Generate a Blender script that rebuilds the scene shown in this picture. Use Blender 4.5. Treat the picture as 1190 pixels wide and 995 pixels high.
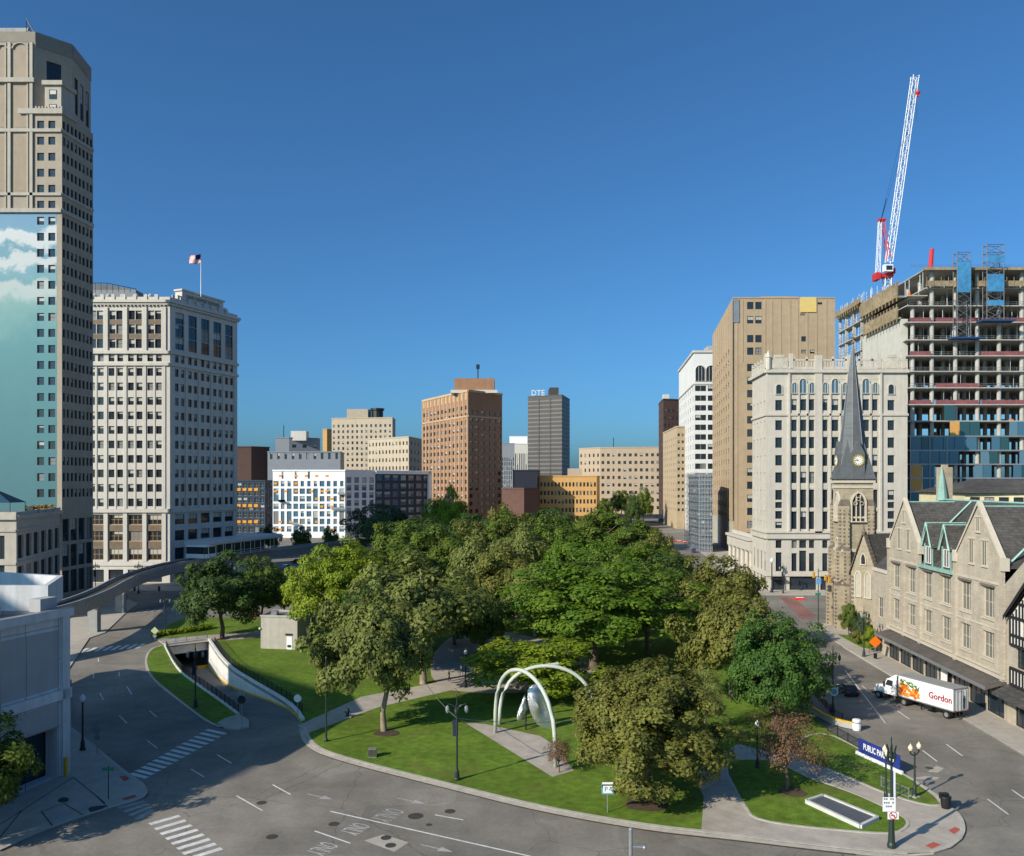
import bpy, bmesh, math, random
import numpy as np
from mathutils import Vector, Matrix
from mathutils.geometry import tessellate_polygon
R = math.radians
random.seed(7)
SC = bpy.context.scene
COL = SC.collection
for o in list(bpy.data.objects): bpy.data.objects.remove(o)
# ---------------------------------------------------------------- camera, sky, sun, exposure
F, H, YH, CX = 950.0, 30.0, 560.0, 595.0            # focal length in photo pixels, camera height, horizon row, centre column
cam = bpy.data.cameras.new('camera'); camo = bpy.data.objects.new('camera', cam); COL.objects.link(camo)
cam.sensor_fit = 'HORIZONTAL'; cam.sensor_width = 36; cam.lens = 36*F/1190
cam.shift_y = (YH-497.5)/1190; cam.clip_start = 0.5; cam.clip_end = 20000
camo.location = (0, 0, H); camo.rotation_euler = (R(90), 0, 0)
SC.camera = camo
SUN_EL = 28.0
SUN_DIR = Vector((-.775, -.632, 0)).normalized()      # horizontal direction towards the sun
w = bpy.data.worlds.new('World'); SC.world = w; w.use_nodes = True
nt = w.node_tree; bg = nt.nodes['Background']
sky = nt.nodes.new('ShaderNodeTexSky'); sky.sky_type = 'NISHITA'; sky.sun_disc = False
sky.sun_elevation = R(SUN_EL); sky.sun_rotation = math.atan2(SUN_DIR.x, SUN_DIR.y)
sky.altitude = 200; sky.air_density = 0.8; sky.dust_density = 2.3; sky.ozone_density = 4.0
tint = nt.nodes.new('ShaderNodeMix'); tint.data_type = 'RGBA'; tint.blend_type = 'MULTIPLY'; tint.inputs[0].default_value = 1; tint.inputs[7].default_value = (.47, .88, 1.10, 1)   # a clear deep blue northern sky
nt.links.new(sky.outputs[0], tint.inputs[6]); nt.links.new(tint.outputs[2], bg.inputs[0]); bg.inputs[1].default_value = 0.098
sl = bpy.data.lights.new('sun', 'SUN'); sl.energy = 4.2; sl.angle = R(0.5); sl.color = (1.0, .905, .76)
so = bpy.data.objects.new('sun', sl); COL.objects.link(so)
sd = Vector((SUN_DIR.x*math.cos(R(SUN_EL)), SUN_DIR.y*math.cos(R(SUN_EL)), math.sin(R(SUN_EL))))
so.rotation_euler = sd.to_track_quat('Z', 'Y').to_euler(); so.location = sd*300
vs = SC.view_settings; vs.view_transform = 'Standard'; vs.look = 'None'; vs.gamma = 1; vs.exposure = 0.45; vs.use_curve_mapping = False
SC.render.engine = 'CYCLES'
SC.cycles.max_bounces = 6; SC.cycles.diffuse_bounces = 3; SC.cycles.glossy_bounces = 3; SC.cycles.transparent_max_bounces = 12
SC.cycles.use_denoising = True

# ---------------------------------------------------------------- photo pixel <-> place
def G(x, y, z=0.0):
    "the point at height z seen at photo pixel (x, y)"
    Z = (H-z)*F/(y-YH)
    return ((x-CX)*Z/F, Z)
def XZ(x, Z): return ((x-CX)*Z/F, Z)
def HT(y, Z): return H-(y-YH)*Z/F
def V2(a): return Vector((a[0], a[1]))
def chaikin(pts, n=2, closed=False):
    for _ in range(n):
        out = []
        m = len(pts)
        if not closed: out.append(pts[0])
        for i in range(m if closed else m-1):
            a, b = pts[i], pts[(i+1) % m]
            out.append((a[0]*.75+b[0]*.25, a[1]*.75+b[1]*.25)); out.append((a[0]*.25+b[0]*.75, a[1]*.25+b[1]*.75))
        if not closed: out.append(pts[-1])
        pts = out
    return pts

# ---------------------------------------------------------------- materials
MATS = {}
def mat(name, col, rough=.8, var=.12, scale=.6, metal=0.0, spec=.3, streak=0.0, course=None, bump=0.0, trans=0.0, emit=0.0, fine=0.0):
    if name in MATS: return MATS[name]
    m = bpy.data.materials.new(name); m.use_nodes = True; MATS[name] = m
    t = m.node_tree; N = t.nodes; L = t.links; p = N['Principled BSDF']
    p.inputs['Roughness'].default_value = rough; p.inputs['Metallic'].default_value = metal
    p.inputs['Specular IOR Level'].default_value = spec
    c4 = (*col, 1)
    if emit:
        p.inputs['Emission Color'].default_value = c4; p.inputs['Emission Strength'].default_value = emit
    if var <= 0:
        p.inputs['Base Color'].default_value = c4; return m
    tc = N.new('ShaderNodeTexCoord'); src = tc.outputs['Object']
    def noise(sc, det=4, vec=None):
        n = N.new('ShaderNodeTexNoise'); n.inputs['Scale'].default_value = sc; n.inputs['Detail'].default_value = det
        L.new(vec or src, n.inputs['Vector']); return n.outputs['Fac']
    def mul(fac, lo, hi, prev):
        mr = N.new('ShaderNodeMapRange'); mr.inputs[1].default_value = .25; mr.inputs[2].default_value = .75
        mr.inputs[3].default_value = lo; mr.inputs[4].default_value = hi; L.new(fac, mr.inputs[0])
        mx = N.new('ShaderNodeMix'); mx.data_type = 'RGBA'; mx.blend_type = 'MULTIPLY'; mx.inputs[0].default_value = 1
        if prev is None: mx.inputs[6].default_value = c4
        else: L.new(prev, mx.inputs[6])
        L.new(mr.outputs[0], mx.inputs[7]); return mx.outputs[2]
    c = mul(noise(scale), 1-var, 1+var, None)
    c = mul(noise(scale*.13, 3), 1-var*.8, 1+var*.8, c)
    if fine: c = mul(noise(scale*7, 3), 1-fine, 1+fine, c)
    if streak:
        mp = N.new('ShaderNodeMapping'); mp.inputs['Scale'].default_value = (1.1, 1.1, .06); L.new(src, mp.inputs[0])
        c = mul(noise(1.0, 4, mp.outputs[0]), 1-streak, 1+streak*.5, c)
    if course:
        bw, bh, mort, dark = course
        sp = N.new('ShaderNodeSeparateXYZ'); L.new(src, sp.inputs[0])
        ad = N.new('ShaderNodeMath'); L.new(sp.outputs[0], ad.inputs[0]); L.new(sp.outputs[1], ad.inputs[1])
        cb = N.new('ShaderNodeCombineXYZ'); L.new(ad.outputs[0], cb.inputs[0]); L.new(sp.outputs[2], cb.inputs[1])
        br = N.new('ShaderNodeTexBrick'); L.new(cb.outputs[0], br.inputs['Vector'])
        br.inputs['Scale'].default_value = 1; br.inputs['Brick Width'].default_value = bw; br.inputs['Row Height'].default_value = bh
        br.inputs['Mortar Size'].default_value = mort; br.inputs['Color1'].default_value = (1, 1, 1, 1)
        br.inputs['Color2'].default_value = (dark, dark, dark, 1); br.inputs['Mortar'].default_value = (dark*.8,)*3+(1,)
        mx = N.new('ShaderNodeMix'); mx.data_type = 'RGBA'; mx.blend_type = 'MULTIPLY'; mx.inputs[0].default_value = 1
        L.new(c, mx.inputs[6]); L.new(br.outputs['Color'], mx.inputs[7]); c = mx.outputs[2]
    L.new(c, p.inputs['Base Color'])
    if bump:
        b = N.new('ShaderNodeBump'); b.inputs['Strength'].default_value = bump; b.inputs['Distance'].default_value = .05
        L.new(noise(scale*6, 6), b.inputs['Height']); L.new(b.outputs[0], p.inputs['Normal'])
    return m
def asphalt(name, col, crack=1.0):
    m = mat(name, col, .9, .10, .35, spec=.2, fine=.09, bump=.15)
    t = m.node_tree; N = t.nodes; L = t.links; p = N['Principled BSDF']
    prev = p.inputs['Base Color'].links[0].from_socket
    tc = N.new('ShaderNodeTexCoord')
    nz = N.new('ShaderNodeTexNoise'); nz.inputs['Scale'].default_value = .35; nz.inputs['Detail'].default_value = 5; L.new(tc.outputs['Object'], nz.inputs['Vector'])
    vm = N.new('ShaderNodeVectorMath'); vm.operation = 'MULTIPLY_ADD'; vm.inputs[1].default_value = (2.2, 2.2, 0); L.new(nz.outputs['Color'], vm.inputs[0]); L.new(tc.outputs['Object'], vm.inputs[2])
    for sc, wd, dk in ((.075, .0022, .66), (.23, .0028, .80)):
        vo = N.new('ShaderNodeTexVoronoi'); vo.feature = 'DISTANCE_TO_EDGE'; vo.inputs['Scale'].default_value = sc; L.new(vm.outputs[0], vo.inputs['Vector'])
        mr = N.new('ShaderNodeMapRange'); mr.inputs[1].default_value = wd*.5; mr.inputs[2].default_value = wd*1.6; mr.inputs[3].default_value = 1-(1-dk)*crack; mr.inputs[4].default_value = 1
        L.new(vo.outputs['Distance'], mr.inputs[0])
        mx = N.new('ShaderNodeMix'); mx.data_type = 'RGBA'; mx.blend_type = 'MULTIPLY'; mx.inputs[0].default_value = 1
        L.new(prev, mx.inputs[6]); L.new(mr.outputs[0], mx.inputs[7]); prev = mx.outputs[2]
    st = N.new('ShaderNodeTexNoise'); st.inputs['Scale'].default_value = .09; st.inputs['Detail'].default_value = 7; st.inputs['Roughness'].default_value = .7; L.new(tc.outputs['Object'], st.inputs['Vector'])
    mr = N.new('ShaderNodeMapRange'); mr.inputs[1].default_value = .38; mr.inputs[2].default_value = .62; mr.inputs[3].default_value = .80; mr.inputs[4].default_value = 1.12; L.new(st.outputs['Fac'], mr.inputs[0])
    mx = N.new('ShaderNodeMix'); mx.data_type = 'RGBA'; mx.blend_type = 'MULTIPLY'; mx.inputs[0].default_value = 1
    L.new(prev, mx.inputs[6]); L.new(mr.outputs[0], mx.inputs[7]); prev = mx.outputs[2]
    # patched rectangles: older and newer squares of asphalt
    vo = N.new('ShaderNodeTexVoronoi'); vo.distance = 'CHEBYCHEV'; vo.inputs['Scale'].default_value = .11; L.new(tc.outputs['Object'], vo.inputs['Vector'])
    sp = N.new('ShaderNodeSeparateColor'); L.new(vo.outputs['Color'], sp.inputs[0])
    mr = N.new('ShaderNodeMapRange'); mr.inputs[3].default_value = .90; mr.inputs[4].default_value = 1.08; L.new(sp.outputs[0], mr.inputs[0])
    mx = N.new('ShaderNodeMix'); mx.data_type = 'RGBA'; mx.blend_type = 'MULTIPLY'; mx.inputs[0].default_value = 1
    L.new(prev, mx.inputs[6]); L.new(mr.outputs[0], mx.inputs[7]); L.new(mx.outputs[2], p.inputs['Base Color'])
    return m
def dryness(m, col, lo=.52, hi=.70, sc=.16):
    "patches where the ground cover has turned: worn, dry or weedy"
    t = m.node_tree; N = t.nodes; L = t.links; p = N['Principled BSDF']; prev = p.inputs['Base Color'].links[0].from_socket
    tc = N.new('ShaderNodeTexCoord'); n = N.new('ShaderNodeTexNoise'); n.inputs['Scale'].default_value = sc; n.inputs['Detail'].default_value = 8; n.inputs['Roughness'].default_value = .68; L.new(tc.outputs['Object'], n.inputs['Vector'])
    mr = N.new('ShaderNodeMapRange'); mr.inputs[1].default_value = lo; mr.inputs[2].default_value = hi; mr.inputs[3].default_value = 0; mr.inputs[4].default_value = .75; L.new(n.outputs['Fac'], mr.inputs[0])
    mx = N.new('ShaderNodeMix'); mx.data_type = 'RGBA'; mx.inputs[7].default_value = (*col, 1); L.new(mr.outputs[0], mx.inputs[0]); L.new(prev, mx.inputs[6]); L.new(mx.outputs[2], p.inputs['Base Color'])
def leafmat(name, col, col2):
    m = bpy.data.materials.new(name); m.use_nodes = True; MATS[name] = m
    t = m.node_tree; N = t.nodes; L = t.links
    p = N['Principled BSDF']; p.inputs['Roughness'].default_value = .6; p.inputs['Specular IOR Level'].default_value = .25
    ge = N.new('ShaderNodeNewGeometry'); tc = N.new('ShaderNodeTexCoord')
    nz = N.new('ShaderNodeTexNoise'); nz.inputs['Scale'].default_value = .45; nz.inputs['Detail'].default_value = 3; L.new(tc.outputs['Object'], nz.inputs['Vector'])
    ad = N.new('ShaderNodeMath'); ad.operation = 'MULTIPLY_ADD'; ad.inputs[1].default_value = .55; L.new(ge.outputs['Random Per Island'], ad.inputs[0])
    mr = N.new('ShaderNodeMapRange'); mr.inputs[1].default_value = .3; mr.inputs[2].default_value = .7; mr.inputs[3].default_value = -.05; mr.inputs[4].default_value = .5; L.new(nz.outputs['Fac'], mr.inputs[0]); L.new(mr.outputs[0], ad.inputs[2])
    rp = N.new('ShaderNodeValToRGB'); rp.color_ramp.elements[0].color = (*col, 1); rp.color_ramp.elements[1].color = (*col2, 1); L.new(ad.outputs[0], rp.inputs[0])
    L.new(rp.outputs[0], p.inputs['Base Color'])
    tr = N.new('ShaderNodeBsdfTranslucent'); L.new(rp.outputs[0], tr.inputs[0])
    mx = N.new('ShaderNodeMixShader'); mx.inputs[0].default_value = .38; L.new(p.outputs[0], mx.inputs[1]); L.new(tr.outputs[0], mx.inputs[2])
    L.new(mx.outputs[0], N['Material Output'].inputs[0])
    return m

# ---------------------------------------------------------------- mesh builder and object helpers
def wloc(o):
    v = Vector((0, 0, 0))
    while o is not None: v += o.location; o = o.parent
    return v
class MB:
    def __init__(s, T=None): s.v = []; s.f = []; s.mi = []; s.T = T; s.ps = []
    def _p(s, p):
        p = Vector(p)
        s.v.append(s.T @ p if s.T else p); return len(s.v)-1
    def poly(s, pts, mi=0): s.ps.append((len(s.v), len(s.f))); s.f.append([s._p(p) for p in pts]); s.mi.append(mi); return s
    def mesh(s, verts, faces, mi=0):
        b = len(s.v); s.ps.append((b, len(s.f)))
        for p in verts: s._p(p)
        for i, f in enumerate(faces): s.f.append([b+j for j in f]); s.mi.append(mi if isinstance(mi, int) else mi[i])
        return s
    def box(s, x0, x1, y0, y1, z0, z1, mi=0):
        return s.mesh([(x0,y0,z0),(x1,y0,z0),(x1,y1,z0),(x0,y1,z0),(x0,y0,z1),(x1,y0,z1),(x1,y1,z1),(x0,y1,z1)],
               [(0,3,2,1),(4,5,6,7),(0,1,5,4),(1,2,6,5),(2,3,7,6),(3,0,4,7)], mi)
    def obox(s, p0, d, u0, u1, n0, n1, z0, z1, mi=0):
        "box along a wall: u along direction d from p0, n outwards"
        n = (d[1], -d[0]); v = []
        for z in (z0, z1):
            for (u, q) in ((u0, n1), (u1, n1), (u1, n0), (u0, n0)): v.append((p0[0]+d[0]*u+n[0]*q, p0[1]+d[1]*u+n[1]*q, z))
        return s.mesh(v, [(0,3,2,1),(4,5,6,7),(0,1,5,4),(1,2,6,5),(2,3,7,6),(3,0,4,7)], mi)
    def prism(s, poly, z0, z1, mi=0, mit=None, bottom=True):
        n = len(poly)
        v = [(p[0], p[1], z0) for p in poly]+[(p[0], p[1], z1) for p in poly]
        f = [(i, (i+1) % n, n+(i+1) % n, n+i) for i in range(n)]; m = [mi]*n
        f.append(tuple(range(n, 2*n))); m.append(mi if mit is None else mit)
        if bottom: f.append(tuple(range(n-1, -1, -1))); m.append(mi)
        return s.mesh(v, f, m)
    def taper(s, poly0, z0, poly1, z1, mi=0, cap=True):
        n = len(poly0)
        v = [(p[0], p[1], z0) for p in poly0]+[(p[0], p[1], z1) for p in poly1]
        f = [(i, (i+1) % n, n+(i+1) % n, n+i) for i in range(n)]
        if cap: f.append(tuple(range(n, 2*n))); f.append(tuple(range(n-1, -1, -1)))
        return s.mesh(v, f, mi)
    def tube(s, pts, r, n=6, mi=0, cap=True):
        pts = [Vector(p) for p in pts]; k = len(pts)
        rs = r if isinstance(r, (list, tuple)) else [r]*k
        v = []; f = []
        up = Vector((0, 0, 1))
        for i, p in enumerate(pts):
            t = (pts[min(i+1, k-1)]-pts[max(i-1, 0)]).normalized()
            a = up if abs(t.dot(up)) < .9 else Vector((1, 0, 0))
            b1 = t.cross(a).normalized(); b2 = t.cross(b1)
            for j in range(n):
                q = 2*math.pi*j/n; v.append(p+(b1*math.cos(q)+b2*math.sin(q))*rs[i])
        for i in range(k-1):
            for j in range(n): f.append((i*n+j, i*n+(j+1) % n, (i+1)*n+(j+1) % n, (i+1)*n+j))
        if cap: f.append(tuple(range(n-1, -1, -1))); f.append(tuple(range((k-1)*n, k*n)))
        return s.mesh(v, f, mi)
    def lathe(s, x, y, prof, n=12, mi=0):
        v = []; f = []
        for (r, z) in prof:
            for j in range(n): q = 2*math.pi*j/n; v.append((x+r*math.cos(q), y+r*math.sin(q), z))
        for i in range(len(prof)-1):
            for j in range(n): f.append((i*n+j, i*n+(j+1) % n, (i+1)*n+(j+1) % n, (i+1)*n+j))
        f.append(tuple(range(n-1, -1, -1))); f.append(tuple(range((len(prof)-1)*n, len(prof)*n)))
        return s.mesh(v, f, mi)
    def ball(s, c, r, n=10, mi=0, sz=1):
        return s.lathe(c[0], c[1], [(max(.001, r*math.sin(math.pi*i/n)), c[2]-r*sz*math.cos(math.pi*i/n)) for i in range(n+1)], n+2, mi)
    def build(s, name, mats, parent=None, smooth=False):
        off = wloc(parent) if parent else Vector((0, 0, 0))
        me = bpy.data.meshes.new(name)
        me.from_pydata([tuple(p-off) for p in s.v], [], s.f)
        if not isinstance(mats, (list, tuple)): mats = [mats]
        for m in mats: me.materials.append(m)
        me.polygons.foreach_set('material_index', s.mi)
        if smooth: me.polygons.foreach_set('use_smooth', [True]*len(me.polygons))
        me.update()
        o = bpy.data.objects.new(name, me); COL.objects.link(o)
        if parent: o.parent = parent
        return o
def split(mb, name, m, parent, most=100):
    "each piece of a builder as a part of its own"
    ps = mb.ps+[(len(mb.v), len(mb.f))]
    for k in range(len(mb.ps)):
        (v0, f0), (v1, f1) = ps[k], ps[k+1]
        if k == most:
            v1, f1 = len(mb.v), len(mb.f)
        q = MB(); q.v = mb.v[v0:v1]; q.f = [[i-v0 for i in f] for f in mb.f[f0:f1]]; q.mi = mb.mi[f0:f1]
        o = q.build(name, m, parent)
        if k == most: o['kind'] = 'stuff'; break
def tag(o, label=None, cat=None, group=None, kind=None):
    if label: o['label'] = label
    if cat: o['category'] = cat
    if group: o['group'] = group
    if kind: o['kind'] = kind
    return o
def empty(name, loc, label, cat, group=None, rz=0):
    o = bpy.data.objects.new(name, None); COL.objects.link(o); o.location = loc; o.rotation_euler = (0, 0, rz)
    o.empty_display_size = .3
    return tag(o, label, cat, group)
KIDS = {}
def kids(o): return [c for c in bpy.data.objects if c.parent == o]
def copy_tree(o, loc, rz, label, scale=None, group=None, _par=None, _k=None):
    k = _k if _k is not None else {}
    if _k is None:
        for c in bpy.data.objects:
            if c.parent: k.setdefault(c.parent.name, []).append(c)
    c = o.copy(); COL.objects.link(c)
    if _par is not None: c.parent = _par
    else:
        c.location = loc; c.rotation_euler = (0, 0, rz)
        if label: c['label'] = label
        if group: c['group'] = group
        if scale: c.scale = scale
    for ch in k.get(o.name, []): copy_tree(ch, None, 0, None, _par=c, _k=k)
    return c
def text_mesh(mb, s, size, origin, xd, yd, mi=0, extrude=0.0, align='CENTER', wscale=1.0, bold=0.0):
    "lettering laid as faces: xd, yd unit vectors of the writing"
    cu = bpy.data.curves.new('lettering', 'FONT'); cu.body = s; cu.size = size; cu.align_x = align; cu.align_y = 'CENTER'
    cu.resolution_u = 2; cu.offset = bold
    o = bpy.data.objects.new('lettering', cu); COL.objects.link(o)
    bpy.context.view_layer.update()
    me = o.to_mesh()
    xd = Vector(xd); yd = Vector(yd); org = Vector(origin)
    mb.mesh([org+xd*(v.co.x*wscale)+yd*v.co.y for v in me.vertices], [tuple(p.vertices) for p in me.polygons], mi)
    o.to_mesh_clear(); bpy.data.objects.remove(o); bpy.data.curves.remove(cu)

# ---------------------------------------------------------------- palette
M_glass = mat('window glass', (.022, .032, .042), .06, 0, spec=.6)
M_glassb = mat('blue curtain glass', (.055, .135, .20), .05, 0, spec=1.0)
M_blind = mat('window blind', (.42, .41, .37), .5, 0, spec=.5)
M_blind2 = mat('darker grey blind', (.20, .20, .19), .35, 0, spec=.5)  # darker grey blind, used where it covers the whole window
M_dframe = mat('dark window frame', (.03, .03, .033), .6, 0)
M_wframe = mat('pale window frame', (.5, .48, .44), .6, 0)
M_black = mat('black painted metal', (.012, .013, .014), .45, 0, spec=.5)
M_green = mat('dark green lamp paint', (.018, .03, .026), .45, 0, spec=.5)
M_grey = mat('galvanised steel', (.35, .36, .37), .45, .1, 2, metal=.6)
M_white = mat('white paint', (.75, .75, .74), .5, .05, 2)
M_red = mat('red paint', (.5, .03, .03), .45, .08, 2)
M_copper = mat('copper patina', (.24, .385, .33), .7, .18, 1.2)
M_slate = mat('slate roof', (.085, .078, .072), .8, .30, 1.5, fine=.3, course=(.6, .35, .03, .7), bump=.3)
M_conc = mat('concrete', (.36, .35, .33), .85, .12, .8, streak=.15)
M_walk = mat('sidewalk concrete', (.40, .355, .30), .9, .12, .7, fine=.08, course=None)
M_kerb = mat('kerb stone', (.42, .385, .33), .9, .15, 1.5)
M_roofing = mat('flat roofing', (.16, .16, .16), .9, .2, .5)
M_yellow = mat('yellow paint', (.62, .38, .03), .6, .15, 2)
M_orange = mat('orange sheet', (.75, .17, .03), .6, .05, 2)
M_mark = mat('road paint', (.62, .61, .58), .8, .22, 2.5, fine=.25)
M_markold = mat('worn road paint', (.36, .35, .33), .9, .25, 2.5, fine=.3)
# ================================================================ THE SETTING
M_asph = asphalt('asphalt', (.222, .199, .168))
M_asph2 = asphalt('ramp asphalt', (.17, .165, .155), .6)
M_lawn = mat('lawn', (.108, .172, .022), .95, .30, 1.1, spec=.1, fine=.30, bump=.6)
dryness(M_lawn, (.135, .125, .040))
M_lawn2 = mat('dry lawn', (.085, .115, .014), .95, .3, 1.3, spec=.1, fine=.35, bump=.6)
M_pave = mat('pale paving', (.40, .35, .295), .9, .14, .8, fine=.08, course=(1.6, 1.6, .02, .93))
M_mulch = mat('mulch', (.075, .05, .032), .95, .3, 3, fine=.3)
M_redlane = mat('red lane paint', (.25, .12, .10), .9, .25, 1.2, fine=.2)
M_tact = mat('red tactile paving', (.42, .10, .07), .9, .2, 3)
def struct(o): o['kind'] = 'structure'; return o
def g3(pts, z): return [(*G(x, y), z) for x, y in pts]
def slab(name, pts2, z0, z1, m, side=None):
    return struct(MB().prism(pts2, z0, z1, 1 if side else 0, 0, bottom=False).build(name, [m]+([side] if side else [])))
def sheet(mb, pts2, z, mi=0): mb.poly([(p[0], p[1], z) for p in pts2], mi)
def gp(l): return [G(*p) for p in l]
def ribbon(mb, pts, w, z0, z1, mi=0, side=0):
    "a low strip following a line; side -1/+1 shifts it to one side"
    P = [V2(p) for p in pts]; n = len(P); L = []; Rr = []
    for i in range(n):
        t = (P[min(i+1, n-1)]-P[max(i-1, 0)]).normalized(); nn = Vector((-t.y, t.x))
        L.append(P[i]+nn*w*(.5+.5*side)); Rr.append(P[i]-nn*w*(.5-.5*side))
    v = []
    for i in range(n): v += [(*L[i], z0), (*L[i], z1), (*Rr[i], z1), (*Rr[i], z0)]
    f = []
    for i in range(n-1):
        a = 4*i; b = a+4
        f += [(a, b, b+1, a+1), (a+1, b+1, b+2, a+2), (a+2, b+2, b+3, a+3)]
    f += [(0, 1, 2, 3), (4*n-4, 4*n-3, 4*n-2, 4*n-1)]
    mb.mesh(v, f, mi)
# --- garage ramp lines (left wall, right wall), from the portal to the street
RL = gp([(192.5,751),(207,779.6),(229,795.7),(258,816),(278.5,831.5)])
RR = gp([(241.7,744.6),(262,775),(291,793),(328,814.5),(343,826.6),(350.5,839)])
def resample(pts, n):
    P = [V2(p) for p in pts]; d = [0]
    for a, b in zip(P, P[1:]): d.append(d[-1]+(b-a).length)
    out = []
    for k in range(n):
        t = d[-1]*k/(n-1); i = 0
        while i < len(d)-2 and d[i+1] < t: i += 1
        out.append(tuple(P[i].lerp(P[i+1], (t-d[i])/(d[i+1]-d[i]))))
    return out
NR = 17
rl = resample(chaikin(RL, 2), NR); rr = resample(chaikin(RR, 2), NR)
def rz(k):
    t = 1-k/(NR-1); return -4.8*(t*t*(3-2*t)*.35+t*.65)
hole = rl + rr[::-1]
outer = [(-6000,-300),(6000,-300),(6000,9000),(-6000,9000)]
tris = tessellate_polygon([[Vector((*p, 0)) for p in outer], [Vector((*p, 0)) for p in hole]])
allp = [(*p, 0) for p in outer+hole]
struct(MB().mesh(allp, [tuple(t) for t in tris]).build('ground', M_asph))
mb = MB()
for k in range(NR-1):
    mb.poly([(*rl[k], rz(k)), (*rl[k+1], rz(k+1)), (*rr[k+1], rz(k+1)), (*rr[k], rz(k))])
tv = (V2(rl[0])-V2(rl[2])).normalized()*16
tl = V2(rl[0])+tv; tr_ = V2(rr[0])+tv
mb.poly([(*rl[0], rz(0)), (*rr[0], rz(0)), (*tr_, rz(0)), (*tl, rz(0))])
struct(mb.build('ramp_road', M_asph2))
M_whitewall = mat('whitewashed concrete', (.62, .61, .58), .85, .08, 1.0, streak=.12)
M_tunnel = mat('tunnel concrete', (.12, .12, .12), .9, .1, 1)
# --- park, islands, sidewalks
front = [(352,846),(356,860),(366,870),(384,878),(430,891),(490,906),(550,921),(610,936),(680,950),(760,963),(815,969),(870,975),(935,983),(1000,990),(1055,995)]
corner = [(1085,993),(1105,987),(1118,977),(1123,966),(1119,951),(1108,941),(1097,936.5),(1092,928),(1068.7,912)]
rightk = [(1045,897),(1000,870),(962,850),(935,824),(940,800),(915,770)]
FR = chaikin(gp(front), 2); CO = chaikin(gp(corner), 2)
back = [(48.5, 130), (50.5, 178), (-10, 180), (-72, 180)]
leftk = gp([(196,727),(182,743)])
park = FR + CO + gp(rightk) + back + leftk + [rl[0]] + rr
slab('park_lawn', park, -.3, .14, M_lawn, M_kerb)
M = MB(); ribbon(M, FR, .45, .0, .17, 0, 1); ribbon(M, CO, .4, .0, .17, 0, 1); ribbon(M, FR, .5, .0, .03, 0, -1)
struct(M.build('park_kerb', M_kerb))
M = MB(); ribbon(M, [(p[0]+.0, p[1]-.55) for p in FR[3:-6]], .5, .001, .012, 0, 0); struct(M.build('gutter_dirt', M_mulch))
farpark = [(-60,226),(48,226),(60,335),(-30,335),(-46,300)]
slab('far_park_lawn', farpark, -.3, .14, M_lawn, M_kerb)
isl_road = [(187,751),(176,754),(169,762),(168,775),(176,790),(195,806),(215,822),(236,838),(252,846),(262,846),(275,843)]
isl = chaikin(gp(isl_road), 2) + rl[::-1]
slab('grass_island', isl, -.3, .14, M_lawn, M_kerb)
M = MB(); ribbon(M, chaikin(gp(isl_road), 2), .35, 0, .17, 0, 1); struct(M.build('island_kerb', M_kerb))
slab('island_nose', gp([(252,842),(262,847),(276,849),(290,846),(289,838),(278.5,831.5),(262,836)]), -.2, .2, M_walk)
# paved paths
P = MB()
zp = .146
corner_px = [(1085,993),(1105,987),(1118,977),(1122,966),(1118,951.5),(1107,942),(1096,937.5),(1091,929),(1068,913.5),(1044,899),(999,872.5),(960,856),(925,876),(890,874),(858,866),(829,884),(801,893),(818,928),(815,967.5)]
sheet(P, gp([(870,973.5),(935,981.5),(1000,988.5),(1055,993.5)]+corner_px), zp)
sheet(P, gp([(540,841),(642,904.5),(667,897),(645,868),(628,857),(565,843)]), zp)
sheet(P, gp([(345,845),(359,853),(440,823),(530,802),(520,792),(420,811)]), zp)
sheet(P, chaikin(gp([(492,800),(585,810),(680,796),(700,772),(640,745),(560,730),(510,745)]), 2, True), zp+.004)
sheet(P, gp([(184,743.5),(322,733),(322,739),(300,742),(242,746.5),(193,752)]), zp)
struct(P.build('park_paths', M_pave))
struct(MB().poly([(*p, .005) for p in gp([(940,820),(962,838),(992,848),(1040,893),(1000,869),(962,849)])]).build('ramp_apron', M_asph2))
LW = MB()
lawn2 = chaikin(gp([(870.5,947),(885,955),(930,962),(1005,969),(1040,970),(1053,962),(1052,954),(1044,949),(1010,932),(977,918.6),(941,907),(925,899),(900,886),(862,884),(840,889)]), 1, True)
lawn3 = chaikin(gp([(1096,936),(1091,929),(1068,913.5),(1044,899),(999,872.5),(960,853),(935,858),(925,874),(931,886),(957,892.5),(996.6,909),(1026,922),(1063,934),(1085,938)]), 1, True)
LW.prism(lawn2, .1, .165, 1, 0, False); LW.prism(lawn3, .1, .165, 1, 0, False)
struct(LW.build('corner_lawns', [M_lawn, M_kerb]))
K = MB(); ribbon(K, lawn2+[lawn2[0]], .28, .1, .2, 0, -1); ribbon(K, lawn3[:]+[lawn3[0]], .28, .1, .2, 0, -1); struct(K.build('lawn_edging', M_kerb))
T = MB()
for q in ([(1102,967),(1110,963),(1117,966),(1108.6,971.5)], [(1075,985),(1084.6,980.5),(1094,983.7),(1083,988.5)]): sheet(T, gp(q), zp+.004)
struct(T.build('tactile_paving', M_tact))
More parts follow.
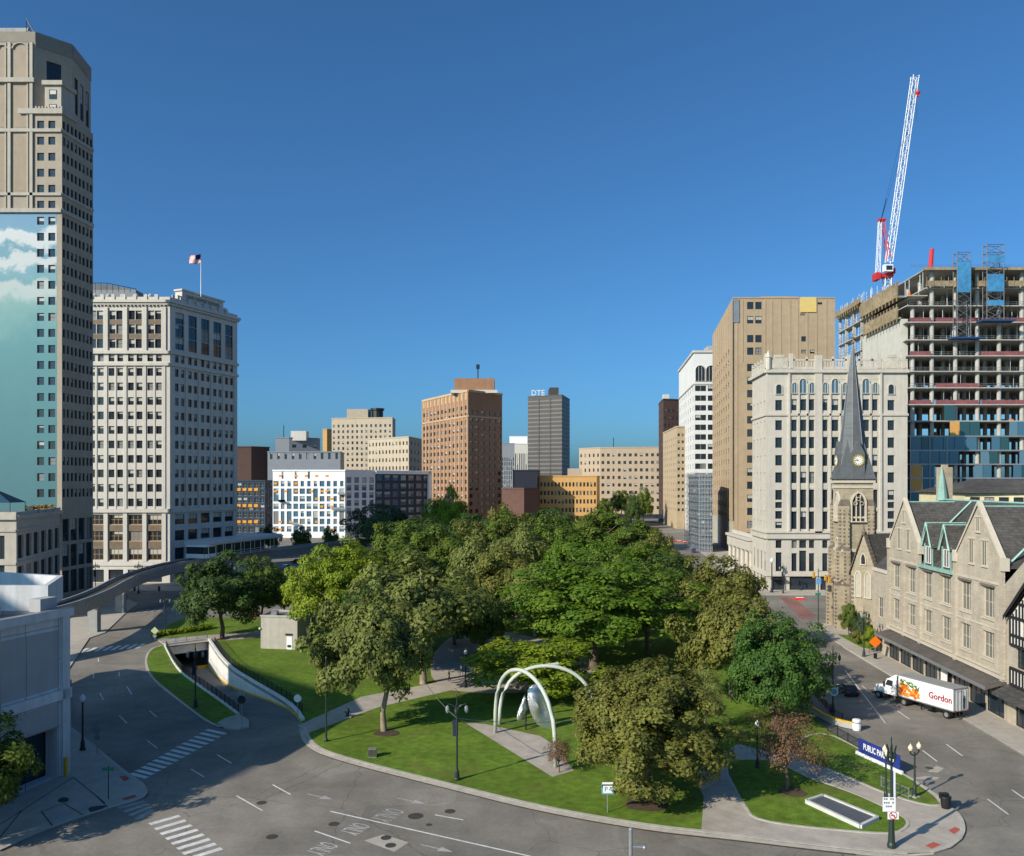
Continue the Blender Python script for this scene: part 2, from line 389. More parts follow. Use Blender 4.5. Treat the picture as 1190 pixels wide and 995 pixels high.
# left corner sidewalk, far left sidewalk, street sidewalks
lc = [(83,846),(112,869),(145,897),(161,907),(172,917),(171,926),(160,932),(126,941),(60,963),(0,990)]
LC = chaikin(gp(lc), 2)
slab('left_sidewalk', LC+[(-60,60),(-95,130),G(81,790)], -.2, .14, M_walk, M_kerb)
M = MB(); ribbon(M, LC, .3, 0, .155, 0, -1); struct(M.build('left_kerb', M_kerb))
T = MB()
for q in ([(138.7,903.9),(146,903),(151,907),(144,909.7)], [(141,930),(157,925),(159,928),(145,932)]): sheet(T, gp(q), .144)
struct(T.build('corner_tactile_paving', M_tact))
M_joint = mat('dark joint', (.05,.05,.048), .9, 0)
J = MB()
for a, b in (((85,905),(122,935)), ((0,960),(85,905)), ((48,945),(62,963)), ((75,936),(98,950)), ((25,944),(0,975)), ((48,945),(78,934)), ((110,925),(126,941))):
    ribbon(J, [G(*a), G(*b)], .10, .14, .146)
sheet(J, chaikin(gp([(66,932),(72,928),(80,929),(80,933),(70,935)]), 2, True), .1445); sheet(J, chaikin(gp([(102,940),(116,938),(126,938),(112,946),(104,946)]), 1, True), .1445)
struct(J.build('sidewalk_joints', M_joint))
slab('far_left_sidewalk', gp([(60,790),(80,778),(104,742),(122,736),(146,713),(160,702),(150,697),(90,700),(40,720)]), -.2, .14, M_walk, M_kerb)
slab('station_sidewalk', [(-160,224),(-72,224),(-66,232),(-70,290),(-160,290)], -.2, .14, M_pave, M_kerb)
def AX(r, Z): return (30*r+.0684*Z, Z)                 # lines running along the avenue on the right
slab('avenue_sidewalk', chaikin([AX(1.66,40), AX(1.66,150), AX(1.70,164), (63.5,174), (90,178), (140,178), (140,40)], 1), -.2, .14, M_walk, M_kerb)
M = MB(); ribbon(M, [AX(1.66,40), AX(1.66,148)], .3, 0, .155, 0, -1); struct(M.build('avenue_kerb', M_kerb))
slab('far_avenue_sidewalk', chaikin([(58.5,216),(112,216),(150,216),(150,420),(88,420),(75,300)], 1), -.2, .14, M_walk, M_kerb)
# painted road markings
mk = MB()
def line(a, b, w=.14, m=mk, z=.005): ribbon(m, [G(*a), G(*b)], w, 0, z)
for d in [(116,805.5,120,813),(108.5,783,108.6,788),(138.6,781,138.4,786),(114,765,114.5,769),(138.6,831.6,147.6,840.6),(173.7,826,182,833),(170.8,860.5,182.7,869.5),(147.6,798,153,807),
          (252,877,269,887),(221.9,893.8,237,903),(274.8,924.8,305,942),(317,912,337.7,923.4),(365.7,965.7,407,980),(505.7,947,538.6,953),
          (1042.5,825.9,1056.6,835.7),(1099.9,865,1118.6,878.6),(1072,872,1089,885),(1147.5,928.5,1172,946.6),(1176,918,1192,929),(1002,797,1010,804),(982,779,1029,840.6)]:
    line(d[:2], d[2:])
line((384,942.9),(622,996.5),.15)
struct(mk.build('lane_markings', M_mark))
pat = MB(); sheet(pat, gp([(423,977),(445,970),(475,979),(458,990)]), .003); sheet(pat, gp([(1078,897),(1088,890),(1097,893),(1090,898)]), .003); sheet(pat, gp([(1057,905),(1075,902),(1092,903.5),(1088,906)]), .003)
struct(pat.build('pavement_patches', M_walk))
def crosswalk(l0, l1, r0, r1, n, w=.55, m=M_mark):
    mb = MB()
    for k in range(n):
        t = k/(n-1); line((l0[0]+(l1[0]-l0[0])*t, l0[1]+(l1[1]-l0[1])*t), (r0[0]+(r1[0]-r0[0])*t, r0[1]+(r1[1]-r0[1])*t), w, mb)
    struct(mb.build('crosswalk', m))
crosswalk((152,899),(240,848),(171,904),(262,853),14)
crosswalk((174,958),(219,998),(208.7,948),(257.6,986),8)
crosswalk((138,939),(158,952),(168,931),(178,941),4, m=M_markold)
crosswalk((83,759),(158,753.5),(93,754),(168,748),9, .7)
crosswalk((160,712),(207,708),(166,709),(212,705),7, .7, M_markold)
M_mark2 = mat('half worn road paint', (.46,.455,.43), .85, .25, 2.5, fine=.3)
tx = MB()
xd = Vector((-.45,-.9,0)).normalized(); yd = Vector((.9,-.45,0)).normalized()
for (x, y, s, ws) in ((412,963,2.7,.30),(374,986,2.7,.30)): text_mesh(tx, 'ONLY', s, (*G(x, y), .006), xd, yd, 0, wscale=ws)
struct(tx.build('road_lettering', M_mark2))
tx = MB(); text_mesh(tx, 'ONLY', 2.9, (*G(450,947), .006), xd, yd, 0, wscale=.36)
for (x, y) in ((508,986),(478,931),(372,926)):      # worn lane arrows
    c = Vector((*G(x, y), .006))
    def q(u, v): return c+yd*u+xd*v
    tx.poly([q(-1.6,-.08), q(.2,-.08), q(.2,.08), q(-1.6,.08)]); tx.poly([q(.2,-.42), q(1.5,0), q(.2,.42)])
struct(tx.build('worn_road_lettering', M_markold))
struct(MB().poly(g3([(900,688.6),(926,697.7),(950,717),(932,720)], .004)).build('red_lane', M_redlane))
M_iron = mat('cast iron', (.06, .053, .046), .7, .2, 5)
first = None
def manhole(x, y, r, label, group=None):
    X, Y = G(x, y)
    o = MB().lathe(0, 0, [(r, 0), (r, .012), (r*.86, .014), (r*.84, .009), (.01, .009)], 20).build('manhole_cover', M_iron)
    o.location = (X, Y, 0); tag(o, label, 'manhole cover', group)
for (x, y, r, l) in ((304,933,.48,'dark manhole cover beside the lane dash nearest the big shadow edge'),(388,957.7,.48,'dark manhole cover beside the long white lane line and the word ONLY'),(316,972.6,.5,'dark manhole cover alone at the bottom edge of the road'),
    (448.6,973.7,.45,'upper manhole cover of the pair on a pale square patch'),(454,982.5,.45,'lower manhole cover of the pair on a pale square patch'),(483,948.6,.7,'wide ringed manhole cover next to worn road lettering'),
    (523,943,.5,'manhole cover close to the park kerb above a short lane line'),(498.6,958.6,.28,'very small manhole cover between the ringed cover and the long line'),(1080,892.7,.4,'manhole cover on the avenue beside the twin globe lamp')):
    manhole(x, y, r, l)
# ================================================================ RAMP WALLS, FENCES
def wallstrip(mb, pts, zb, zt, th, side, mi=0):
    "a wall following pts with varying bottom zb[i] and top zt[i], thickness to one side (+1 left of travel)"
    P = [V2(p) for p in pts]; n = len(P); v = []
    for i in range(n):
        t = (P[min(i+1, n-1)]-P[max(i-1, 0)]).normalized(); nn = Vector((-t.y, t.x))*side*th
        v += [(*P[i], zb[i]), (*P[i], zt[i]), (*(P[i]+nn), zt[i]), (*(P[i]+nn), zb[i])]
    f = []
    for i in range(n-1):
        a = 4*i; b = a+4
        f += [(a, b, b+1, a+1), (a+1, b+1, b+2, a+2), (a+2, b+2, b+3, a+3)]
    f += [(0, 1, 2, 3), (4*n-4, 4*n-3, 4*n-2, 4*n-1)]
    mb.mesh(v, f, mi)
w_ = wallstrip
mb = MB(); w_(mb, rr, [rz(k)-.4 for k in range(NR)], [.42]*NR, .4, 1)
o = tag(mb.build('retaining_wall', M_whitewall), 'curved whitewashed retaining wall along the lawn side of the garage ramp', 'wall')
mb = MB(); w_(mb, rr, [rz(k)-.2 for k in range(NR)], [rz(k)+.22 for k in range(NR)], .14, -1); mb.build('yellow_kerb', M_yellow, o)
mb = MB(); w_(mb, rl, [rz(k)-.4 for k in range(NR)], [.40]*NR, .3, -1)
tag(mb.build('retaining_wall', M_whitewall), 'low curved ramp wall edging the grass island, carrying a black fence', 'wall')
# portal
po = empty('garage_portal', (*rl[0], 0), 'dark garage tunnel mouth under a white lintel at the ramp bottom', 'garage entrance')
a, b = V2(rl[0]), V2(rr[0]); d = (b-a).normalized(); n_ = Vector((-d.y, d.x))
if n_.dot(tv) < 0: n_ = -n_
L_ = (b-a).length
mb = MB(); q = [a, b, b+n_*.5, a+n_*.5]; mb.prism([tuple(p) for p in q], -1.7, .43); mb.build('lintel', M_whitewall, po)
mb = MB()
A0, B0 = a+n_*.5, b+n_*.5; A1, B1 = a+n_*16, b+n_*16
mb.poly([(*A0, -4.85), (*A1, -4.85), (*A1, -1.6), (*A0, -1.6)]); mb.poly([(*B0, -4.85), (*B1, -4.85), (*B1, -1.6), (*B0, -1.6)])
mb.poly([(*A1, -4.85), (*B1, -4.85), (*B1, -1.6), (*A1, -1.6)]); mb.poly([(*A0, -1.6), (*B0, -1.6), (*B1, -1.6), (*A1, -1.6)])
mb.build('tunnel_lining', M_tunnel, po)
mb = MB()
for k in range(7):
    c = b-d*(2.2-.3*k)+n_*.2
    mb.tube([(*c, -4.6), (*c, -1.7)], .05, 5)
mb.build('gate_bars', M_black, po)
mb = MB(); c0 = b-d*2.4; mb.prism([tuple(c0-n_*1.3), tuple(b-n_*1.3), tuple(b), tuple(c0)], -4.9, -4.45); mb.build('yellow_kerb', M_yellow, po)
mb = MB(); c = a+d*.9; mb.prism([tuple(a), tuple(c), tuple(c+n_*.5), tuple(a+n_*.5)], -4.9, -1.7); mb.build('jamb', M_whitewall, po)
def fence(name, pts, label, h=1.1, z0=.0, post=1.9, bars=.16, m=M_black, rails=(.12, .95), thick=.022):
    P = resample(pts, max(3, int(sum((V2(p)-V2(q)).length for p, q in zip(pts, pts[1:]))/post)+1))
    root = empty(name, (*P[0], z0), label, 'fence')
    r = MB()
    for z in rails: r.tube([(*p, z0+h*z) for p in P], thick*1.3, 4)
    F2 = resample(pts, max(4, int(sum((V2(p)-V2(q)).length for p, q in zip(pts, pts[1:]))/bars)))
    for p in F2: r.tube([(*p, z0+.06), (*p, z0+h*.97)], thick*.6, 3, cap=False)
    r.build('railing', m, root)
    for p in P:
        q = MB(); q.box(p[0]-.04, p[0]+.04, p[1]-.04, p[1]+.04, z0, z0+h+.06); q.build('post', m, root)
    return root
def offset(pts, dd):
    P = [V2(p) for p in pts]; out = []
    for i in range(len(P)):
        t = (P[min(i+1, len(P)-1)]-P[max(i-1, 0)]).normalized(); out.append(tuple(P[i]+Vector((-t.y, t.x))*dd))
    return out
fence('iron_fence', offset(rl[1:], -.15), 'black iron fence on the low wall beside the grass island', 1.1, .40)
fence('iron_fence', offset(rr[1:-1], .75), 'black iron fence behind the white curved ramp wall', 1.15, .14)
fence('iron_fence', [tuple(a+n_*.25), tuple(b+n_*.25)], 'thin grey railing over the garage tunnel mouth', 1.05, .43, m=M_grey)

# ================================================================ BUILDINGS
WCACHE = {}
SFRAME = {}
STY = {'trib': (3, 2, .22), 'sash': (1, 2, .09), 'pair': (2, 2, .09), 'tri': (3, 2, .10), 'plain': (1, 1, .08), 'multi': (3, 4, .07), 'quad': (2, 3, .08), 'two': (2, 1, .08), 'three': (3, 1, .1), 'steel': (4, 4, .06)}
def window_mesh(w, h, style, fm, variant, gm):
    key = (round(w, 2), round(h, 2), style, fm.name, variant, gm.name)
    if key in WCACHE: return WCACHE[key]
    nx, ny, t = STY[style]; mb = MB(); t = min(t, w*.12)
    rnd = random.Random(hash(key[:3]) % 1000+variant*17)
    mb.box(-w/2, -w/2+t, -.07, .03, 0, h); mb.box(w/2-t, w/2, -.07, .03, 0, h)
    mb.box(-w/2+t, w/2-t, -.065, .03, 0, t); mb.box(-w/2+t, w/2-t, -.065, .03, h-t, h)
    iw = w-2*t; ih = h-2*t; s = t*.55
    for i in range(1, nx): x = -iw/2+iw*i/nx; mb.box(x-s/2, x+s/2, -.05, .02, t, h-t)
    for j in range(1, ny): z = t+ih*j/ny; mb.box(-iw/2, iw/2, -.045, .02, z-s/2, z+s/2)
    for i in range(nx):
        lift = {0: 0, 1: .5, 2: 1.0, 3: .25, 4: 0}[variant]
        if variant == 3 and nx > 1: lift = rnd.choice((0, .3, .5))
        x0, x1 = -iw/2+iw*i/nx, -iw/2+iw*(i+1)/nx
        zs = h-t-ih*lift
        if lift < 1: mb.poly([(x0, .0, t), (x1, .0, t), (x1, .0, zs), (x0, .0, zs)], 1)
        if lift > 0: mb.poly([(x0, .0, zs), (x1, .0, zs), (x1, .0, h-t), (x0, .0, h-t)], 2 if variant != 2 else 3)
    me = bpy.data.meshes.new('window'); me.from_pydata([tuple(p) for p in mb.v], [], mb.f)
    for m in (fm, gm, M_blind, M_blind2): me.materials.append(m)
    me.polygons.foreach_set('material_index', mb.mi); me.update(); WCACHE[key] = me
    return me
SPLIT = set('stone_band cornice coping pilaster pier spandrel pillar column wall_panel mullion crest carved_panel hood_mould window_sill string_course orange_panel buttress gable_coping chimney roof_house balcony pinnacle roof_urn coping recess door vent plaster_infill shop_sign'.split())
class Bld:
    def __init__(s, name, label, org, wall, cat='building', group=None, frame=None, glass=None, blind=.35, depth=.32):
        s.root = empty(name, (org[0], org[1], 0), label, cat, group); s.wall = wall; s.mb = MB(); s.wins = []
        s.frame = frame or M_dframe; s.glass = glass or M_glass; s.blind = blind; s.depth = depth; s.trims = {}
        s.rnd = random.Random(name+label)
    def face(s, p0, p1, z0, z1, rects=(), mi=0, depth=None, frame=None, glass=None, flip=False):
        p0, p1 = V2(p0), V2(p1); Lf = (p1-p0).length; d = (p1-p0)/Lf; n = Vector((d.y, -d.x)); dep = s.depth if depth is None else depth
        rects = [(max(.02, r[0]), min(Lf-.02, r[1]), max(z0+.02, r[2]), min(z1-.02, r[3]), r[4]) for r in rects if r[0] > -.5 and r[1] < Lf+.5]
        us = sorted({0, Lf} | {round(r[0], 3) for r in rects} | {round(r[1], 3) for r in rects})
        vs_ = sorted({z0, z1} | {round(r[2], 3) for r in rects} | {round(r[3], 3) for r in rects})
        ui = {u: i for i, u in enumerate(us)}; vi = {v: i for i, v in enumerate(vs_)}
        mask = np.zeros((len(us)-1, len(vs_)-1), bool)
        for r in rects: mask[ui[round(r[0], 3)]:ui[round(r[1], 3)], vi[round(r[2], 3)]:vi[round(r[3], 3)]] = True
        W = lambda u, v, q=0: (p0.x+d.x*u-n.x*q, p0.y+d.y*u-n.y*q, v)
        # merge solid cells into runs along u
        for j in range(len(vs_)-1):
            i = 0
            while i < len(us)-1:
                if mask[i, j]: i += 1; continue
                k = i
                while k < len(us)-1 and not mask[k, j]: k += 1
                s.mb.poly([W(us[i], vs_[j]), W(us[k], vs_[j]), W(us[k], vs_[j+1]), W(us[i], vs_[j+1])], mi); i = k
        ang = math.atan2(d.y, d.x)
        for (a, b, c, e, st) in rects:
            s.mb.poly([W(a, c), W(a, e), W(a, e, dep), W(a, c, dep)], mi); s.mb.poly([W(b, c), W(b, c, dep), W(b, e, dep), W(b, e)], mi)
            s.mb.poly([W(a, c), W(a, c, dep), W(b, c, dep), W(b, c)], mi); s.mb.poly([W(a, e), W(b, e), W(b, e, dep), W(a, e, dep)], mi)
            pos = Vector(W((a+b)/2, c, dep)); cv = Vector((0, 0, H))-pos
            vis = (n.x*cv.x+n.y*cv.y)/cv.length*(b-a)*(e-c)/cv.length**2
            s.wins.append((vis, pos, ang, b-a, e-c, st, SFRAME.get(st) or frame or s.frame, glass or s.glass))
    def plain(s, pts, z0, z1, mi=0):
        for a, b in zip(pts, pts[1:]): s.mb.poly([(*a, z0), (*b, z0), (*b, z1), (*a, z1)], mi)
    def trim(s, name, m):
        if (name, m.name) not in s.trims: s.trims[(name, m.name)] = (MB(), m)
        return s.trims[(name, m.name)][0]
    def band(s, name, m, p0, p1, z0, z1, out=.3, ext=.0):
        p0, p1 = V2(p0), V2(p1); d = (p1-p0).normalized()
        s.trim(name, m).obox(p0, d, -ext, (p1-p0).length+ext, -.05, out, z0, z1)
    def pier(s, name, m, p0, p1, u, w, z0, z1, out=.25):
        p0, p1 = V2(p0), V2(p1); d = (p1-p0).normalized(); s.trim(name, m).obox(p0, d, u-w/2, u+w/2, -.05, out, z0, z1)
    def roof(s, poly, z, m=None, par=.0):
        s.trim('roof', m or M_roofing).poly([(p[0], p[1], z) for p in poly])
    def finish(s, extra=()):
        s.mb.build('wall', [s.wall]+list(extra), s.root)
        for (nm, _), (mb, m) in s.trims.items():
            if nm in SPLIT: split(mb, nm, m, s.root)
            else: mb.build(nm, m, s.root)
        s.wins.sort(key=lambda q: -q[0])
        off = s.root.location; rest = MB(); rm = []
        for i, (vis, pos, ang, w, h, st, fm, gm) in enumerate(s.wins):
            x = s.rnd.random(); var = 0
            if x < s.blind: var = s.rnd.choice((1, 1, 3, 2))
            me = window_mesh(w, h, st, fm, var, gm)
            if i < 100:
                o = bpy.data.objects.new('window', me); COL.objects.link(o); o.parent = s.root
                o.location = pos-off; o.rotation_euler = (0, 0, ang)
            else:
                Mx = Matrix.Translation(pos) @ Matrix.Rotation(ang, 4, 'Z')
                idx = []
                for m in me.materials:
                    if m not in rm: rm.append(m)
                    idx.append(rm.index(m))
                rest.mesh([Mx @ v.co for v in me.vertices], [tuple(p.vertices) for p in me.polygons], [idx[p.material_index] for p in me.polygons])
        if rest.f: tag(rest.build('windows', rm, s.root), kind='stuff')
        return s.root
def cols(cs, w): return [(c-w/2, c+w/2) for c in cs]
def rowgrid(colr, rows, h, st): return [(a, b, z, z+h, st) for (a, b) in colr for z in rows]
def lin(a, b, n): return [a+(b-a)*i/(n-1) for i in range(n)] if n > 1 else [a]
def along(p0, d, t): return (p0[0]+d[0]*t, p0[1]+d[1]*t)
def nrm(d): l = math.hypot(*d); return (d[0]/l, d[1]/l)
LIME = mat('pale limestone', (.51, .465, .395), .85, .07, .5, streak=.10, fine=.05)
LIMEW = mat('white glazed terracotta', (.535, .51, .465), .6, .05, .5, streak=.10, fine=.04)
TANB = mat('tan brick', (.40, .30, .195), .9, .08, .4, streak=.10, fine=.07)
BRODB = mat('buff brick', (.37, .312, .245), .9, .08, .4, streak=.08, fine=.06)
BRODL = mat('buff limestone', (.43, .39, .33), .85, .08, .6, streak=.12)
BROWN = mat('orange brown brick', (.30, .165, .098), .9, .10, .4, streak=.08, fine=.08)
BROWNL = mat('golden terracotta', (.46, .32, .19), .8, .10, .6)
CREAM = mat('cream brick', (.44, .365, .27), .9, .07, .4, streak=.08)
DARKB = mat('dark brown brick', (.085, .05, .04), .9, .1, .4)
OCHRE = mat('ochre brick', (.60, .35, .13), .9, .06, .4, streak=.06)
BLUEG = mat('blue grey panel', (.20, .215, .24), .6, .06, .4)
WPAN = mat('bright white panel', (.80, .80, .80), .6, .03, .4)
DPAN = mat('charcoal panel', (.033, .048, .075), .6, .06, .4)
OPAN = mat('orange panel', (.72, .30, .02), .6, .05, .5)
BRONZE = mat('bronze spandrel', (.17, .125, .085), .6, .2, 1)
SFRAME['trib'] = mat('gilded bronze', (.36, .22, .09), .5, .15, 1, metal=.2)
DTEM = mat('dark bronze panel', (.060, .055, .052), .5, .08, .5)
DTEL = mat('grey spandrel', (.135, .125, .118), .5, .08, .5)

# ---- near white building at the left edge
c0 = G(78, 900); dN = nrm((.30, 1))
far_ = along(c0, dN, 0); near_ = along(c0, (-dN[0], -dN[1]), 17)
M_nw = mat('painted white block', (.56, .57, .58), .8, .07, .5, streak=.22, fine=.05)
M_npan = mat('grey stucco panel', (.36, .36, .36), .85, .06, .5, streak=.08)
B = Bld('commercial_building', 'white painted low building with grey panels at the left corner', near_, M_nw)
u = lambda t: 17-t
op = [(u(8.5), u(1.2), .15, 5.2, 'three'), (u(16), u(10), .15, 5.2, 'three')]
bk = along(c0, (-.9, .43), 30)
B.face(near_, c0, 0, 17.0, op, depth=1.6, frame=M_black)
B.plain([c0, bk, along(near_, (-1, .2), 30), near_], 0, 17.0)
for (a_, b_) in ((u(16.9), u(9.2)), (u(8.7), u(1.2))):
    B.trim('wall_panel', M_npan).obox(near_, dN, a_, (a_+b_)/2-.03, -.05, .07, 9.2, 15.0); B.trim('wall_panel', M_npan).obox(near_, dN, (a_+b_)/2+.03, b_, -.05, .07, 9.2, 15.0)
    B.trim('wall_panel', M_npan).obox(near_, dN, a_, b_, -.05, .06, 5.3, 7.6)
B.band('ledge', M_nw, near_, c0, 7.9, 8.9, .35, .3); B.band('ledge', M_nw, near_, c0, 16.3, 17.1, .5, .4)
B.pier('pillar', M_nw, near_, c0, 16.6, .9, .14, 17.0, .35)
for uj in (u(16.7), u(12.7), u(8.95), u(5), u(1.1)): B.trim('panel_joint', M_black).obox(near_, dN, uj-.02, uj+.02, -.02, .012, .1, 16.2)
for zj in (5.25, 7.75, 12.1, 15.4): B.trim('panel_joint', M_black).obox(near_, dN, .1, 16.1, -.02, .011, zj-.02, zj+.02)
B.trim('downpipe', M_grey).tube([along(along(near_, dN, 8.9), (dN[1], -dN[0]), .4)+(z,) for z in (.2, 16.2)], .07, 6)
for (uu, ww, qq, hh) in ((3, 1.4, -3, 1.0), (6.5, .8, -2, .7), (10.5, 1.8, -3.4, 1.3)): B.trim('vent', M_grey).obox(near_, dN, uu, uu+ww, qq-1.2, qq, 16.8, 16.8+hh)
B.trim('flashing', M_grey).obox(near_, dN, -.3, 17.4, -.3, .52, 17.1, 17.14)
B.trim('bollard', M_yellow).obox(near_, dN, 16.2, 16.5, .36, .62, .1, 2.0)
B.roof([near_, c0, bk, along(near_, (-1, .2), 30)], 16.8)
# roof block with its well
q0 = (-47.6, 82.8); q1 = (-66, 116)
rb = B.trim('roof_block', M_nw)
pf = [(-90, 83.5), (-47.4, 83.5), (-50.8, 92.5), (-90, 108)]
ph = [(-89.5, 84), (-48.1, 84), (-51.2, 92), (-89.5, 107.3)]
for i in range(4):
    j = (i+1) % 4
    rb.poly([(*pf[i], 16.8), (*pf[j], 16.8), (*pf[j], 19.4), (*pf[i], 19.4)]); rb.poly([(*pf[i], 19.4), (*pf[j], 19.4), (*ph[j], 19.4), (*ph[i], 19.4)])
    rb.poly([(*ph[i], 17.4), (*ph[j], 17.4), (*ph[j], 19.4), (*ph[i], 19.4)])
B.trim('roof_well', M_roofing).poly([(*p, 17.4) for p in ph])
un = B.trim('air_unit', M_npan); un.obox(near_, dN, 14.2, 16.2, -1.9, -.5, 17, 18.3)
B.finish()
# ---- street tower: buff, with a sea mural
Zb = 205.0; cb = XZ(72, Zb); lb = (cb[0]-18.5, Zb); dB = nrm((.126, 1)); bb = along(cb, dB, 12.3)
def HB(y): return HT(y, Zb)
def XB(x): return (x-CX)*Zb/F-lb[0]
B = Bld('mural_tower', 'very tall buff stone tower with a teal sea mural on its blank side', lb, BRODB, blind=.3)
rows = [HB(145+18.62*k)-1.0 for k in range(24)]
ulow = XB(0)-6
fr = rowgrid(cols([XB(47.2), XB(60.2)], 1.75), rows, 2.0, 'sash') + [(XB(58.5)-.9, XB(58.5)+.9, HB(116), HB(106), 'sash'), (XB(60)-.9, XB(60)+.9, HB(131), HB(124), 'sash')]
main_top = HB(131.5)
B.face(lb, cb, 22, main_top, [r for r in fr if r[3] < main_top-.3])
# upper block: front to x=41, chamfer, right face
c1 = (XZ(41, Zb)[0], Zb); c2 = along(c1, nrm((1, .62)), 9.6); c2 = (XZ(84, Zb+6)[0], Zb+6); c3 = (XZ(105.5, Zb+18)[0], Zb+18)
top = HB(38)
B.face(lb, c1, main_top, top, [])
Lc = math.dist(c1, c2)
B.face(c1, c2, main_top, top, [(Lc*.30, Lc*.70, HB(97), HB(66), 'multi')])
Lr = math.dist(c2, c3)
B.face(c2, c3, main_top, top, [(Lr*.12, Lr*.3, HB(116), HB(72), 'quad'), (Lr*.42, Lr*.6, HB(116), HB(72), 'quad'), (Lr*.72, Lr*.9, HB(116), HB(72), 'quad')])
c4 = (lb[0], c3[1]+1); B.plain([c3, c4, lb], main_top, top)
rt = []
for k in range(4):
    cc = 12.3*(k+.5)/4; rt += rowgrid(cols([cc-.75, cc+.75], .95), rows, 2.1, 'sash')
B.face(cb, bb, 22, main_top, rt)
gl = [(12.3*k/4+.25, 12.3*(k+1)/4-.25, z, z+5.6, 'quad') for k in range(4) for z in (2, 8.5, 15)]
B.face(cb, bb, 0, 22, gl, depth=.5); B.face(lb, cb, 0, 22, [])
bb2 = along(bb, (-1, .1), 50); lb2 = (lb[0], bb[1]+5)
B.plain([bb, (lb[0], bb[1]), lb], 0, main_top)
B.roof([lb, c1, c2, c3, c4], top); B.roof([lb, cb, bb, (lb[0], bb[1])], main_top)
# turret bay standing in front of the chamfer
tb0 = (XZ(43, Zb)[0], Zb-.0); tb1 = (XZ(71, Zb)[0], Zb)
tb = B.trim('corner_turret', BRODL)
uu0, uu1 = XB(52), XB(71)
B.trim('corner_turret', BRODL).prism([(lb[0]+uu0, Zb+.02), (lb[0]+uu1, Zb+.02), (lb[0]+uu1+.8, Zb+5), (lb[0]+uu0, Zb+5)], main_top, HB(98))
for (yy) in (110, 127):
    me = window_mesh(1.8, 2.3, 'sash', M_dframe, 1, M_glass)
    o = bpy.data.objects.new('window', me); COL.objects.link(o); o.parent = B.root; o.location = Vector((lb[0]+(uu0+uu1)/2, Zb-.03, HB(yy)-1.1))-B.root.location
for (z, e, hh) in ((HB(98), .5, .8), (main_top, .55, 1.0)):
    B.trim('corner_turret', BRODL).prism([(lb[0]+uu0-e-(6 if z == main_top else 0), Zb-e), (lb[0]+uu1+e, Zb-e), (lb[0]+uu1+e+.8, Zb+5), (lb[0]+uu0, Zb+5)], z-.3, z+hh)
for k in range(9):
    x = lb[0]+XB(42)+k*.8; B.trim('corner_turret', BRODL).box(x, x+.4, Zb-.5, Zb-.1, main_top+.9, main_top+1.5)
# stone bands, blind arches, pilasters on the upper wall
for y, hh, out in ((94, 1.1, .7), (152, .8, .45), (226, .7, .4), (245, 1.0, .5), (36, .01, .01)):
    p1 = c1 if y < 131 else cb
    B.band('stone_band', BRODL, lb, p1, HB(y)-hh/2, HB(y)+hh/2, out)
    if 131 < y: B.band('stone_band', BRODL, cb, bb, HB(y)-hh/2, HB(y)+hh/2, out*.6)
for xp in (-5, 11.5, 37):
    B.pier('pilaster', BRODL, lb, cb, XB(xp), .75, HB(245), HB(50), .4); B.pier('pilaster', BRODL, lb, cb, XB(xp)-1.0, .3, HB(245), HB(50), .25)
for (xa, xb_) in ((-4, 11), (13, 35)):
    for k in range(12):
        a0, a1 = math.pi*k/12, math.pi*(k+1)/12
        cx_ = (XB(xa)+XB(xb_))/2; rx = (XB(xb_)-XB(xa))/2-.3; zc = HB(57); 
        pts = [(cx_-rx*math.cos(t)*s_, zc+rx*.75*math.sin(t)*s_) for t, s_ in ((a0, 1), (a1, 1), (a1, .86), (a0, .86))]
        v = [(lb[0]+x, Zb-q, z) for q in (.35, -.02) for x, z in pts]
        B.trim('blind_arch', BRODL).mesh(v, [(0,1,2,3),(7,6,5,4),(0,1,5,4),(2,3,7,6),(1,2,6,5),(3,0,4,7)])
    for yy0, yy1 in ((60, 90), (102, 148), (158, 222)):
        w0, w1 = XB(xa)+.8, XB(xb_)-.8
        B.trim('wall_panel', mat('recess brick', (.36,.29,.215), .9, .08, .5, streak=.08)).obox(lb, (1, 0), w0, w1, -.05, .06, HB(yy1), HB(yy0))
B.band('parapet', mat('dark coping stone', (.26,.23,.19), .9, .1, .5), lb, c1, HB(49), top+.2, .08); B.band('parapet', MATS['dark coping stone'], c1, c2, HB(49)-1, top+.2, .15); B.band('parapet', MATS['dark coping stone'], c2, c3, HB(49)-1, top+.2, .15)
# the mural: a plain sea below a cloudy sky, painted on the wall
mm = bpy.data.materials.new('sea mural'); mm.use_nodes = True; t = mm.node_tree; N = t.nodes; L = t.links; p = N['Principled BSDF']; p.inputs['Roughness'].default_value = .8
tc = N.new('ShaderNodeTexCoord'); sp = N.new('ShaderNodeSeparateXYZ'); L.new(tc.outputs['Object'], sp.inputs[0])
nz = N.new('ShaderNodeTexNoise'); nz.inputs['Scale'].default_value = .13; nz.inputs['Detail'].default_value = 8; nz.inputs['Roughness'].default_value = .62; L.new(tc.outputs['Object'], nz.inputs['Vector'])
ad = N.new('ShaderNodeMath'); ad.operation = 'MULTIPLY_ADD'; ad.inputs[1].default_value = 16; L.new(nz.outputs['Fac'], ad.inputs[0]); L.new(sp.outputs[2], ad.inputs[2])
mr = N.new('ShaderNodeMapRange'); mr.inputs[1].default_value = HB(585)+8; mr.inputs[2].default_value = HB(245)+8; L.new(ad.outputs[0], mr.inputs[0])
rp = N.new('ShaderNodeValToRGB'); cr = rp.color_ramp
cr.elements[0].position = 0; cr.elements[0].color = (.060, .160, .180, 1); cr.elements[1].position = 1; cr.elements[1].color = (.15, .29, .42, 1)
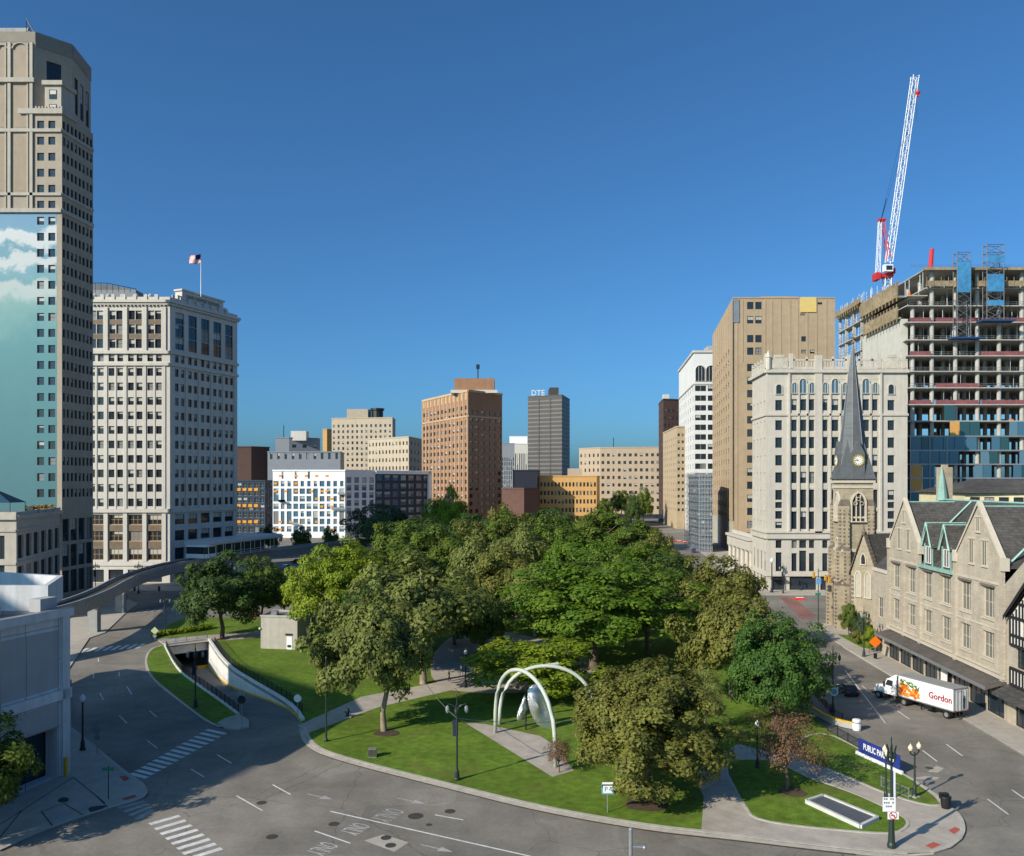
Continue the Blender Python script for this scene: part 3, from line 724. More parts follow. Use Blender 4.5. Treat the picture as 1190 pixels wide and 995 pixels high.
for pos, c in ((.3, (.080,.215,.235)), (.55, (.105,.265,.285)), (.68, (.20,.36,.35)), (.715, (.40,.47,.46)), (.75, (.42,.48,.47)), (.765, (.16,.32,.36)), (.80, (.18,.34,.39)), (.815, (.50,.53,.53)), (.845, (.50,.53,.53)), (.86, (.15,.30,.37)), (.875, (.17,.32,.40)), (.89, (.52,.55,.55)), (.935, (.55,.57,.57)), (.95, (.16,.31,.42))):
    e = cr.elements.new(pos); e.color = (*c, 1)
L.new(rp.outputs[0], p.inputs['Base Color']); L.new(mr.outputs[0], rp.inputs[0]); MATS['sea mural'] = mm
mur = MB(); mr_rects = [r for r in fr if r[3] < HB(245)-.2]
ua, ub = .3, XB(66)
us = sorted({ua, ub} | {r[0] for r in mr_rects} | {r[1] for r in mr_rects}); zs = sorted({22.2, HB(247)} | {r[2] for r in mr_rects} | {r[3] for r in mr_rects if r[3] < HB(247)})
for i in range(len(us)-1):
    for j in range(len(zs)-1):
        cu, cv_ = (us[i]+us[i+1])/2, (zs[j]+zs[j+1])/2
        if zs[j] < 22.1 or any(r[0] < cu < r[1] and r[2] < cv_ < r[3] for r in mr_rects): continue
        mur.poly([(lb[0]+us[i], Zb-.02, zs[j]), (lb[0]+us[i+1], Zb-.02, zs[j]), (lb[0]+us[i+1], Zb-.02, zs[j+1]), (lb[0]+us[i], Zb-.02, zs[j+1])])
mur.build('mural', mm, B.root)
rh = B.trim('roof_house', M_conc); rh.box(lb[0], XZ(27, Zb)[0], Zb+2, Zb+9, top, top+2.3); rh.box(lb[0]+8, lb[0]+9.5, Zb+1.5, Zb+7, top, top+1.2)
dv = B.trim('roof_davit', M_black); e0 = Vector((c1[0]-.5, Zb+1, top)); dv.tube([e0, e0+Vector((-2.3, 0, 4))], .16, 5); dv.tube([e0+Vector((-2.3,0,0)), e0+Vector((-2.3, 0, 4))], .08, 4); dv.tube([e0+Vector((-2.6,0,0)), e0+Vector((-1.2, 0, 2))], .08, 4)
B.finish()
# ---- low stone podium beside the tower, with a roof terrace
pc = XZ(19, 173); pe = (cb[0]-.3, Zb-.3); pl = (pc[0]-30, 173.0)
B = Bld('terrace_building', 'low curved corner stone building with a planted roof terrace beside the mural tower', pl, BRODL, frame=M_black, blind=.15)
Lp = math.dist(pc, pe); rc = []
for k in range(6):
    uu = Lp*(k+.5)/6
    for z, hh in ((13.6, 5.0), (7.3, 4.6), (1.0, 4.6)): rc.append((uu-1.9, uu+1.9, z, z+hh, 'steel'))
B.face(pc, pe, 0, 22.6, rc, depth=.5)
B.face(pl, pc, 0, 22.6, [(30-x-4, 30-x, z, z+5, 'steel') for x in (2.5, 9, 15.5, 22) for z in (13.6, 7.3)], depth=.5)
for p, q in ((pl, pc), (pc, pe)):
    B.band('cornice', BRODL, p, q, 22.0, 22.9, .6, .3); B.band('stone_band', BRODL, p, q, 19.4, 19.9, .25); B.band('stone_band', BRODL, p, q, 12.4, 12.9, .2); B.band('parapet', BRODL, p, q, 22.9, 23.6, .1)
B.roof([pl, pc, pe, (pl[0], Zb)], 22.7)
B.finish()
for k, (t, l) in enumerate(((.45, 'yellow flowered terrace planter on the low corner building roof'), (.62, 'red and green terrace planter nearer the mural tower'), (.8, 'narrow terrace planter against the mural tower'))):
    p = Vector((*along(pc, nrm((pe[0]-pc[0], pe[1]-pc[1])), Lp*t), 0))+Vector((-1.2, .3, 0))
    r_ = empty('roof_planter', (p.x, p.y, 22.7), l, 'planter')
    MB().box(p.x-1.6, p.x+1.6, p.y-.5, p.y+.5, 22.7, 23.6).build('planter_box', M_conc, r_)
    fb = MB(); rn = random.Random(k)
    for _ in range(120):
        c = Vector((p.x+rn.uniform(-1.6,1.6), p.y+rn.uniform(-.5,.5), 23.6+rn.random()*.8)); a_ = Vector((rn.gauss(0,1), rn.gauss(0,1), rn.gauss(0,1))).normalized()*.2; b_ = a_.cross(Vector((rn.gauss(0,1),rn.gauss(0,1),1))).normalized()*.2
        fb.poly([c-a_, c-b_, c+a_, c+b_], rn.choice((0, 0, 1, 2)))
    fb.build('foliage', [M_lawn, M_yellow, M_red], r_)
aw = empty('terrace_awning', (pc[0]-6, 180, 22.7), 'dark blue tent awning on the low corner building roof at the left edge', 'awning')
M_navy = mat('navy canvas', (.01, .045, .085), .8, .1, 1)
cxx, cyy = XZ(-6, 182); mb = MB(); mb.taper([(cxx-5, cyy-3), (cxx+5.3, cyy-3), (cxx+5.3, cyy+3), (cxx-5, cyy+3)], 25.4, [(cxx-.3, cyy-.3), (cxx+.3, cyy-.3), (cxx+.3, cyy+.3), (cxx-.3, cyy+.3)], 28.2, 0); mb.build('canopy', M_navy, aw)
for sx in (-4.8, 5.1):
    for sy in (-2.8, 2.8): MB().tube([(cxx+sx, cyy+sy, 22.7), (cxx+sx, cyy+sy, 25.5)], .07, 5).build('pole', M_black, aw)
# ---- white terracotta office building with the pediment
Zw = 242.0; wc = XZ(197.5, Zw); wl = (wc[0]-34, Zw); dW = nrm((.42, 1)); we = along(wc, dW, 28.6)
def HW(y): return HT(y, Zw)
B = Bld('office_building', 'white terracotta office tower with a rooftop pediment and flagpole', wl, LIMEW, blind=.55, depth=.4)
bay = 22.5*Zw/F; LW_ = 34.0
bays = [LW_-1.7-bay*(k+.5) for k in range(6)]
rws = [HW(415.5+16.85*k)-1.15 for k in range(11)]
rc = []
for c in bays:
    if c < 2: continue
    rc += rowgrid(cols([c-1.28, c+1.28], 1.7), rws, 2.3, 'sash')
    rc += [(c-2.1, c+2.1, HW(651), HW(637.5), 'trib'), (c-2.1, c+2.1, HW(629), HW(617), 'trib'), (c-2.1, c+2.1, HW(610), HW(598), 'trib')]
    rc += [(c-1.95, c-.1, HW(z1), HW(z0), 'sash') for z0, z1 in ((361, 371.5), (377, 388), (394, 404.5))] + [(c+.1, c+1.95, HW(z1), HW(z0), 'sash') for z0, z1 in ((361, 371.5), (377, 388), (394, 404.5))]
    rc += [(c-2.2, c+2.2, .3, HW(662), 'quad')]
    for z0, z1 in ((629.2, 637.3), (610.2, 616.8)): B.trim('spandrel', BRONZE).obox(wl, (1, 0), c-2.1, c+2.1, -.3, .02, HW(z1), HW(z0))
    for z0, z1 in ((371.7, 376.8), (388.2, 393.8)): B.trim('spandrel', BRONZE).obox(wl, (1, 0), c-1.95, c+1.95, -.3, .02, HW(z1), HW(z0))
    B.pier('pilaster', LIMEW, wl, wc, c+bay/2, 1.2, HW(653), HW(597), .35)
    B.pier('pilaster', LIMEW, wl, wc, c+bay/2, 1.25, HW(408), HW(357), .35)
    B.pier('pilaster', LIMEW, wl, wc, c+bay/2, .8, HW(591), HW(426), .22); B.pier('pilaster', LIMEW, wl, wc, c, .4, HW(591), HW(426), .15)
B.face(wl, wc, 0, HW(345), rc)
LR = math.dist(wc, we); rc = []
for k in range(5):
    c = 1.2+(LR-2.4)*(k+.5)/5
    rc += rowgrid(cols([c-1.15, c+1.15], 1.45), rws, 2.3, 'sash')
    rc += [(c-1.9, c+1.9, HW(651), HW(637.5), 'tri'), (c-1.9, c+1.9, HW(629), HW(617), 'tri'), (c-1.9, c+1.9, HW(610), HW(598), 'tri')]
    rc += [(c-1.75, c+1.75, HW(z1), HW(z0), 'pair') for z0, z1 in ((361, 374.5), (375, 390), (390.5, 404.5))]
    rc += [(c-2.0, c+2.0, .3, HW(662), 'quad')]
    B.pier('pilaster', LIMEW, wc, we, c+(LR-2.4)/10, .9, HW(591), HW(426), .25)
B.face(wc, we, 0, HW(345), rc)
bkw = (wl[0], we[1]); B.plain([we, bkw, wl], 0, HW(345)); B.roof([wl, wc, we, bkw], HW(348))
for p, q in ((wl, wc), (wc, we)):
    B.band('cornice', LIMEW, p, q, HW(352), HW(349), 1.0, .6); B.band('cornice', LIMEW, p, q, HW(354.5), HW(352.4), .6, .4)
    for y, hh, out in ((409.5, .9, .55), (423.5, .8, .5), (593.5, 1.1, .6), (655, 1.3, .3)): B.band('stone_band', LIMEW, p, q, HW(y)-hh/2, HW(y)+hh/2, out, .2)
    Lx = math.dist(p, q)
    for k in range(int(Lx/3.2)): B.pier('parapet_block', LIMEW, p, q, 1.2+3.2*k, 1.0, HW(349), HW(342.2), .25)
    for k in range(int(Lx/1.1)): B.pier('bracket', LIMEW, p, q, .5+1.1*k, .35, HW(356), HW(354.6), .5)
pd = B.trim('pediment', LIMEW); p0 = along(wc, dW, 5.0); nW = (dW[1], -dW[0])
pd.obox(p0, dW, 0, 17.5, -3.0, -.3, HW(346), HW(333.5)); pd.obox(p0, dW, -.4, 17.9, -3.2, .1, HW(333.5), HW(331.5)); pd.obox(p0, dW, -1.6, 19.2, -2.6, -.4, HW(346), HW(340))
M_let = mat('cut lettering', (.16, .15, .14), .8, 0)
tb = MB(); cpt = along(p0, dW, 8.8); text_mesh(tb, 'DAVID WHITNEY BUILDING', 1.55, (cpt[0]+nW[0]*-.22, cpt[1]+nW[1]*-.22, HW(339.3)), (dW[0], dW[1], 0), (0, 0, 1), wscale=.72, bold=.03); tb.build('lettering', M_let, B.root)
for k in range(7): x = wl[0]+1+k*4.2; B.trim('roof_urn', LIMEW).lathe(x, Zw+4.5, [(.3, HW(346)), (.6, HW(342)), (.75, HW(340)), (.3, HW(338)), (.1, HW(337.3))], 8)
B.finish()
fp = empty('flagpole', (XZ(233, 252)[0], 252, HT(345, 252)), 'white flagpole flying a striped flag on the terracotta tower roof', 'flagpole')
X0 = XZ(233.5, 252)[0]; MB().tube([(X0, 252, HT(345, 252)), (X0, 252, HT(292, 252))], [.16, .07], 6).build('pole', M_white, fp)
fl = MB(); zt, zb = HT(294.5, 252), HT(304.5, 252)
NF = 12
for s_ in range(13):
    for k in range(NF):
        def fp_(i, j): u_ = i/NF; return (X0-.1-u_*3.6, 252+.35*math.sin(u_*7+j*.15), zb+(zt-zb)*j/13-u_*.9-.3*math.sin(u_*5))
        blue = s_ >= 6 and k < 5
        fl.poly([fp_(k, s_), fp_(k+1, s_), fp_(k+1, s_+1), fp_(k, s_+1)], 2 if blue else (s_+1) % 2)
fl.build('flag', [M_white, M_red, mat('flag blue', (.02,.03,.14), .8, 0)], fp)
B = Bld('rooftop_building', 'dark curved roof with a railing just behind the terracotta tower', XZ(112, 285), BLUEG)
pz = 285; A_, B_ = XZ(104, pz), XZ(158, pz); B.plain([A_, B_, (B_[0], pz+30), (A_[0], pz+30), A_], 0, HT(337, pz))
B.trim('roof', M_roofing).taper([A_, B_, (B_[0], pz+30), (A_[0], pz+30)], HT(337, pz), [A_, (A_[0]+6, pz), (A_[0]+6, pz+30), (A_[0], pz+30)], HT(330.5, pz))
rl_ = B.trim('roof_railing', M_black); rl_.tube([(*A_, HT(329, pz)), (A_[0]+6, pz, HT(329, pz)), (*B_, HT(336, pz))], .1, 4)
for k in range(9): x = A_[0]+(B_[0]-A_[0])*k/8; rl_.tube([(x, pz, HT(340, pz)), (x, pz, HT(329.5+max(0, k-3)*1.1, pz))], .08, 4)
B.finish()
# ---- guideway, piers and station
GW = chaikin([(-104,100),(-90,121),(-80,139),(-82,161),(-89,187),(-92.5,214),(-90,234),(-77,273),(-61,303),(-36,338),(10,372)], 3)
def sweep(mb, pts, prof, mi=0):
    P = [V2(p) for p in pts]; n = len(P); k = len(prof); v = []
    for i in range(n):
        t = (P[min(i+1, n-1)]-P[max(i-1, 0)]).normalized(); nn = Vector((t.y, -t.x))
        for (o_, z) in prof: q = P[i]+nn*o_; v.append((q.x, q.y, z))
    f = [(i*k+j, i*k+(j+1) % k, (i+1)*k+(j+1) % k, (i+1)*k+j) for i in range(n-1) for j in range(k)]
    f += [tuple(range(k)), tuple(range((n-1)*k, n*k))[::-1]]
    mb.mesh(v, f, mi)
gr = empty('guideway', (-89, 187, 0), 'curving elevated concrete transit guideway on tall piers, left of the park', 'elevated track')
M_gw = mat('guideway concrete', (.30, .30, .29), .85, .10, .8, streak=.12)
mb = MB(); sweep(mb, GW, [(-1.7, 7.2), (-1.9, 7.5), (-1.9, 8.3), (-1.6, 8.3), (-1.6, 7.8), (1.6, 7.8), (1.6, 8.3), (1.9, 8.3), (1.9, 7.5), (1.7, 7.2), (1.0, 5.3), (-1.0, 5.3)]); mb.build('beam', M_gw, gr)
mb = MB()
for o_ in (-.9, .9): sweep(mb, GW, [(o_-.12, 7.8), (o_-.12, 8.05), (o_+.12, 8.05), (o_+.12, 7.8)])
sweep(mb, GW, [(-.6, 7.81), (-.6, 7.83), (.6, 7.83), (.6, 7.81)]); mb.build('rail', M_black, gr)
for (x, y) in ((-83.3, 163), (-89.5, 187), (-90, 234), (-70, 287), (-48, 322)):
    mb = MB(); mb.box(x-.95, x+.95, y-.75, y+.75, 0, 5.2); mb.taper([(x-.95,y-.75),(x+.95,y-.75),(x+.95,y+.75),(x-.95,y+.75)], 4.2, [(x-1.5,y-.9),(x+1.5,y-.9),(x+1.5,y+.9),(x-1.5,y+.9)], 5.3); mb.build('pier', M_gw, gr)
stn = [p for p in GW if 229 < p[1] < 266]
st = empty('transit_station', (*stn[0], 8), 'long white roofed glass station hall standing on the elevated track', 'station')
M_sroof = mat('station roof metal', (.42, .44, .47), .5, .06, .6)
mb = MB(); sweep(mb, stn, [(-2.6, 8.31), (-2.6, 8.55), (4.8, 8.55), (4.8, 8.31)]); mb.build('platform', M_conc, st)
mb = MB(); sweep(mb, stn, [(-2.9, 12.0), (-3.1, 12.5), (-2.7, 13.3), (5.2, 13.3), (5.4, 12.5), (5.2, 12.0)]); mb.build('roof', M_sroof, st)
mb = MB(); sweep(mb, stn[2:-1], [(2.3, 8.56), (2.3, 11.98), (2.36, 11.98), (2.36, 8.56)]); mb.build('glazing', M_glass, st)
mb = MB(); s0 = V2(stn[0]); t0 = (V2(stn[1])-s0).normalized(); n0 = Vector((t0.y, -t0.x))
e_ = [tuple(s0+n0*-2.4-t0*.2), tuple(s0+n0*4.4-t0*.2), tuple(s0+n0*4.4+t0*4.0), tuple(s0+n0*-2.4+t0*4.0)]
mb.prism(e_, 8.4, 9.6); mb.prism(e_, 11.6, 12.1); mb.build('end_wall', M_white, st)
mb = MB(); ei = [tuple(V2(p).lerp(s0+n0*1+t0*2, .04)) for p in e_]; mb.prism(ei, 9.5, 11.7); mb.build('end_glazing', M_glass, st)
mb = MB()
for q in range(0, len(stn), 1):
    p = V2(stn[q]); t = (V2(stn[min(q+1, len(stn)-1)])-V2(stn[max(q-1, 0)])).normalized(); nn = Vector((t.y, -t.x))
    for o_ in (2.45, 4.7):
        c = p+nn*o_; mb.tube([(c.x, c.y, 8.5), (c.x, c.y, 12.05)], .09, 5)
mb.build('column', M_white, st)
mb = MB()
for a_, b_ in zip(stn, stn[1:]):
    t = (V2(b_)-V2(a_)).normalized(); nn = Vector((t.y, -t.x)); 
    for z in (9.0, 9.6): mb.tube([(*(V2(a_)+nn*4.7), z), (*(V2(b_)+nn*4.7), z)], .05, 4)
mb.build('railing', M_white, st)

# ---- pale gothic office block (right)
Zf = 225.0; fc = XZ(890.5, Zf); fe = XZ(1054.5, Zf); dF = nrm((.068, 1)); fb_ = along(fc, dF, 17)
def HF(y): return HT(y, Zf)
def UF(x): return (x-CX)*Zf/F-fc[0]
B = Bld('gothic_office_block', 'pale limestone gothic office block with a lacy parapet behind the church spire', fc, LIME, blind=.15, depth=.45)
LF_ = fe[0]-fc[0]
ycr = [471, 494.5, 514.5, 534.5, 554, 573.5, 582, 599.5, 608]
groups = [(905, 8.6), (None, 0)]
trip = [(923, 933, 943.3), (958.8, 970.3, 982), (995, 1006, 1017)]
rc = []
rowsF = [(477, 465), (500, 488.5), (520.5, 508.5), (541, 529), (561, 549), (581, 569.5), (590.5, 583.5), (603, 594), (614, 606.5)]
for x in (905, 1035.5):
    for (y1, y0) in rowsF: rc.append((UF(x)-.95, UF(x)+.95, HF(y1), HF(y0), 'sash'))
    rc.append((UF(x)-.85, UF(x)+.85, HF(637), HF(628), 'pair')); rc.append((UF(x)-.85, UF(x)+.85, HF(664), HF(642), 'quad'))
    rc.append((UF(x)-1.7, UF(x)+1.7, .2, HF(670), 'quad'))
for tp in trip:
    for x, ww in zip(tp, (1.5, 2.0, 1.5)):
        for (y1, y0) in ((477, 464), (501, 488), (521, 508), (541.5, 528.5), (561.5, 548.5), (590, 569), (615, 594.5)): rc.append((UF(x)-ww/2, UF(x)+ww/2, HF(y1), HF(y0), 'sash' if y1 != 590 and y1 != 615 else 'quad'))
        rc.append((UF(x)-ww/2, UF(x)+ww/2, HF(637), HF(628), 'two'))
        rc.append((UF(x)-ww/2, UF(x)+ww/2, HF(664), HF(640 if ww > 1.5 else 643), 'quad'))
    rc.append((UF(tp[0])-1.3, UF(tp[2])+1.3, .2, HF(670), 'tri'))
B.face(fc, fe, 0, HF(429), rc)
rc = []
for k in range(4):
    c = 17*(k+.5)/4
    for (y1, y0) in rowsF[:6]+[(603, 594), (614, 606)]: rc.append((c-.7, c+.7, HF(y1), HF(y0), 'sash'))
    rc.append((c-1.2, c+1.2, HF(664), HF(642), 'quad')); rc.append((c-1.5, c+1.5, .2, HF(670), 'tri'))
B.face(fb_, fc, 0, HF(429), [(17-b, 17-a, z0, z1, s) for a, b, z0, z1, s in rc])
fbr = (fe[0]+1.2, fb_[1]); B.plain([fe, fbr, fb_], 0, HF(429)); B.roof([fc, fe, fbr, fb_], HF(432))
SPAN = mat('carved limestone', (.50, .455, .37), .9, .18, 2.5, fine=.2)
def arch_pts(w, h, pointed, n=7, rise=None):
    r = rise if rise else (w*.5 if not pointed else w*.85); zs_ = h-r; pts = [(-w/2, 0)]
    if pointed:
        Rr = (w*w/4+r*r)/w
        for i in range(n+1):
            a = math.atan2(r, Rr-w/2)*0; t = i/n; z = r*t; x = -w/2+Rr-math.sqrt(max(0, Rr*Rr-z*z)); pts.append((x, zs_+z))
        pts += [(-x, z) for x, z in pts[-2:0:-1]]
    else:
        for i in range(2*n+1): t = math.pi*i/(2*n); pts.append((-w/2*math.cos(t), zs_+r*math.sin(t)))
    pts.append((w/2, 0)); return pts
def arch_window(root, pos, d, w, h, pointed, fm, gm, lights=2, th=.22, out=.22, name='arched_window', rise=None):
    "a window with an arched head set in a moulded surround on a wall"
    n = (d[1], -d[0]); W = lambda x, q, z: (pos[0]+d[0]*x+n[0]*q, pos[1]+d[1]*x+n[1]*q, pos[2]+z)
    pts = arch_pts(w, h, pointed, rise=rise); k = len(pts)
    cx_, cz = 0, h*.45
    op_ = [(x*(1+2*th/w), z if z <= 0 else z+th*(z/h)) for x, z in pts]
    mb = MB(); v = [W(x, out, z) for x, z in pts]+[W(x, out, z) for x, z in op_]+[W(x, .01, z) for x, z in op_]+[W(x, .01, z) for x, z in pts]
    f = []
    for i in range(k-1): f += [(i, i+1, k+i+1, k+i), (k+i, k+i+1, 2*k+i+1, 2*k+i), (i+1, i, 3*k+i, 3*k+i+1)]
    mb.mesh(v, f)
    for j in range(1, lights):
        x = -w/2+w*j/lights; s_ = min(.09, w*.04)
        zt = max([z for (px, z) in pts if abs(px-x) < w*.2] or [h])*.93
        mb.mesh([W(x-s_, out*.7, 0), W(x+s_, out*.7, 0), W(x+s_, .02, 0), W(x-s_, .02, 0), W(x-s_, out*.7, zt), W(x+s_, out*.7, zt), W(x+s_, .02, zt), W(x-s_, .02, zt)], [(0,1,5,4),(1,2,6,5),(3,0,4,7),(4,5,6,7)])
    mb.mesh([W(-w/2-th*1.3, out*1.5, -.18), W(w/2+th*1.3, out*1.5, -.18), W(w/2+th*1.3, 0, -.18), W(-w/2-th*1.3, 0, -.18), W(-w/2-th*1.3, out*1.5, 0), W(w/2+th*1.3, out*1.5, 0), W(w/2+th*1.3, 0, 0.02), W(-w/2-th*1.3, 0, .02)], [(0,1,5,4),(1,2,6,5),(3,0,4,7),(4,5,6,7)])
    o = mb.build(name, fm, root)
    MB().poly([W(x, .03, z) for x, z in pts]).build('pane', gm, o)
    return o
for tp in trip:
    for x, ww in zip(tp, (1.25, 1.75, 1.25)):
        for (y1, y0) in ((488, 478), (508, 501.5), (528, 522), (548, 542), (568, 562.5), (594, 590.5)): B.trim('spandrel', SPAN).obox(fc, (1, 0), UF(x)-ww/2-.1, UF(x)+ww/2+.1, -.2, .05, HF(y1)+.1, HF(y0)-.1)
    for x in ((tp[0]+tp[1])/2, (tp[1]+tp[2])/2): B.pier('mullion', LIME, fc, fe, UF(x), .5, HF(618), HF(446), .35)
    for x in ((tp[0]-6.3,) if tp[0] < 930 else (tp[2]+6.3,) if tp[2] > 1010 else ()): B.pier('pier', LIME, fc, fe, UF(x), .55, HF(618), HF(432), .45)
for x in (950.8, 988): B.pier('pier', LIME, fc, fe, UF(x), 2.0, HF(620), HF(413), .4)
for p, q in ((fb_, fc), (fc, fe)):
    for y, hh, out in ((431.5, .9, .7), (482, .6, .35), (623.5, 1.2, .6), (618.5, .5, .4), (668.5, .6, .3)): B.band('stone_band', LIME, p, q, HF(y)-hh/2, HF(y)+hh/2, out, .2)
    Lx = math.dist(p, q)
    B.band('parapet', LIME, p, q, HF(429), HF(426.5), .15); B.band('parapet', LIME, p, q, HF(419.5), HF(417.5), .2)
    for k in range(int(Lx/.75)): B.pier('parapet', LIME, p, q, .4+.75*k, .28, HF(427), HF(419), .1)
    for k in range(int(Lx/3.6)+1): B.pier('pinnacle', LIME, p, q, min(Lx-.3, .3+3.6*k), .6, HF(429), HF(414.5), .2)
for x in (905, 1035.5):
    B.trim('crest', SPAN).obox(fc, (1, 0), UF(x)-2.4, UF(x)+2.4, -.3, .25, HF(428), HF(416)); B.trim('crest', SPAN).obox(fc, (1, 0), UF(x)-1.3, UF(x)+1.3, -.3, .35, HF(416), HF(412.5))
    for o_ in (-3.4, 3.4): B.trim('crest', LIME).obox(fc, (1, 0), UF(x)+o_-.5, UF(x)+o_+.5, -.5, .3, HF(428), HF(411))
B.trim('pinnacle', LIME).lathe(fc[0]+.5, fc[1]-.2, [(.7, HF(430)), (.7, HF(416)), (.9, HF(415.5)), (.05, HF(407))], 8)
for tp in trip:
    for x, ww, y0 in zip(tp, (1.25, 1.85, 1.25), (445, 440.5, 445)): arch_window(B.root, (fc[0]+UF(x), fc[1], HF(457)), (1, 0), ww, HF(y0)-HF(457), False, LIME, M_glassb, 2, .15, .3)
    B.trim('carved_panel', SPAN).obox(fc, (1, 0), UF(tp[0])-1.4, UF(tp[2])+1.4, -.1, .04, HF(441), HF(433.5))
for x in (905, 1035.5): arch_window(B.root, (fc[0]+UF(x), fc[1], HF(458)), (1, 0), 1.5, 2.6, False, LIME, M_glass, 1, .25, .2)
for x in (891+9, 1036): pass
ent = B.trim('awning', M_black); ent.obox(fc, (1, 0), UF(895.5), UF(910.5), .02, 1.6, 3.2, 3.6)
B.finish()

# ---- tall tan brick tower
Zt = 343.0; t0_ = XZ(851, Zt); t1 = XZ(970.5, Zt); tb_ = XZ(828.5, 425)
def HT_(y): return HT(y, Zt)
B = Bld('brick_tower', 'broad tall tan brick tower, mostly blank, with a pale yellow sheet at its top', t0_, TANB, blind=.3)
Lt = t1[0]-t0_[0]; UT = lambda x: (x-CX)*Zt/F-t0_[0]
rc = []
for y in (355, 371.5, 393.5, 408): rc += [(UT(x)-1.35, UT(x)+1.35, HT_(y+4.5), HT_(y-4), 'pair') for x in (872, 881.5)]
for k in range(14): rc.append((UT(872)-1.35, UT(872)+1.35, HT_(427+k*15.2+4.5), HT_(427+k*15.2-4), 'pair'))
rc += [(UT(934)-1, UT(934)+1, HT_(397), HT_(391), 'sash'), (UT(934)-1, UT(934)+1, HT_(411), HT_(406.5), 'sash'), (UT(944)-1, UT(944)+1, HT_(411), HT_(406.5), 'sash'), (UT(953)-1, UT(953)+1, HT_(354), HT_(351.5), 'two'), (UT(933)-1, UT(933)+1, HT_(367), HT_(364.5), 'two'), (UT(933)-1, UT(933)+1, HT_(351), HT_(348), 'two')]
B.face(t0_, t1, 0, HT_(347), rc)
Ll = math.dist(tb_, t0_); dl = nrm((t0_[0]-tb_[0], t0_[1]-tb_[1])); rc = []
for k in range(17):
    z = 14+k*4.75
    if z < HT_(395): rc += [(Ll*(j+.5)/9-2.0, Ll*(j+.5)/9+2.0, z, z+2.2, 'two') for j in range(8)]
B.face(tb_, t0_, 0, HT_(347), rc)
for x in (856.5, 863, 889, 897, 907, 918, 927, 938, 949, 960): B.pier('pilaster', TANB, t0_, t1, UT(x), .6, HT_(640) if x < 860 else HT_(420), HT_(349), .14)
for j in range(10): B.pier('pilaster', TANB, tb_, t0_, Ll*j/9+.3, .8, 14, HT_(349), .2)
bx = (t1[0]+12, 425); B.plain([t1, bx, tb_], 0, HT_(347)); B.roof([t0_, t1, bx, tb_], HT_(348.5))
B.band('coping', TANB, t0_, t1, HT_(347), HT_(345.5), .2); B.trim('roof_house', TANB).box(t0_[0]+UT(886), t0_[0]+UT(928), Zt+1.5, Zt+14, HT_(347), HT_(343.5))
B.trim('yellow_sheet', mat('pale yellow sheet', (.62,.46,.16), .8, .05, 1)).obox(t0_, (1, 0), UT(930), UT(948.5), -.05, .4, HT_(363), HT_(345.5))
B.band('stone_base', BRODL, tb_, t0_, 0, 13, .15); B.trim('glass_bay', M_grey).obox(t0_, (1, 0), UT(851), UT(859), -.05, .3, HT_(375), HT_(348))
B.finish()
# ---- white arched office tower
Zk = 475.0; k0 = XZ(806.5, Zk); k1 = (k0[0]+26, Zk); kb = XZ(789, 560)
def HK(y): return HT(y, Zk)
B = Bld('white_tower', 'slim white office tower with tall arched top windows, far along the avenue', k0, mat('white brick', (.66,.65,.62), .8, .05, .4), blind=.2)
UK = lambda x: (x-CX)*Zk/F-k0[0]
rc = [(UK(x)-1.7, UK(x)+1.7, HK(451.5+k*11.3+3.2), HK(451.5+k*11.3-3.2), 'two') for k in range(16) for x in (811.2, 817.2, 826)]
B.face(k0, k1, 0, HK(409), rc)
Lk = math.dist(kb, k0); B.face(kb, k0, 0, HK(409), [(Lk*(j+.5)/7-2, Lk*(j+.5)/7+2, HK(451.5+k*11.3+3), HK(451.5+k*11.3-3), 'two') for k in range(14) for j in range(7)])
B.plain([k1, (k1[0]+10, 560), kb], 0, HK(409)); B.roof([k0, k1, (k1[0]+10, 560), kb], HK(409))
for p, q in ((kb, k0), (k0, k1)): B.band('cornice', LIMEW, p, q, HK(410), HK(407.5), .8, .5); B.band('stone_band', LIMEW, p, q, HK(447), HK(445.5), .5, .3)
for x in (813.7, 826): arch_window(B.root, (k0[0]+UK(x), k0[1], HK(443)), (1, 0), 5.4, HK(425)-HK(443), False, LIMEW, M_glass, 3, .3, .3)
B.trim('roof_house', M_conc).box(k0[0]+9, k0[0]+20, Zk+3, Zk+14, HK(409), HK(401))
B.finish()
# ---- scaffold-clad front
Zs = 352.0; s0_ = XZ(800, 372); s1 = XZ(828, Zs-6)
B = Bld('scaffolded_building', 'narrow building wrapped in steel scaffold between the white tower and tan tower', s0_, BLUEG, glass=M_glassb, blind=.2)
sm = XZ(814, 350)
for p, q in ((s0_, sm), (sm, s1)):
    Lx = math.dist(p, q); dd = nrm((q[0]-p[0], q[1]-p[1]))
    B.face(p, q, 0, HT(551, 352), [(Lx*j/3+.3, Lx*(j+1)/3-.3, 1+k*3.3, 3.7+k*3.3, 'two') for j in range(3) for k in range(9)])
    sc = B.trim('scaffold', M_grey)
    for j in range(9):
        for dn in (.5, 1.6): sc.obox(p, dd, Lx*j/8-.06, Lx*j/8+.06, dn, dn+.12, 0, HT(549, 352))
    for k in range(18):
        z = 1.8+k*1.8
        if z < HT(549, 352): sc.obox(p, dd, 0, Lx, 1.5, 1.62, z, z+.12); sc.obox(p, dd, 0, Lx, .5, 1.5, z-.1, z-.04) if k % 2 else None
    for k in range(9):
        for j in range(4):
            a_ = along(p, dd, Lx*j/4); b_ = along(p, dd, Lx*(j+1)/4); n_2 = (dd[1]*1.65, -dd[0]*1.65)
            sc.tube([(a_[0]+n_2[0], a_[1]+n_2[1], 1.8+3.6*k), (b_[0]+n_2[0], b_[1]+n_2[1], 5.0+3.6*k)], .06, 3)
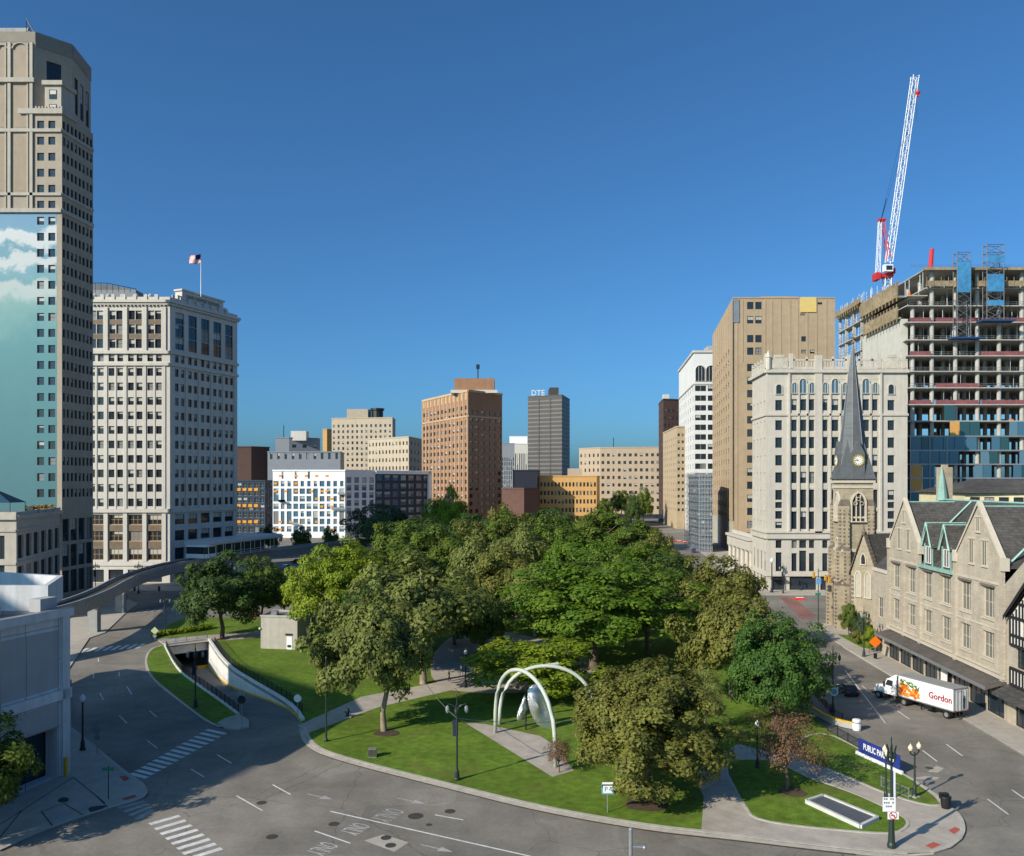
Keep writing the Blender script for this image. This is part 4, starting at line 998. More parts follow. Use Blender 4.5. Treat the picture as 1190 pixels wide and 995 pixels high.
B.plain([s1, (s1[0]+6, 380), (s0_[0]+8, 390), s0_], 0, HT(551, 352)); B.roof([s0_, sm, s1, (s1[0]+6, 380)], HT(551, 352))
B.finish()
# ---- classical colonnade
B = Bld('colonnade_bank', 'low pale stone building with tall columns left of the gothic office block', XZ(850.5, 270), LIME)
a_, b_ = XZ(850.5, 272), XZ(876, 243.5); Lx = math.dist(a_, b_); dd = nrm((b_[0]-a_[0], b_[1]-a_[1]))
B.face(a_, b_, 0, HT(617, 262), [(Lx*(j+.5)/5-1.9, Lx*(j+.5)/5+1.9, .5, 9.2, 'multi') for j in range(5)], depth=1.2)
for j in range(6): cc = along(a_, dd, Lx*j/5*.96+.6); B.trim('column', LIME).lathe(cc[0]+dd[1]*.6, cc[1]-dd[0]*.6, [(.9,0),(.9,.6),(.75,.8),(.62,8.6),(.95,9.4)], 10)
B.band('entablature', LIME, a_, b_, 9.4, 12.4, 1.5, .3); B.band('cornice', LIME, a_, b_, 12.4, 13.2, 2.0, .6)
B.plain([b_, (b_[0]+14, 262), (a_[0]+14, 290), a_], 0, 12.5); B.roof([a_, b_, (b_[0]+14, 262), (a_[0]+14, 290)], 12.6)
B.finish()
# ---- generic far blocks: name, label, left/corner/right pixel columns with depths, top rows, wall, rows, bays
def block(name, label, pts, ytop, wall, faces, ybase_h=0, roofm=None, par=.8, glass=None, frame=None, extra=None, blind=.3, yz=None, mis=None, mats=()):
    W = [XZ(x, z) for x, z in pts]; zr = yz or pts[1][1]; top = HT(ytop, zr)
    B = Bld(name, label, W[1], wall, blind=blind, frame=frame, glass=glass)
    for i, (p, q) in enumerate(zip(W, W[1:])):
        sp = faces[i] if i < len(faces) else None
        Lx = math.dist(p, q)
        if sp:
            nb, nr, z0, z1, fw, fh, sty = sp[:7]
            ph = (z1-z0)/nr; bw = Lx/nb
            if len(sp) > 7: rects = sp[7](B, Lx, top)
            B.face(p, q, 0, top, rects if len(sp) > 7 else [(bw*(j+.5)-bw*fw/2, bw*(j+.5)+bw*fw/2, z0+ph*(k+.5)-ph*fh/2, z0+ph*(k+.5)+ph*fh/2, sty) for j in range(nb) for k in range(nr)], mi=mis[i] if mis else 0)
        else: B.plain([p, q], 0, top)
        B.band('coping', wall, p, q, top-par*.4, top+par*.6, .3, .2)
    c_ = W[0]; e_ = W[-1]; bk_ = ((c_[0]+e_[0]-W[1][0]), (c_[1]+e_[1]-W[1][1]))
    B.plain([e_, bk_, c_], 0, top); B.roof(W+[bk_], top-.1, roofm)
    if extra: extra(B, W, top, zr)
    B.finish(mats); return B
def ex_hotel(B, W, top, zr):
    p, q, r_ = W; L1 = math.dist(p, q); hz = lambda y: HT(y, 478)
    for j in range(13): B.pier('pilaster', BROWNL, p, q, L1*j/12*.985+.3, .9, 8, top, .35)
    for a_, b_ in ((p, q), (q, r_)): B.band('stone_band', BROWNL, a_, b_, hz(484.5), hz(482.5), .35); B.band('cornice', BROWNL, a_, b_, top-.4, top+.9, .5)
    for j in range(12): B.pier('parapet_block', BROWNL, p, q, L1*(j+.5)/12, 2.0, top-5.0, top+.3, .2)
    B.trim('roof_house', BROWN).box(q[0]-9, q[0]+15, q[1]+12, q[1]+28, top, top+9); B.trim('roof_plinth', LIMEW).box(q[0]-11, q[0]+17, q[1]+10, q[1]+30, top, top+1.8)
    B.trim('roof_mast', M_black).tube([(q[0]+5, q[1]+18, top+9), (q[0]+5, q[1]+18, top+18)], .35, 5); B.trim('roof_mast', M_black).box(q[0]+4, q[0]+6, q[1]+17, q[1]+19, top+15.5, top+18)
block('brown_hotel', 'tall orange brown brick hotel with golden trim and a rooftop mast', [(491, 540), (544, 478), (583.5, 500)], 454.5, BROWN,
      [(12, 16, 6, HT(455+14, 478), .5, .55, 'sash'), (6, 15, 6, HT(474, 478), .55, .5, 'sash')], extra=ex_hotel, blind=.4)
def apt_windows(B, Lx, top):
    "uneven bays: wide and narrow lights, some two storeys tall, blank band above"
    rn = random.Random(8); out = []; n = 11; bw = Lx/n; fh = 4.05
    for j in range(n):
        k = 0; wb = bw*rn.choice((.80, .72, .55)); tb = rn.random() < .5
        while k < 7:
            two = tb and k in (1, 4); z0 = 3.2+k*fh; z1 = z0+(2*fh-1.1 if two else fh-1.1)
            w = wb if rn.random() < .85 else bw*.5; c = bw*(j+.5)
            out.append((c-w/2, c+w/2, z0, z1, 'quad' if two else ('tri' if w > bw*.6 else 'two'))); k += 2 if two else 1
        if j in (1, 3, 5): out.append((bw*(j+.35), bw*(j+.65), 31.6, 35.4, 'plain'))
    return out
def ex_apt(B, W, top, zr):
    p, q, r_, s_ = W; L1 = math.dist(p, q); rn = random.Random(3); M = B.trim('orange_panel', OPAN)
    for j in range(14):
        for k in range(8):
            if rn.random() < .27: M.obox(p, nrm((q[0]-p[0], q[1]-p[1])), L1*(j+.2)/14, L1*(j+.8)/14, -.05, .08, 4.1+k*4.1-.2, 4.1+k*4.1+.9)
    for k in range(6):
        u_ = L1*(rn.randrange(1, 11)+.5)/11; z = 3+4.05*rn.randrange(1, 7); Bc = B.trim('balcony', M_grey); dd = nrm((q[0]-p[0], q[1]-p[1])); Bc.obox(p, dd, u_-1.8, u_+1.8, .02, 1.6, z, z+.2); Bc.obox(p, dd, u_-1.8, u_+1.8, 1.5, 1.6, z+.2, z+1.2)
    d2 = nrm((s_[0]-r_[0], s_[1]-r_[1])); B.trim('roof_frame', WPAN).obox(r_, d2, -.2, math.dist(r_, s_), .02, 1.2, top-1.6, top+.3); B.trim('roof_frame', WPAN).obox(r_, d2, math.dist(r_, s_)-2.4, math.dist(r_, s_)+.1, .02, 1.2, 0, top+.29)
    mb = MB(); Lx = math.dist(r_, s_); n2 = (d2[1], -d2[0])
block('apartment_block', 'bright white modern apartment block with orange panels and a charcoal wing', [(317, 438), (401, 438), (436, 458), (500, 490)], 547, WPAN,
      [(14, 8, 2, 35, .66, .72, 'two', apt_windows), (4, 7, 4, 33, .62, .78, 'two'), (7, 7, 2, 34.6, .74, .62, 'tri')], extra=ex_apt, blind=.45, frame=M_grey, glass=M_glassb, mis=(0, 0, 1), mats=(DPAN,))
def ex_wing(B, W, top, zr):
    p, q = W[0], W[1]; L1 = math.dist(p, q); dd = nrm((q[0]-p[0], q[1]-p[1])); M = B.trim('orange_panel', OPAN)
    for j in range(5):
        for k in (1, 3, 5): M.obox(p, dd, L1*(j+.1)/6, L1*(j+.75)/6, -.05, .08, 3+k*4.4, 4.6+k*4.4)
block('apartment_wing', 'charcoal lower apartment wing with orange panels beside the white block', [(268, 446), (308, 446), (317, 462)], 559, DPAN, [(6, 7, 2, 30, .72, .72, 'pair'), (3, 7, 2, 30, .4, .7, 'two')], extra=ex_wing, frame=M_wframe, blind=.5)
block('brown_building', 'dark brown blank brick building behind the charcoal apartment wing', [(262, 560), (292, 560), (313, 570)], 519.5, DARKB, [None, None])
block('grey_office', 'wide blue grey office block with a row of tall dark windows', [(311, 530), (395.5, 530), (400, 560)], 525.5, BLUEG, [(10, 1, 44, 51, .35, .8, 'plain'), None])
block('grey_plant_house', 'grey rooftop plant building with whip aerials, behind the blue grey block', [(320, 640), (336, 640), (372, 650)], 509, BLUEG, [None, (3, 1, 56, 60, .4, .6, 'plain')], extra=lambda B, W, top, zr: (B.trim('roof_house', LIMEW).box(W[1][0]+1, W[1][0]+13, W[1][1]+1, W[1][1]+10, top-2, top+5.5), B.trim('aerial', M_black).tube([(W[0][0]+6, 642, top), (W[0][0]+6, 642, top+10)], .3, 4)))
block('cream_hotel', 'cream high rise hotel with many small windows and a rooftop tank', [(385.5, 700), (456, 690), (459.5, 720)], 485.5, CREAM, [(13, 15, 8, 80, .42, .5, 'pair'), None],
      extra=lambda B, W, top, zr: (B.trim('roof_house', CREAM).box(W[1][0]-40, W[1][0]-22, W[1][1]+8, W[1][1]+24, top, top+8), B.trim('roof_tank', M_black).lathe(W[1][0]-15, W[1][1]+14, [(5, top), (5, top+7), (6, top+7.4), (6, top+9)], 12)))
block('cream_block', 'lower wide cream block in front of the brown hotel left side', [(428, 600), (475, 570), (492, 610)], 508, CREAM, [(12, 9, 8, 60, .4, .45, 'two'), (4, 9, 8, 60, .5, .5, 'two')])
block('tan_stub_tower', 'small tan brick stair tower beside the cream high rise', [(375, 760), (380, 760), (386.5, 770)], 499, OCHRE, [None, None])
def ex_dte(B, W, top, zr):
    p, q, r_ = W
    L1 = math.dist(p, q)
    for k in range(24):
        z = 12+k*(top-14)/24
        for a_, b_ in ((p, q), (q, r_)): B.band('spandrel', DTEL, a_, b_, z, z+1.7, .25)
    for j in range(1, 3): B.pier('pier', DTEM, p, q, L1*j/3, 1.2, 0, top-3, .5)
    B.trim('roof_house', DTEM).box(p[0]+24, q[0]-2, p[1]+6, p[1]+40, top, top+11)
    tb = MB(); text_mesh(tb, 'DTE', 8.6, ((p[0]+11), p[1]-1, top+4.0), (1, 0, 0), (0, 0, 1), wscale=.95, bold=.08); tb.build('sign_letters', mat('white sign letters', (.6,.6,.6), .5, 0), B.root)
block('dark_office_tower', 'dark bronze banded office tower with white roof letters', [(613.5, 900), (653, 880), (662, 930)], 459, DTEM, [None, None], extra=ex_dte)
for nm, lb_, pts, y, m, f in (
    ('grey_glass_office', 'pale grey glass office between the brown hotel and the dark tower', [(583, 990), (598, 990), (600, 1010)], 515.5, BLUEG, [(6, 10, 5, 60, .4, .8, 'plain'), None]),
    ('striped_office', 'white striped office slab just left of the dark tower', [(598, 960), (615, 960), (618, 980)], 516, LIMEW, [(7, 2, 10, 64, .5, .94, 'plain'), None]),
    ('white_roof_block', 'plain white rooftop block behind the striped office', [(592, 1040), (613, 1040), (614, 1060)], 507.5, WPAN, [None, None])): block(nm, lb_, pts, y, m, f)
block('ochre_building', 'ochre yellow painted brick block with square dark windows', [(627, 520), (693.5, 520), (697, 560)], 553.5, OCHRE, [(16, 5, 4, 31, .55, .5, 'pair'), None], extra=lambda B, W, top, zr: B.trim('roof_house', CREAM).box(W[1][0]-18, W[1][0]-9, 524, 535, top, top+5))
block('navy_theatre', 'dark navy roofed stage house between the brown hotel and ochre block', [(596, 500), (624, 500), (627.5, 530)], 547, mat('navy cladding', (.02,.025,.04), .6, .1, .4), [None, None])
block('brick_theatre', 'low red brick building in front of the navy stage house', [(583, 470), (609, 462), (626.5, 480)], 568, mat('red brick', (.12,.065,.052), .9, .12, .4), [(4, 1, 4, 9, .4, .6, 'two'), None])
def ex_long(B, W, top, zr):
    for k in range(4): x = W[1][0]+14+k*22; B.trim('recess', CREAM).box(x-2, x+2, W[1][1]-2.5, W[1][1]-.02, 0, top-2)
    B.trim('aerial', M_black).tube([(W[1][0]+12, W[1][1]+5, top), (W[1][0]+12, W[1][1]+5, top+9)], .3, 4)
block('tan_apartments', 'long tan apartment building with stepped blocks, far beyond the ochre block', [(673, 720), (697.5, 700), (768, 690)], 520.5, mat('beige brick', (.40,.31,.22), .9, .07, .4), [(5, 8, 5, 56, .35, .45, 'two'), (11, 8, 5, 56, .5, .42, 'pair')], extra=ex_long)
block('dark_brick_tower', 'narrow dark brown brick tower left of the white tower', [(765.5, 640), (771, 600), (794, 605)], 464, DARKB, [(5, 12, 20, 85, .4, .4, 'two'), (5, 12, 20, 85, .4, .4, 'two')], extra=lambda B, W, top, zr: B.trim('roof_house', LIMEW).box(W[1][0]+1, W[1][0]+5, 604, 610, top, top+4))
block('buff_building', 'buff mid rise with corner windows, half hidden by the white tower', [(770.5, 590), (786.5, 520), (796, 522)], 496, mat('buff brick pale', (.46,.36,.235), .9, .06, .4), [(7, 12, 10, 60, .3, .4, 'two'), (2, 12, 10, 62, .6, .4, 'plain')])
B = Bld('freeway_bridge', 'pale freeway overpass far beyond the trees, between the tan apartments and the avenue', (80, 640), M_conc, cat='overpass')
B.trim('deck', M_conc).box(70, 175, 600, 612, 3, 5.2)
for x in (85, 110, 135, 160): B.trim('pier', M_conc).box(x-.8, x+.8, 602, 610, 0, 3)
B.mb.box(70, 175, 599.4, 599.9, 5.2, 6.3); B.finish()
# ---- off-frame tower whose shade covers the street at the lower left
def back(p, h): k = h/math.tan(R(SUN_EL)); return (p[0]+SUN_DIR.x*k, p[1]+SUN_DIR.y*k)
SH = 78.0
TP = [G(280, 773), G(374, 801), (-23.5, 95), G(270, 905)]
fpz = [back(p, SH) for p in TP]
p5 = (fpz[3][0]-14, fpz[3][1]-14); p6 = (fpz[0][0]-30, fpz[0][1]-24)
B = Bld('shade_tower', 'tall stone office tower outside the frame whose shadow lies across the street', fpz[0], LIME)
poly = fpz+[p5, p6]
B.plain(poly+[poly[0]], 0, SH); B.roof(poly, SH); B.finish()
# ================================================================ CHURCH, CHURCH HOUSE, TUDOR HOUSE
M_lst = mat('church limestone', (.40, .335, .235), .9, .16, .7, streak=.16, fine=.10, course=(1.1, .38, .012, .84), bump=.3)
M_lst2 = mat('church house stone', (.45, .385, .30), .9, .12, .6, streak=.12, fine=.08, course=(.9, .34, .01, .88), bump=.25)
M_quoin = mat('dark weathered stone', (.15, .12, .095), .9, .25, 2, fine=.2)
M_trimst = mat('dressed stone', (.50, .44, .35), .9, .10, 1.2)
M_spire = mat('spire slate', (.125, .133, .14), .6, .10, 1.0, streak=.10, course=(.5, .3, .02, .82))
M_lead = mat('leaded dark window', (.03, .03, .035), .3, .2, 3)
M_louv = mat('pale stone tracery', (.40, .36, .29), .9, .1, 2)
ch = empty('church', (70, 165, 0), 'old gothic limestone church with a grey spire and clock faces', 'church')
# tower: footprint rotated a little, front faces the camera
d0 = nrm((1, -.06)); n0_ = (d0[1], -d0[0]); tA = XZ(979.5, 165.5); tw = 6.0
def TP_(u, q, z=0): return (tA[0]+d0[0]*u-n0_[0]*q, tA[1]+d0[1]*u-n0_[1]*q, z)
zt0 = HT(557, 165)
def sq(e): return [TP_(-e, -e)[:2], TP_(tw+e, -e)[:2], TP_(tw+e, tw+e)[:2], TP_(-e, tw+e)[:2]]
tower = MB(); tower.prism(sq(0), 0, zt0); tower.build('tower', M_lst, ch)
tr = MB()
for z, e, hh in ((HT(566, 165), .18, .5), (HT(640, 165), .3, .6), (HT(598, 165)-.6, .12, .35), (9.5, .25, .4), (zt0-.5, .35, .5)):
    tr.prism(sq(e), z-hh/2, z+hh/2)
split(tr, 'string_course', M_trimst, ch)
qn = MB()
for (u, q, fu, fq) in ((0, 0, 0, -1), (0, 0, -1, 0), (tw, 0, 0, -1), (tw, 0, 1, 0), (tw, tw, 1, 0), (0, tw, -1, 0)):
    bt = MB()
    for (z0, z1, out) in ((0, 9, 1.5), (9, HT(640, 165), 1.05), (HT(640, 165), HT(588, 165), .6)):
        w2 = .58
        cx_ = u+(w2 if u == 0 else -w2)*(1 if fu == 0 else 0); cq = q+(w2 if q == 0 else -w2)*(1 if fq == 0 else 0)
        if fu == 0: P4 = [TP_(cx_-w2, q)[:2], TP_(cx_-w2, q-out)[:2], TP_(cx_+w2, q-out)[:2], TP_(cx_+w2, q)[:2]]
        else: P4 = [TP_(u, cq-w2)[:2], TP_(u+fu*out, cq-w2)[:2], TP_(u+fu*out, cq+w2)[:2], TP_(u, cq+w2)[:2]]
        bt.prism(P4, z0, z1); ctr = [((P4[0][0]+P4[3][0])/2, (P4[0][1]+P4[3][1])/2)]
        Q4 = [P4[0], tuple(V2(P4[0]).lerp(V2(P4[1]), .15)), tuple(V2(P4[3]).lerp(V2(P4[2]), .15)), P4[3]]
        qn.taper([tuple(V2(p)+(V2(p)-sum((V2(x) for x in P4), Vector((0,0)))/4)*.06) for p in P4], z1, Q4, z1+1.3)
        k = 0; z = z0+.4
        while z < z1-.5:            # toothed dark quoins
            ln = .34 if k % 2 else .2
            for c_ in (1, 2):
                p = V2(P4[c_]); ce = sum((V2(x) for x in P4), Vector((0, 0)))/4; s_ = p-ce; s_ = Vector((math.copysign(1, s_.x), math.copysign(1, s_.y)))
                qn.box(min(p.x+s_.x*.03, p.x-s_.x*ln), max(p.x+s_.x*.03, p.x-s_.x*ln), min(p.y+s_.y*.03, p.y-s_.y*ln), max(p.y+s_.y*.03, p.y-s_.y*ln), z, z+.36)
            z += .75; k += 1
    bt.build('buttress', M_lst, ch)
qn.build('quoins', M_quoin, ch)
zb = HT(606, 165)
arch_window(ch, TP_(tw*.5, 0, zb), d0, 2.5, HT(573, 165)-zb, True, M_trimst, M_lead, 3, .35, .4, 'belfry_window')
dl_ = (-n0_[0]*-1, -n0_[1]*-1)
dleft = (n0_[0], n0_[1])        # along the left face, far to near
arch_window(ch, TP_(0, tw*.5, zb), dleft, 2.5, HT(573, 165)-zb, True, M_trimst, M_lead, 3, .35, .4, 'belfry_window')
arch_window(ch, TP_(0, tw*.5, HT(650, 165)), dleft, 1.3, 4.0, True, M_trimst, M_lead, 2, .3, .3, 'lancet_window')
arch_window(ch, TP_(tw*.78, 0, HT(650, 165)-1), d0, 1.7, 4.0, True, M_trimst, M_lead, 2, .3, .3, 'lancet_window')
tcm = MB()
for i in range(3): c = TP_(tw*.5-.62+.62*i, -.36, zb+3.6+(.9 if i == 1 else 0)); tcm.tube([Vector(c)+Vector((.36*math.cos(t), 0, .36*math.sin(t))) for t in [2*math.pi*k/12 for k in range(13)]], .09, 5)
tcm.build('tracery', M_louv, ch)
# spire
ap = TP_(tw/2, tw/2, HT(397, 165)); ctr = Vector(TP_(tw/2, tw/2, 0)).to_2d()
def octo(r): return [tuple(ctr+Vector((r*math.cos(R(22.5+45*k)), r*math.sin(R(22.5+45*k))))) for k in range(8)]
sp = MB(); zs0 = zt0; hs = ap[2]-zt0
sp.taper(octo(3.25), zs0+.3, octo(.12), ap[2]); 
for k, c_ in enumerate(sq(.35)):
    a_ = sq(.35)[k-1]; b_ = sq(.35)[(k+1) % 4]
    top_ = Vector((*ctr, 0)).lerp(Vector((*c_, 0)), .30); top_.z = zs0+10.5
    m1 = V2(c_).lerp(V2(a_), .34); m2 = V2(c_).lerp(V2(b_), .34)
    sp.mesh([(*m1, zs0+.3), (*c_, zs0+.3), (*m2, zs0+.3), tuple(top_)], [(0,1,3), (1,2,3)])
sp.prism(sq(.5), zs0, zs0+.3); sp.build('spire', M_spire, ch)
rb_ = MB()
for p in octo(3.3): rb_.tube([(*p, zs0+.3), (*(ctr+(V2(p)-ctr)*.03), ap[2])], .07, 4)
rb_.build('spire_ridge', mat('lead roll', (.20,.21,.22), .6, .1, 2), ch)
fn = MB(); fn.tube([ap, (ap[0], ap[1], ap[2]+2.2)], .1, 5); fn.box(ap[0]-.6, ap[0]+.6, ap[1]-.1, ap[1]+.1, ap[2]+1.2, ap[2]+1.45); fn.ball((ap[0], ap[1], ap[2]+.3), .35, 6); fn.build('finial_cross', M_quoin, ch)
M_gold = mat('gilt', (.55, .36, .05), .35, .05, 3, metal=.5)
for (dd, pos) in ((d0, TP_(tw*.5, -.15)), (dleft, TP_(-.15, tw*.5))):
    n = (dd[1], -dd[0]); zc = HT(535, 165)
    W = lambda x, q, z: (pos[0]+dd[0]*x+n[0]*q, pos[1]+dd[1]*x+n[1]*q, z)
    g = MB(); hw = 1.25
    pts = [(-hw, zs0+.3), (hw, zs0+.3), (hw, zc+1.4), (0, zc+4.0), (-hw, zc+1.4)]
    g.mesh([W(x, .15, z) for x, z in pts]+[W(x, -3.2, z) for x, z in pts], [(0,1,2,3,4),(5,6,1,0),(6,7,2,1),(7,8,3,2),(8,9,4,3),(9,5,0,4)])
    dm = g.build('clock_dormer', M_spire, ch)
    f = MB(); f.poly([W(.95*math.cos(t), .22, zc+.95*math.sin(t)) for t in [2*math.pi*k/24 for k in range(24)]], 0)
    for k in range(24):
        t, t2 = 2*math.pi*k/24, 2*math.pi*(k+1)/24
        f.poly([W(r_*math.cos(a), .25, zc+r_*math.sin(a)) for r_, a in ((.95, t), (.95, t2), (1.18, t2), (1.18, t))], 1)
    for k in range(12): t = 2*math.pi*k/12; f.poly([W(r_*math.cos(t+o_), .235, zc+r_*math.sin(t+o_)) for r_, o_ in ((.68, -.09), (.9, -.07), (.9, .07), (.68, .09))], 2); f.poly([W(r_*math.cos(t+o_), .255, zc+r_*math.sin(t+o_)) for r_, o_ in ((1.15, -.09), (1.38, 0), (1.15, .09))], 1)
    for a, l in ((R(160), .6), (R(190), .85)): f.poly([W(math.cos(a)*r_-math.sin(a)*o_, .245, zc+math.sin(a)*r_+math.cos(a)*o_) for r_, o_ in ((0, -.06), (l, -.03), (l, .03), (0, .06))], 2)
    f.build('clock_face', [mat('clock white', (.7,.68,.6), .5, 0), M_gold, M_black], dm)
# nave: steep front gable right of the tower
gA = XZ(989, 158); gB = XZ(1019, 152.5); gd = nrm((gB[0]-gA[0], gB[1]-gA[1])); gl_ = math.dist(gA, gB); gn = (gd[1], -gd[0])
ze = HT(668, 154); zp_ = HT(622, 155)
nv = MB(); dep = 34
def GP(u, q, z): return (gA[0]+gd[0]*u-gn[0]*q, gA[1]+gd[1]*u-gn[1]*q, z)
nv.poly([GP(0,0,0), GP(gl_,0,0), GP(gl_,0,ze), GP(gl_/2,0,zp_), GP(0,0,ze)]); nv.poly([GP(gl_,0,0), GP(gl_,dep,0), GP(gl_,dep,ze), GP(gl_,0,ze)]); nv.poly([GP(0,0,0), GP(0,0,ze), GP(0,dep,ze), GP(0,dep,0)])
nv.build('nave_wall', M_lst, ch)
rf = MB(); rf.poly([GP(-.3,.3,ze-.2), GP(gl_/2,.3,zp_+.1), GP(gl_/2,dep,zp_+.1), GP(-.3,dep,ze-.2)]); rf.poly([GP(gl_+.3,.3,ze-.2), GP(gl_/2,.3,zp_+.1), GP(gl_/2,dep,zp_+.1), GP(gl_+.3,dep,ze-.2)]); rf.build('nave_roof', M_slate, ch)
cp = MB()
for a_, b_ in (((-.4, ze-.5), (gl_/2, zp_+.35)), ((gl_+.4, ze-.5), (gl_/2, zp_+.35))):
    for k in range(12):
        u0_, z0_ = a_[0]+(b_[0]-a_[0])*k/12, a_[1]+(b_[1]-a_[1])*k/12; u1_, z1_ = a_[0]+(b_[0]-a_[0])*(k+.72)/12, a_[1]+(b_[1]-a_[1])*(k+.72)/12
        cp.mesh([GP(u0_,-.25,z0_), GP(u1_,-.25,z1_), GP(u1_,.6,z1_), GP(u0_,.6,z0_), GP(u0_,-.25,z0_+.5), GP(u1_,-.25,z1_+.5), GP(u1_,.6,z1_+.5), GP(u0_,.6,z0_+.5)], [(0,1,5,4),(4,5,6,7),(2,3,7,6),(0,4,7,3),(1,2,6,5)])
cp.lathe(*GP(gl_/2, 0, 0)[:2], [(.3, zp_), (.45, zp_+.6), (.2, zp_+1.1), (.05, zp_+2)], 8); cp.build('gable_coping', M_quoin, ch)
sideq = MB()
for u_ in (0, gl_):
    for k in range(int(ze/.8)): sideq.obox(gA, gd, u_-.35 if u_ == 0 else u_-.6-.1*(k % 2), u_+.6+.1*(k % 2) if u_ == 0 else u_+.35, -.05, .09, .3+.8*k, .7+.8*k)
sideq.build('nave_quoins', M_quoin, ch)
for u_ in (.30, .68): arch_window(ch, GP(gl_*u_, 0, HT(694, 155)), gd, 1.25, HT(665, 155)-HT(694, 155), True, M_trimst, M_louv, 1, .2, .2, 'lancet_window')
arch_window(ch, GP(gl_*.5, 0, HT(656, 155)), gd, 1.0, 2.0, True, M_trimst, M_lead, 1, .2, .2, 'lancet_window', rise=1.2)
arch_window(ch, GP(gl_*.42, 0, .2), gd, 1.6, 3.0, True, M_trimst, M_lead, 2, .25, .25, 'church_door')
# --- church house: long stone facade with two gables, along the avenue
FX = lambda Z: (54.7+.0684*Z, Z)
h0, h1 = FX(139.5), FX(102.3); hd = nrm((h1[0]-h0[0], h1[1]-h0[1])); hn = (hd[1], -hd[0]); LH = math.dist(h0, h1)
def UZ(Z): return (139.5-Z)*LH/(139.5-102.3)
def UX(x): Z = 54.7/((x-CX)/F-.0684); return UZ(Z)
hh = empty('church_house', (*h0, 0), 'long pale stone gabled church house with slate roof and copper trim', 'building')
B = Bld.__new__(Bld); B.root = hh; B.wall = M_lst2; B.mb = MB(); B.wins = []; B.frame = M_trimst; B.glass = mat('leaded glass', (.17,.16,.135), .3, .2, 4, spec=.5); B.blind = 0; B.depth = .35; B.trims = {}; B.rnd = random.Random(1)
EV = 19.4; ug1 = UX(1070.5); ug2 = UX(1109.5)
def hz(y, x): Z = 54.7/((x-CX)/F-.0684); return HT(y, Z)
wx = [(1041.5, 665, 679), (1059.5, 669, 684), (1078.3, 675, 691), (1099.3, 680, 699), (1122, 688, 705), (1148.5, 700, 715)]
rc = []
z_a0, z_a1, z_b0, z_b1 = 12.3, 16.4, 7.0, 10.5
wu = [UX(x) for x in (1041.5, 1059.5, 1078.3, 1099.3, 1122, 1148.5)]
for u_ in wu: rc += [(u_-1.45, u_+1.45, z_a0, z_a1, 'tri'), (u_-1.45, u_+1.45, z_b0, z_b1, 'tri')]
STY['tri'] = (3, 2, .14)
# ground floor shopfronts
for k in range(8): rc.append((LH*(k+.04)/8, LH*(k+.96)/8, .2, 4.1, 'three'))
rc2 = [r for r in rc if r[4] == 'tri']
B.face(h0, h1, 4.8, 17.2, [(a, b, c, e, s) for a, b, c, e, s in rc2], frame=M_trimst)
B.face(h0, h1, 0, 4.8, [r for r in rc if r[4] == 'three'], depth=.2, frame=M_black, glass=M_glass)
def HP(u, q, z): return (h0[0]+hd[0]*u-hn[0]*q, h0[1]+hd[1]*u-hn[1]*q, z)
B.face(HP(0, 0, 0)[:2], HP(ug1, 0, 0)[:2], 17.2, EV, []); B.face(HP(ug2, 0, 0)[:2], h1, 17.2, EV, [])
PK = 26.8; RG = 26.9; Dp = 16.0
gab = [(0, ug1), (ug2, LH)]
sl_ = B.trim('roof', M_slate); cu = B.trim('copper_trim', M_copper); cpg = B.trim('gable_coping', M_trimst)
for (a_, b_) in gab:
    m_ = (a_+b_)/2
    B.mb.poly([HP(a_, 0, EV), HP(b_, 0, EV), HP(m_, 0, PK)])
    for (u0_, u1_) in ((a_, m_), (b_, m_)):
        sl_.poly([HP(u0_, .2, EV-.3), HP(u1_, .2, PK-.25), HP(u1_, Dp/2+1, PK-.25), HP(u0_, Dp/2, EV-.3)])
        v = [HP(u0_, -.18, EV-.2), HP(u1_, -.18, PK+.1), HP(u1_, .5, PK+.1), HP(u0_, .5, EV-.2), HP(u0_, -.18, EV+.25), HP(u1_, -.18, PK+.6), HP(u1_, .5, PK+.6), HP(u0_, .5, EV+.25)]
        cpg.mesh(v, [(0,1,5,4),(4,5,6,7),(2,3,7,6),(0,4,7,3)])
    cpg.obox(h0, hd, a_-.15, a_+.7, -.5, .3, EV-.6, EV+1.0); cpg.obox(h0, hd, b_-.7, b_+.15, -.5, .3, EV-.6, EV+1.0)
    cu.tube([HP(m_, .3, PK-.1), HP(m_, Dp/2+1, PK-.1)], .14, 4)
    for (du, z, ww, h_) in ((-1.75, 19.0, 1.25, 3.3), (1.75, 19.0, 1.25, 3.3), (0, 23.4, 1.0, 1.9)):
        s_ = [(m_+du-ww/2, m_+du+ww/2)]
        me = window_mesh(ww, h_, 'two', M_trimst, 0, B.glass); o = bpy.data.objects.new('gable_window', me); COL.objects.link(o); o.parent = hh
        o.location = Vector(HP(m_+du, -.06, z))-hh.location; o.rotation_euler = (0, 0, math.atan2(hd[1], hd[0]))
        B.trim('window_sill', M_trimst).obox(h0, hd, m_+du-ww/2-.15, m_+du+ww/2+.15, -.02, .22, z-.2, z); B.trim('window_sill', M_trimst).obox(h0, hd, m_+du-ww/2-.2, m_+du+ww/2+.2, -.02, .2, z+h_, z+h_+.2)
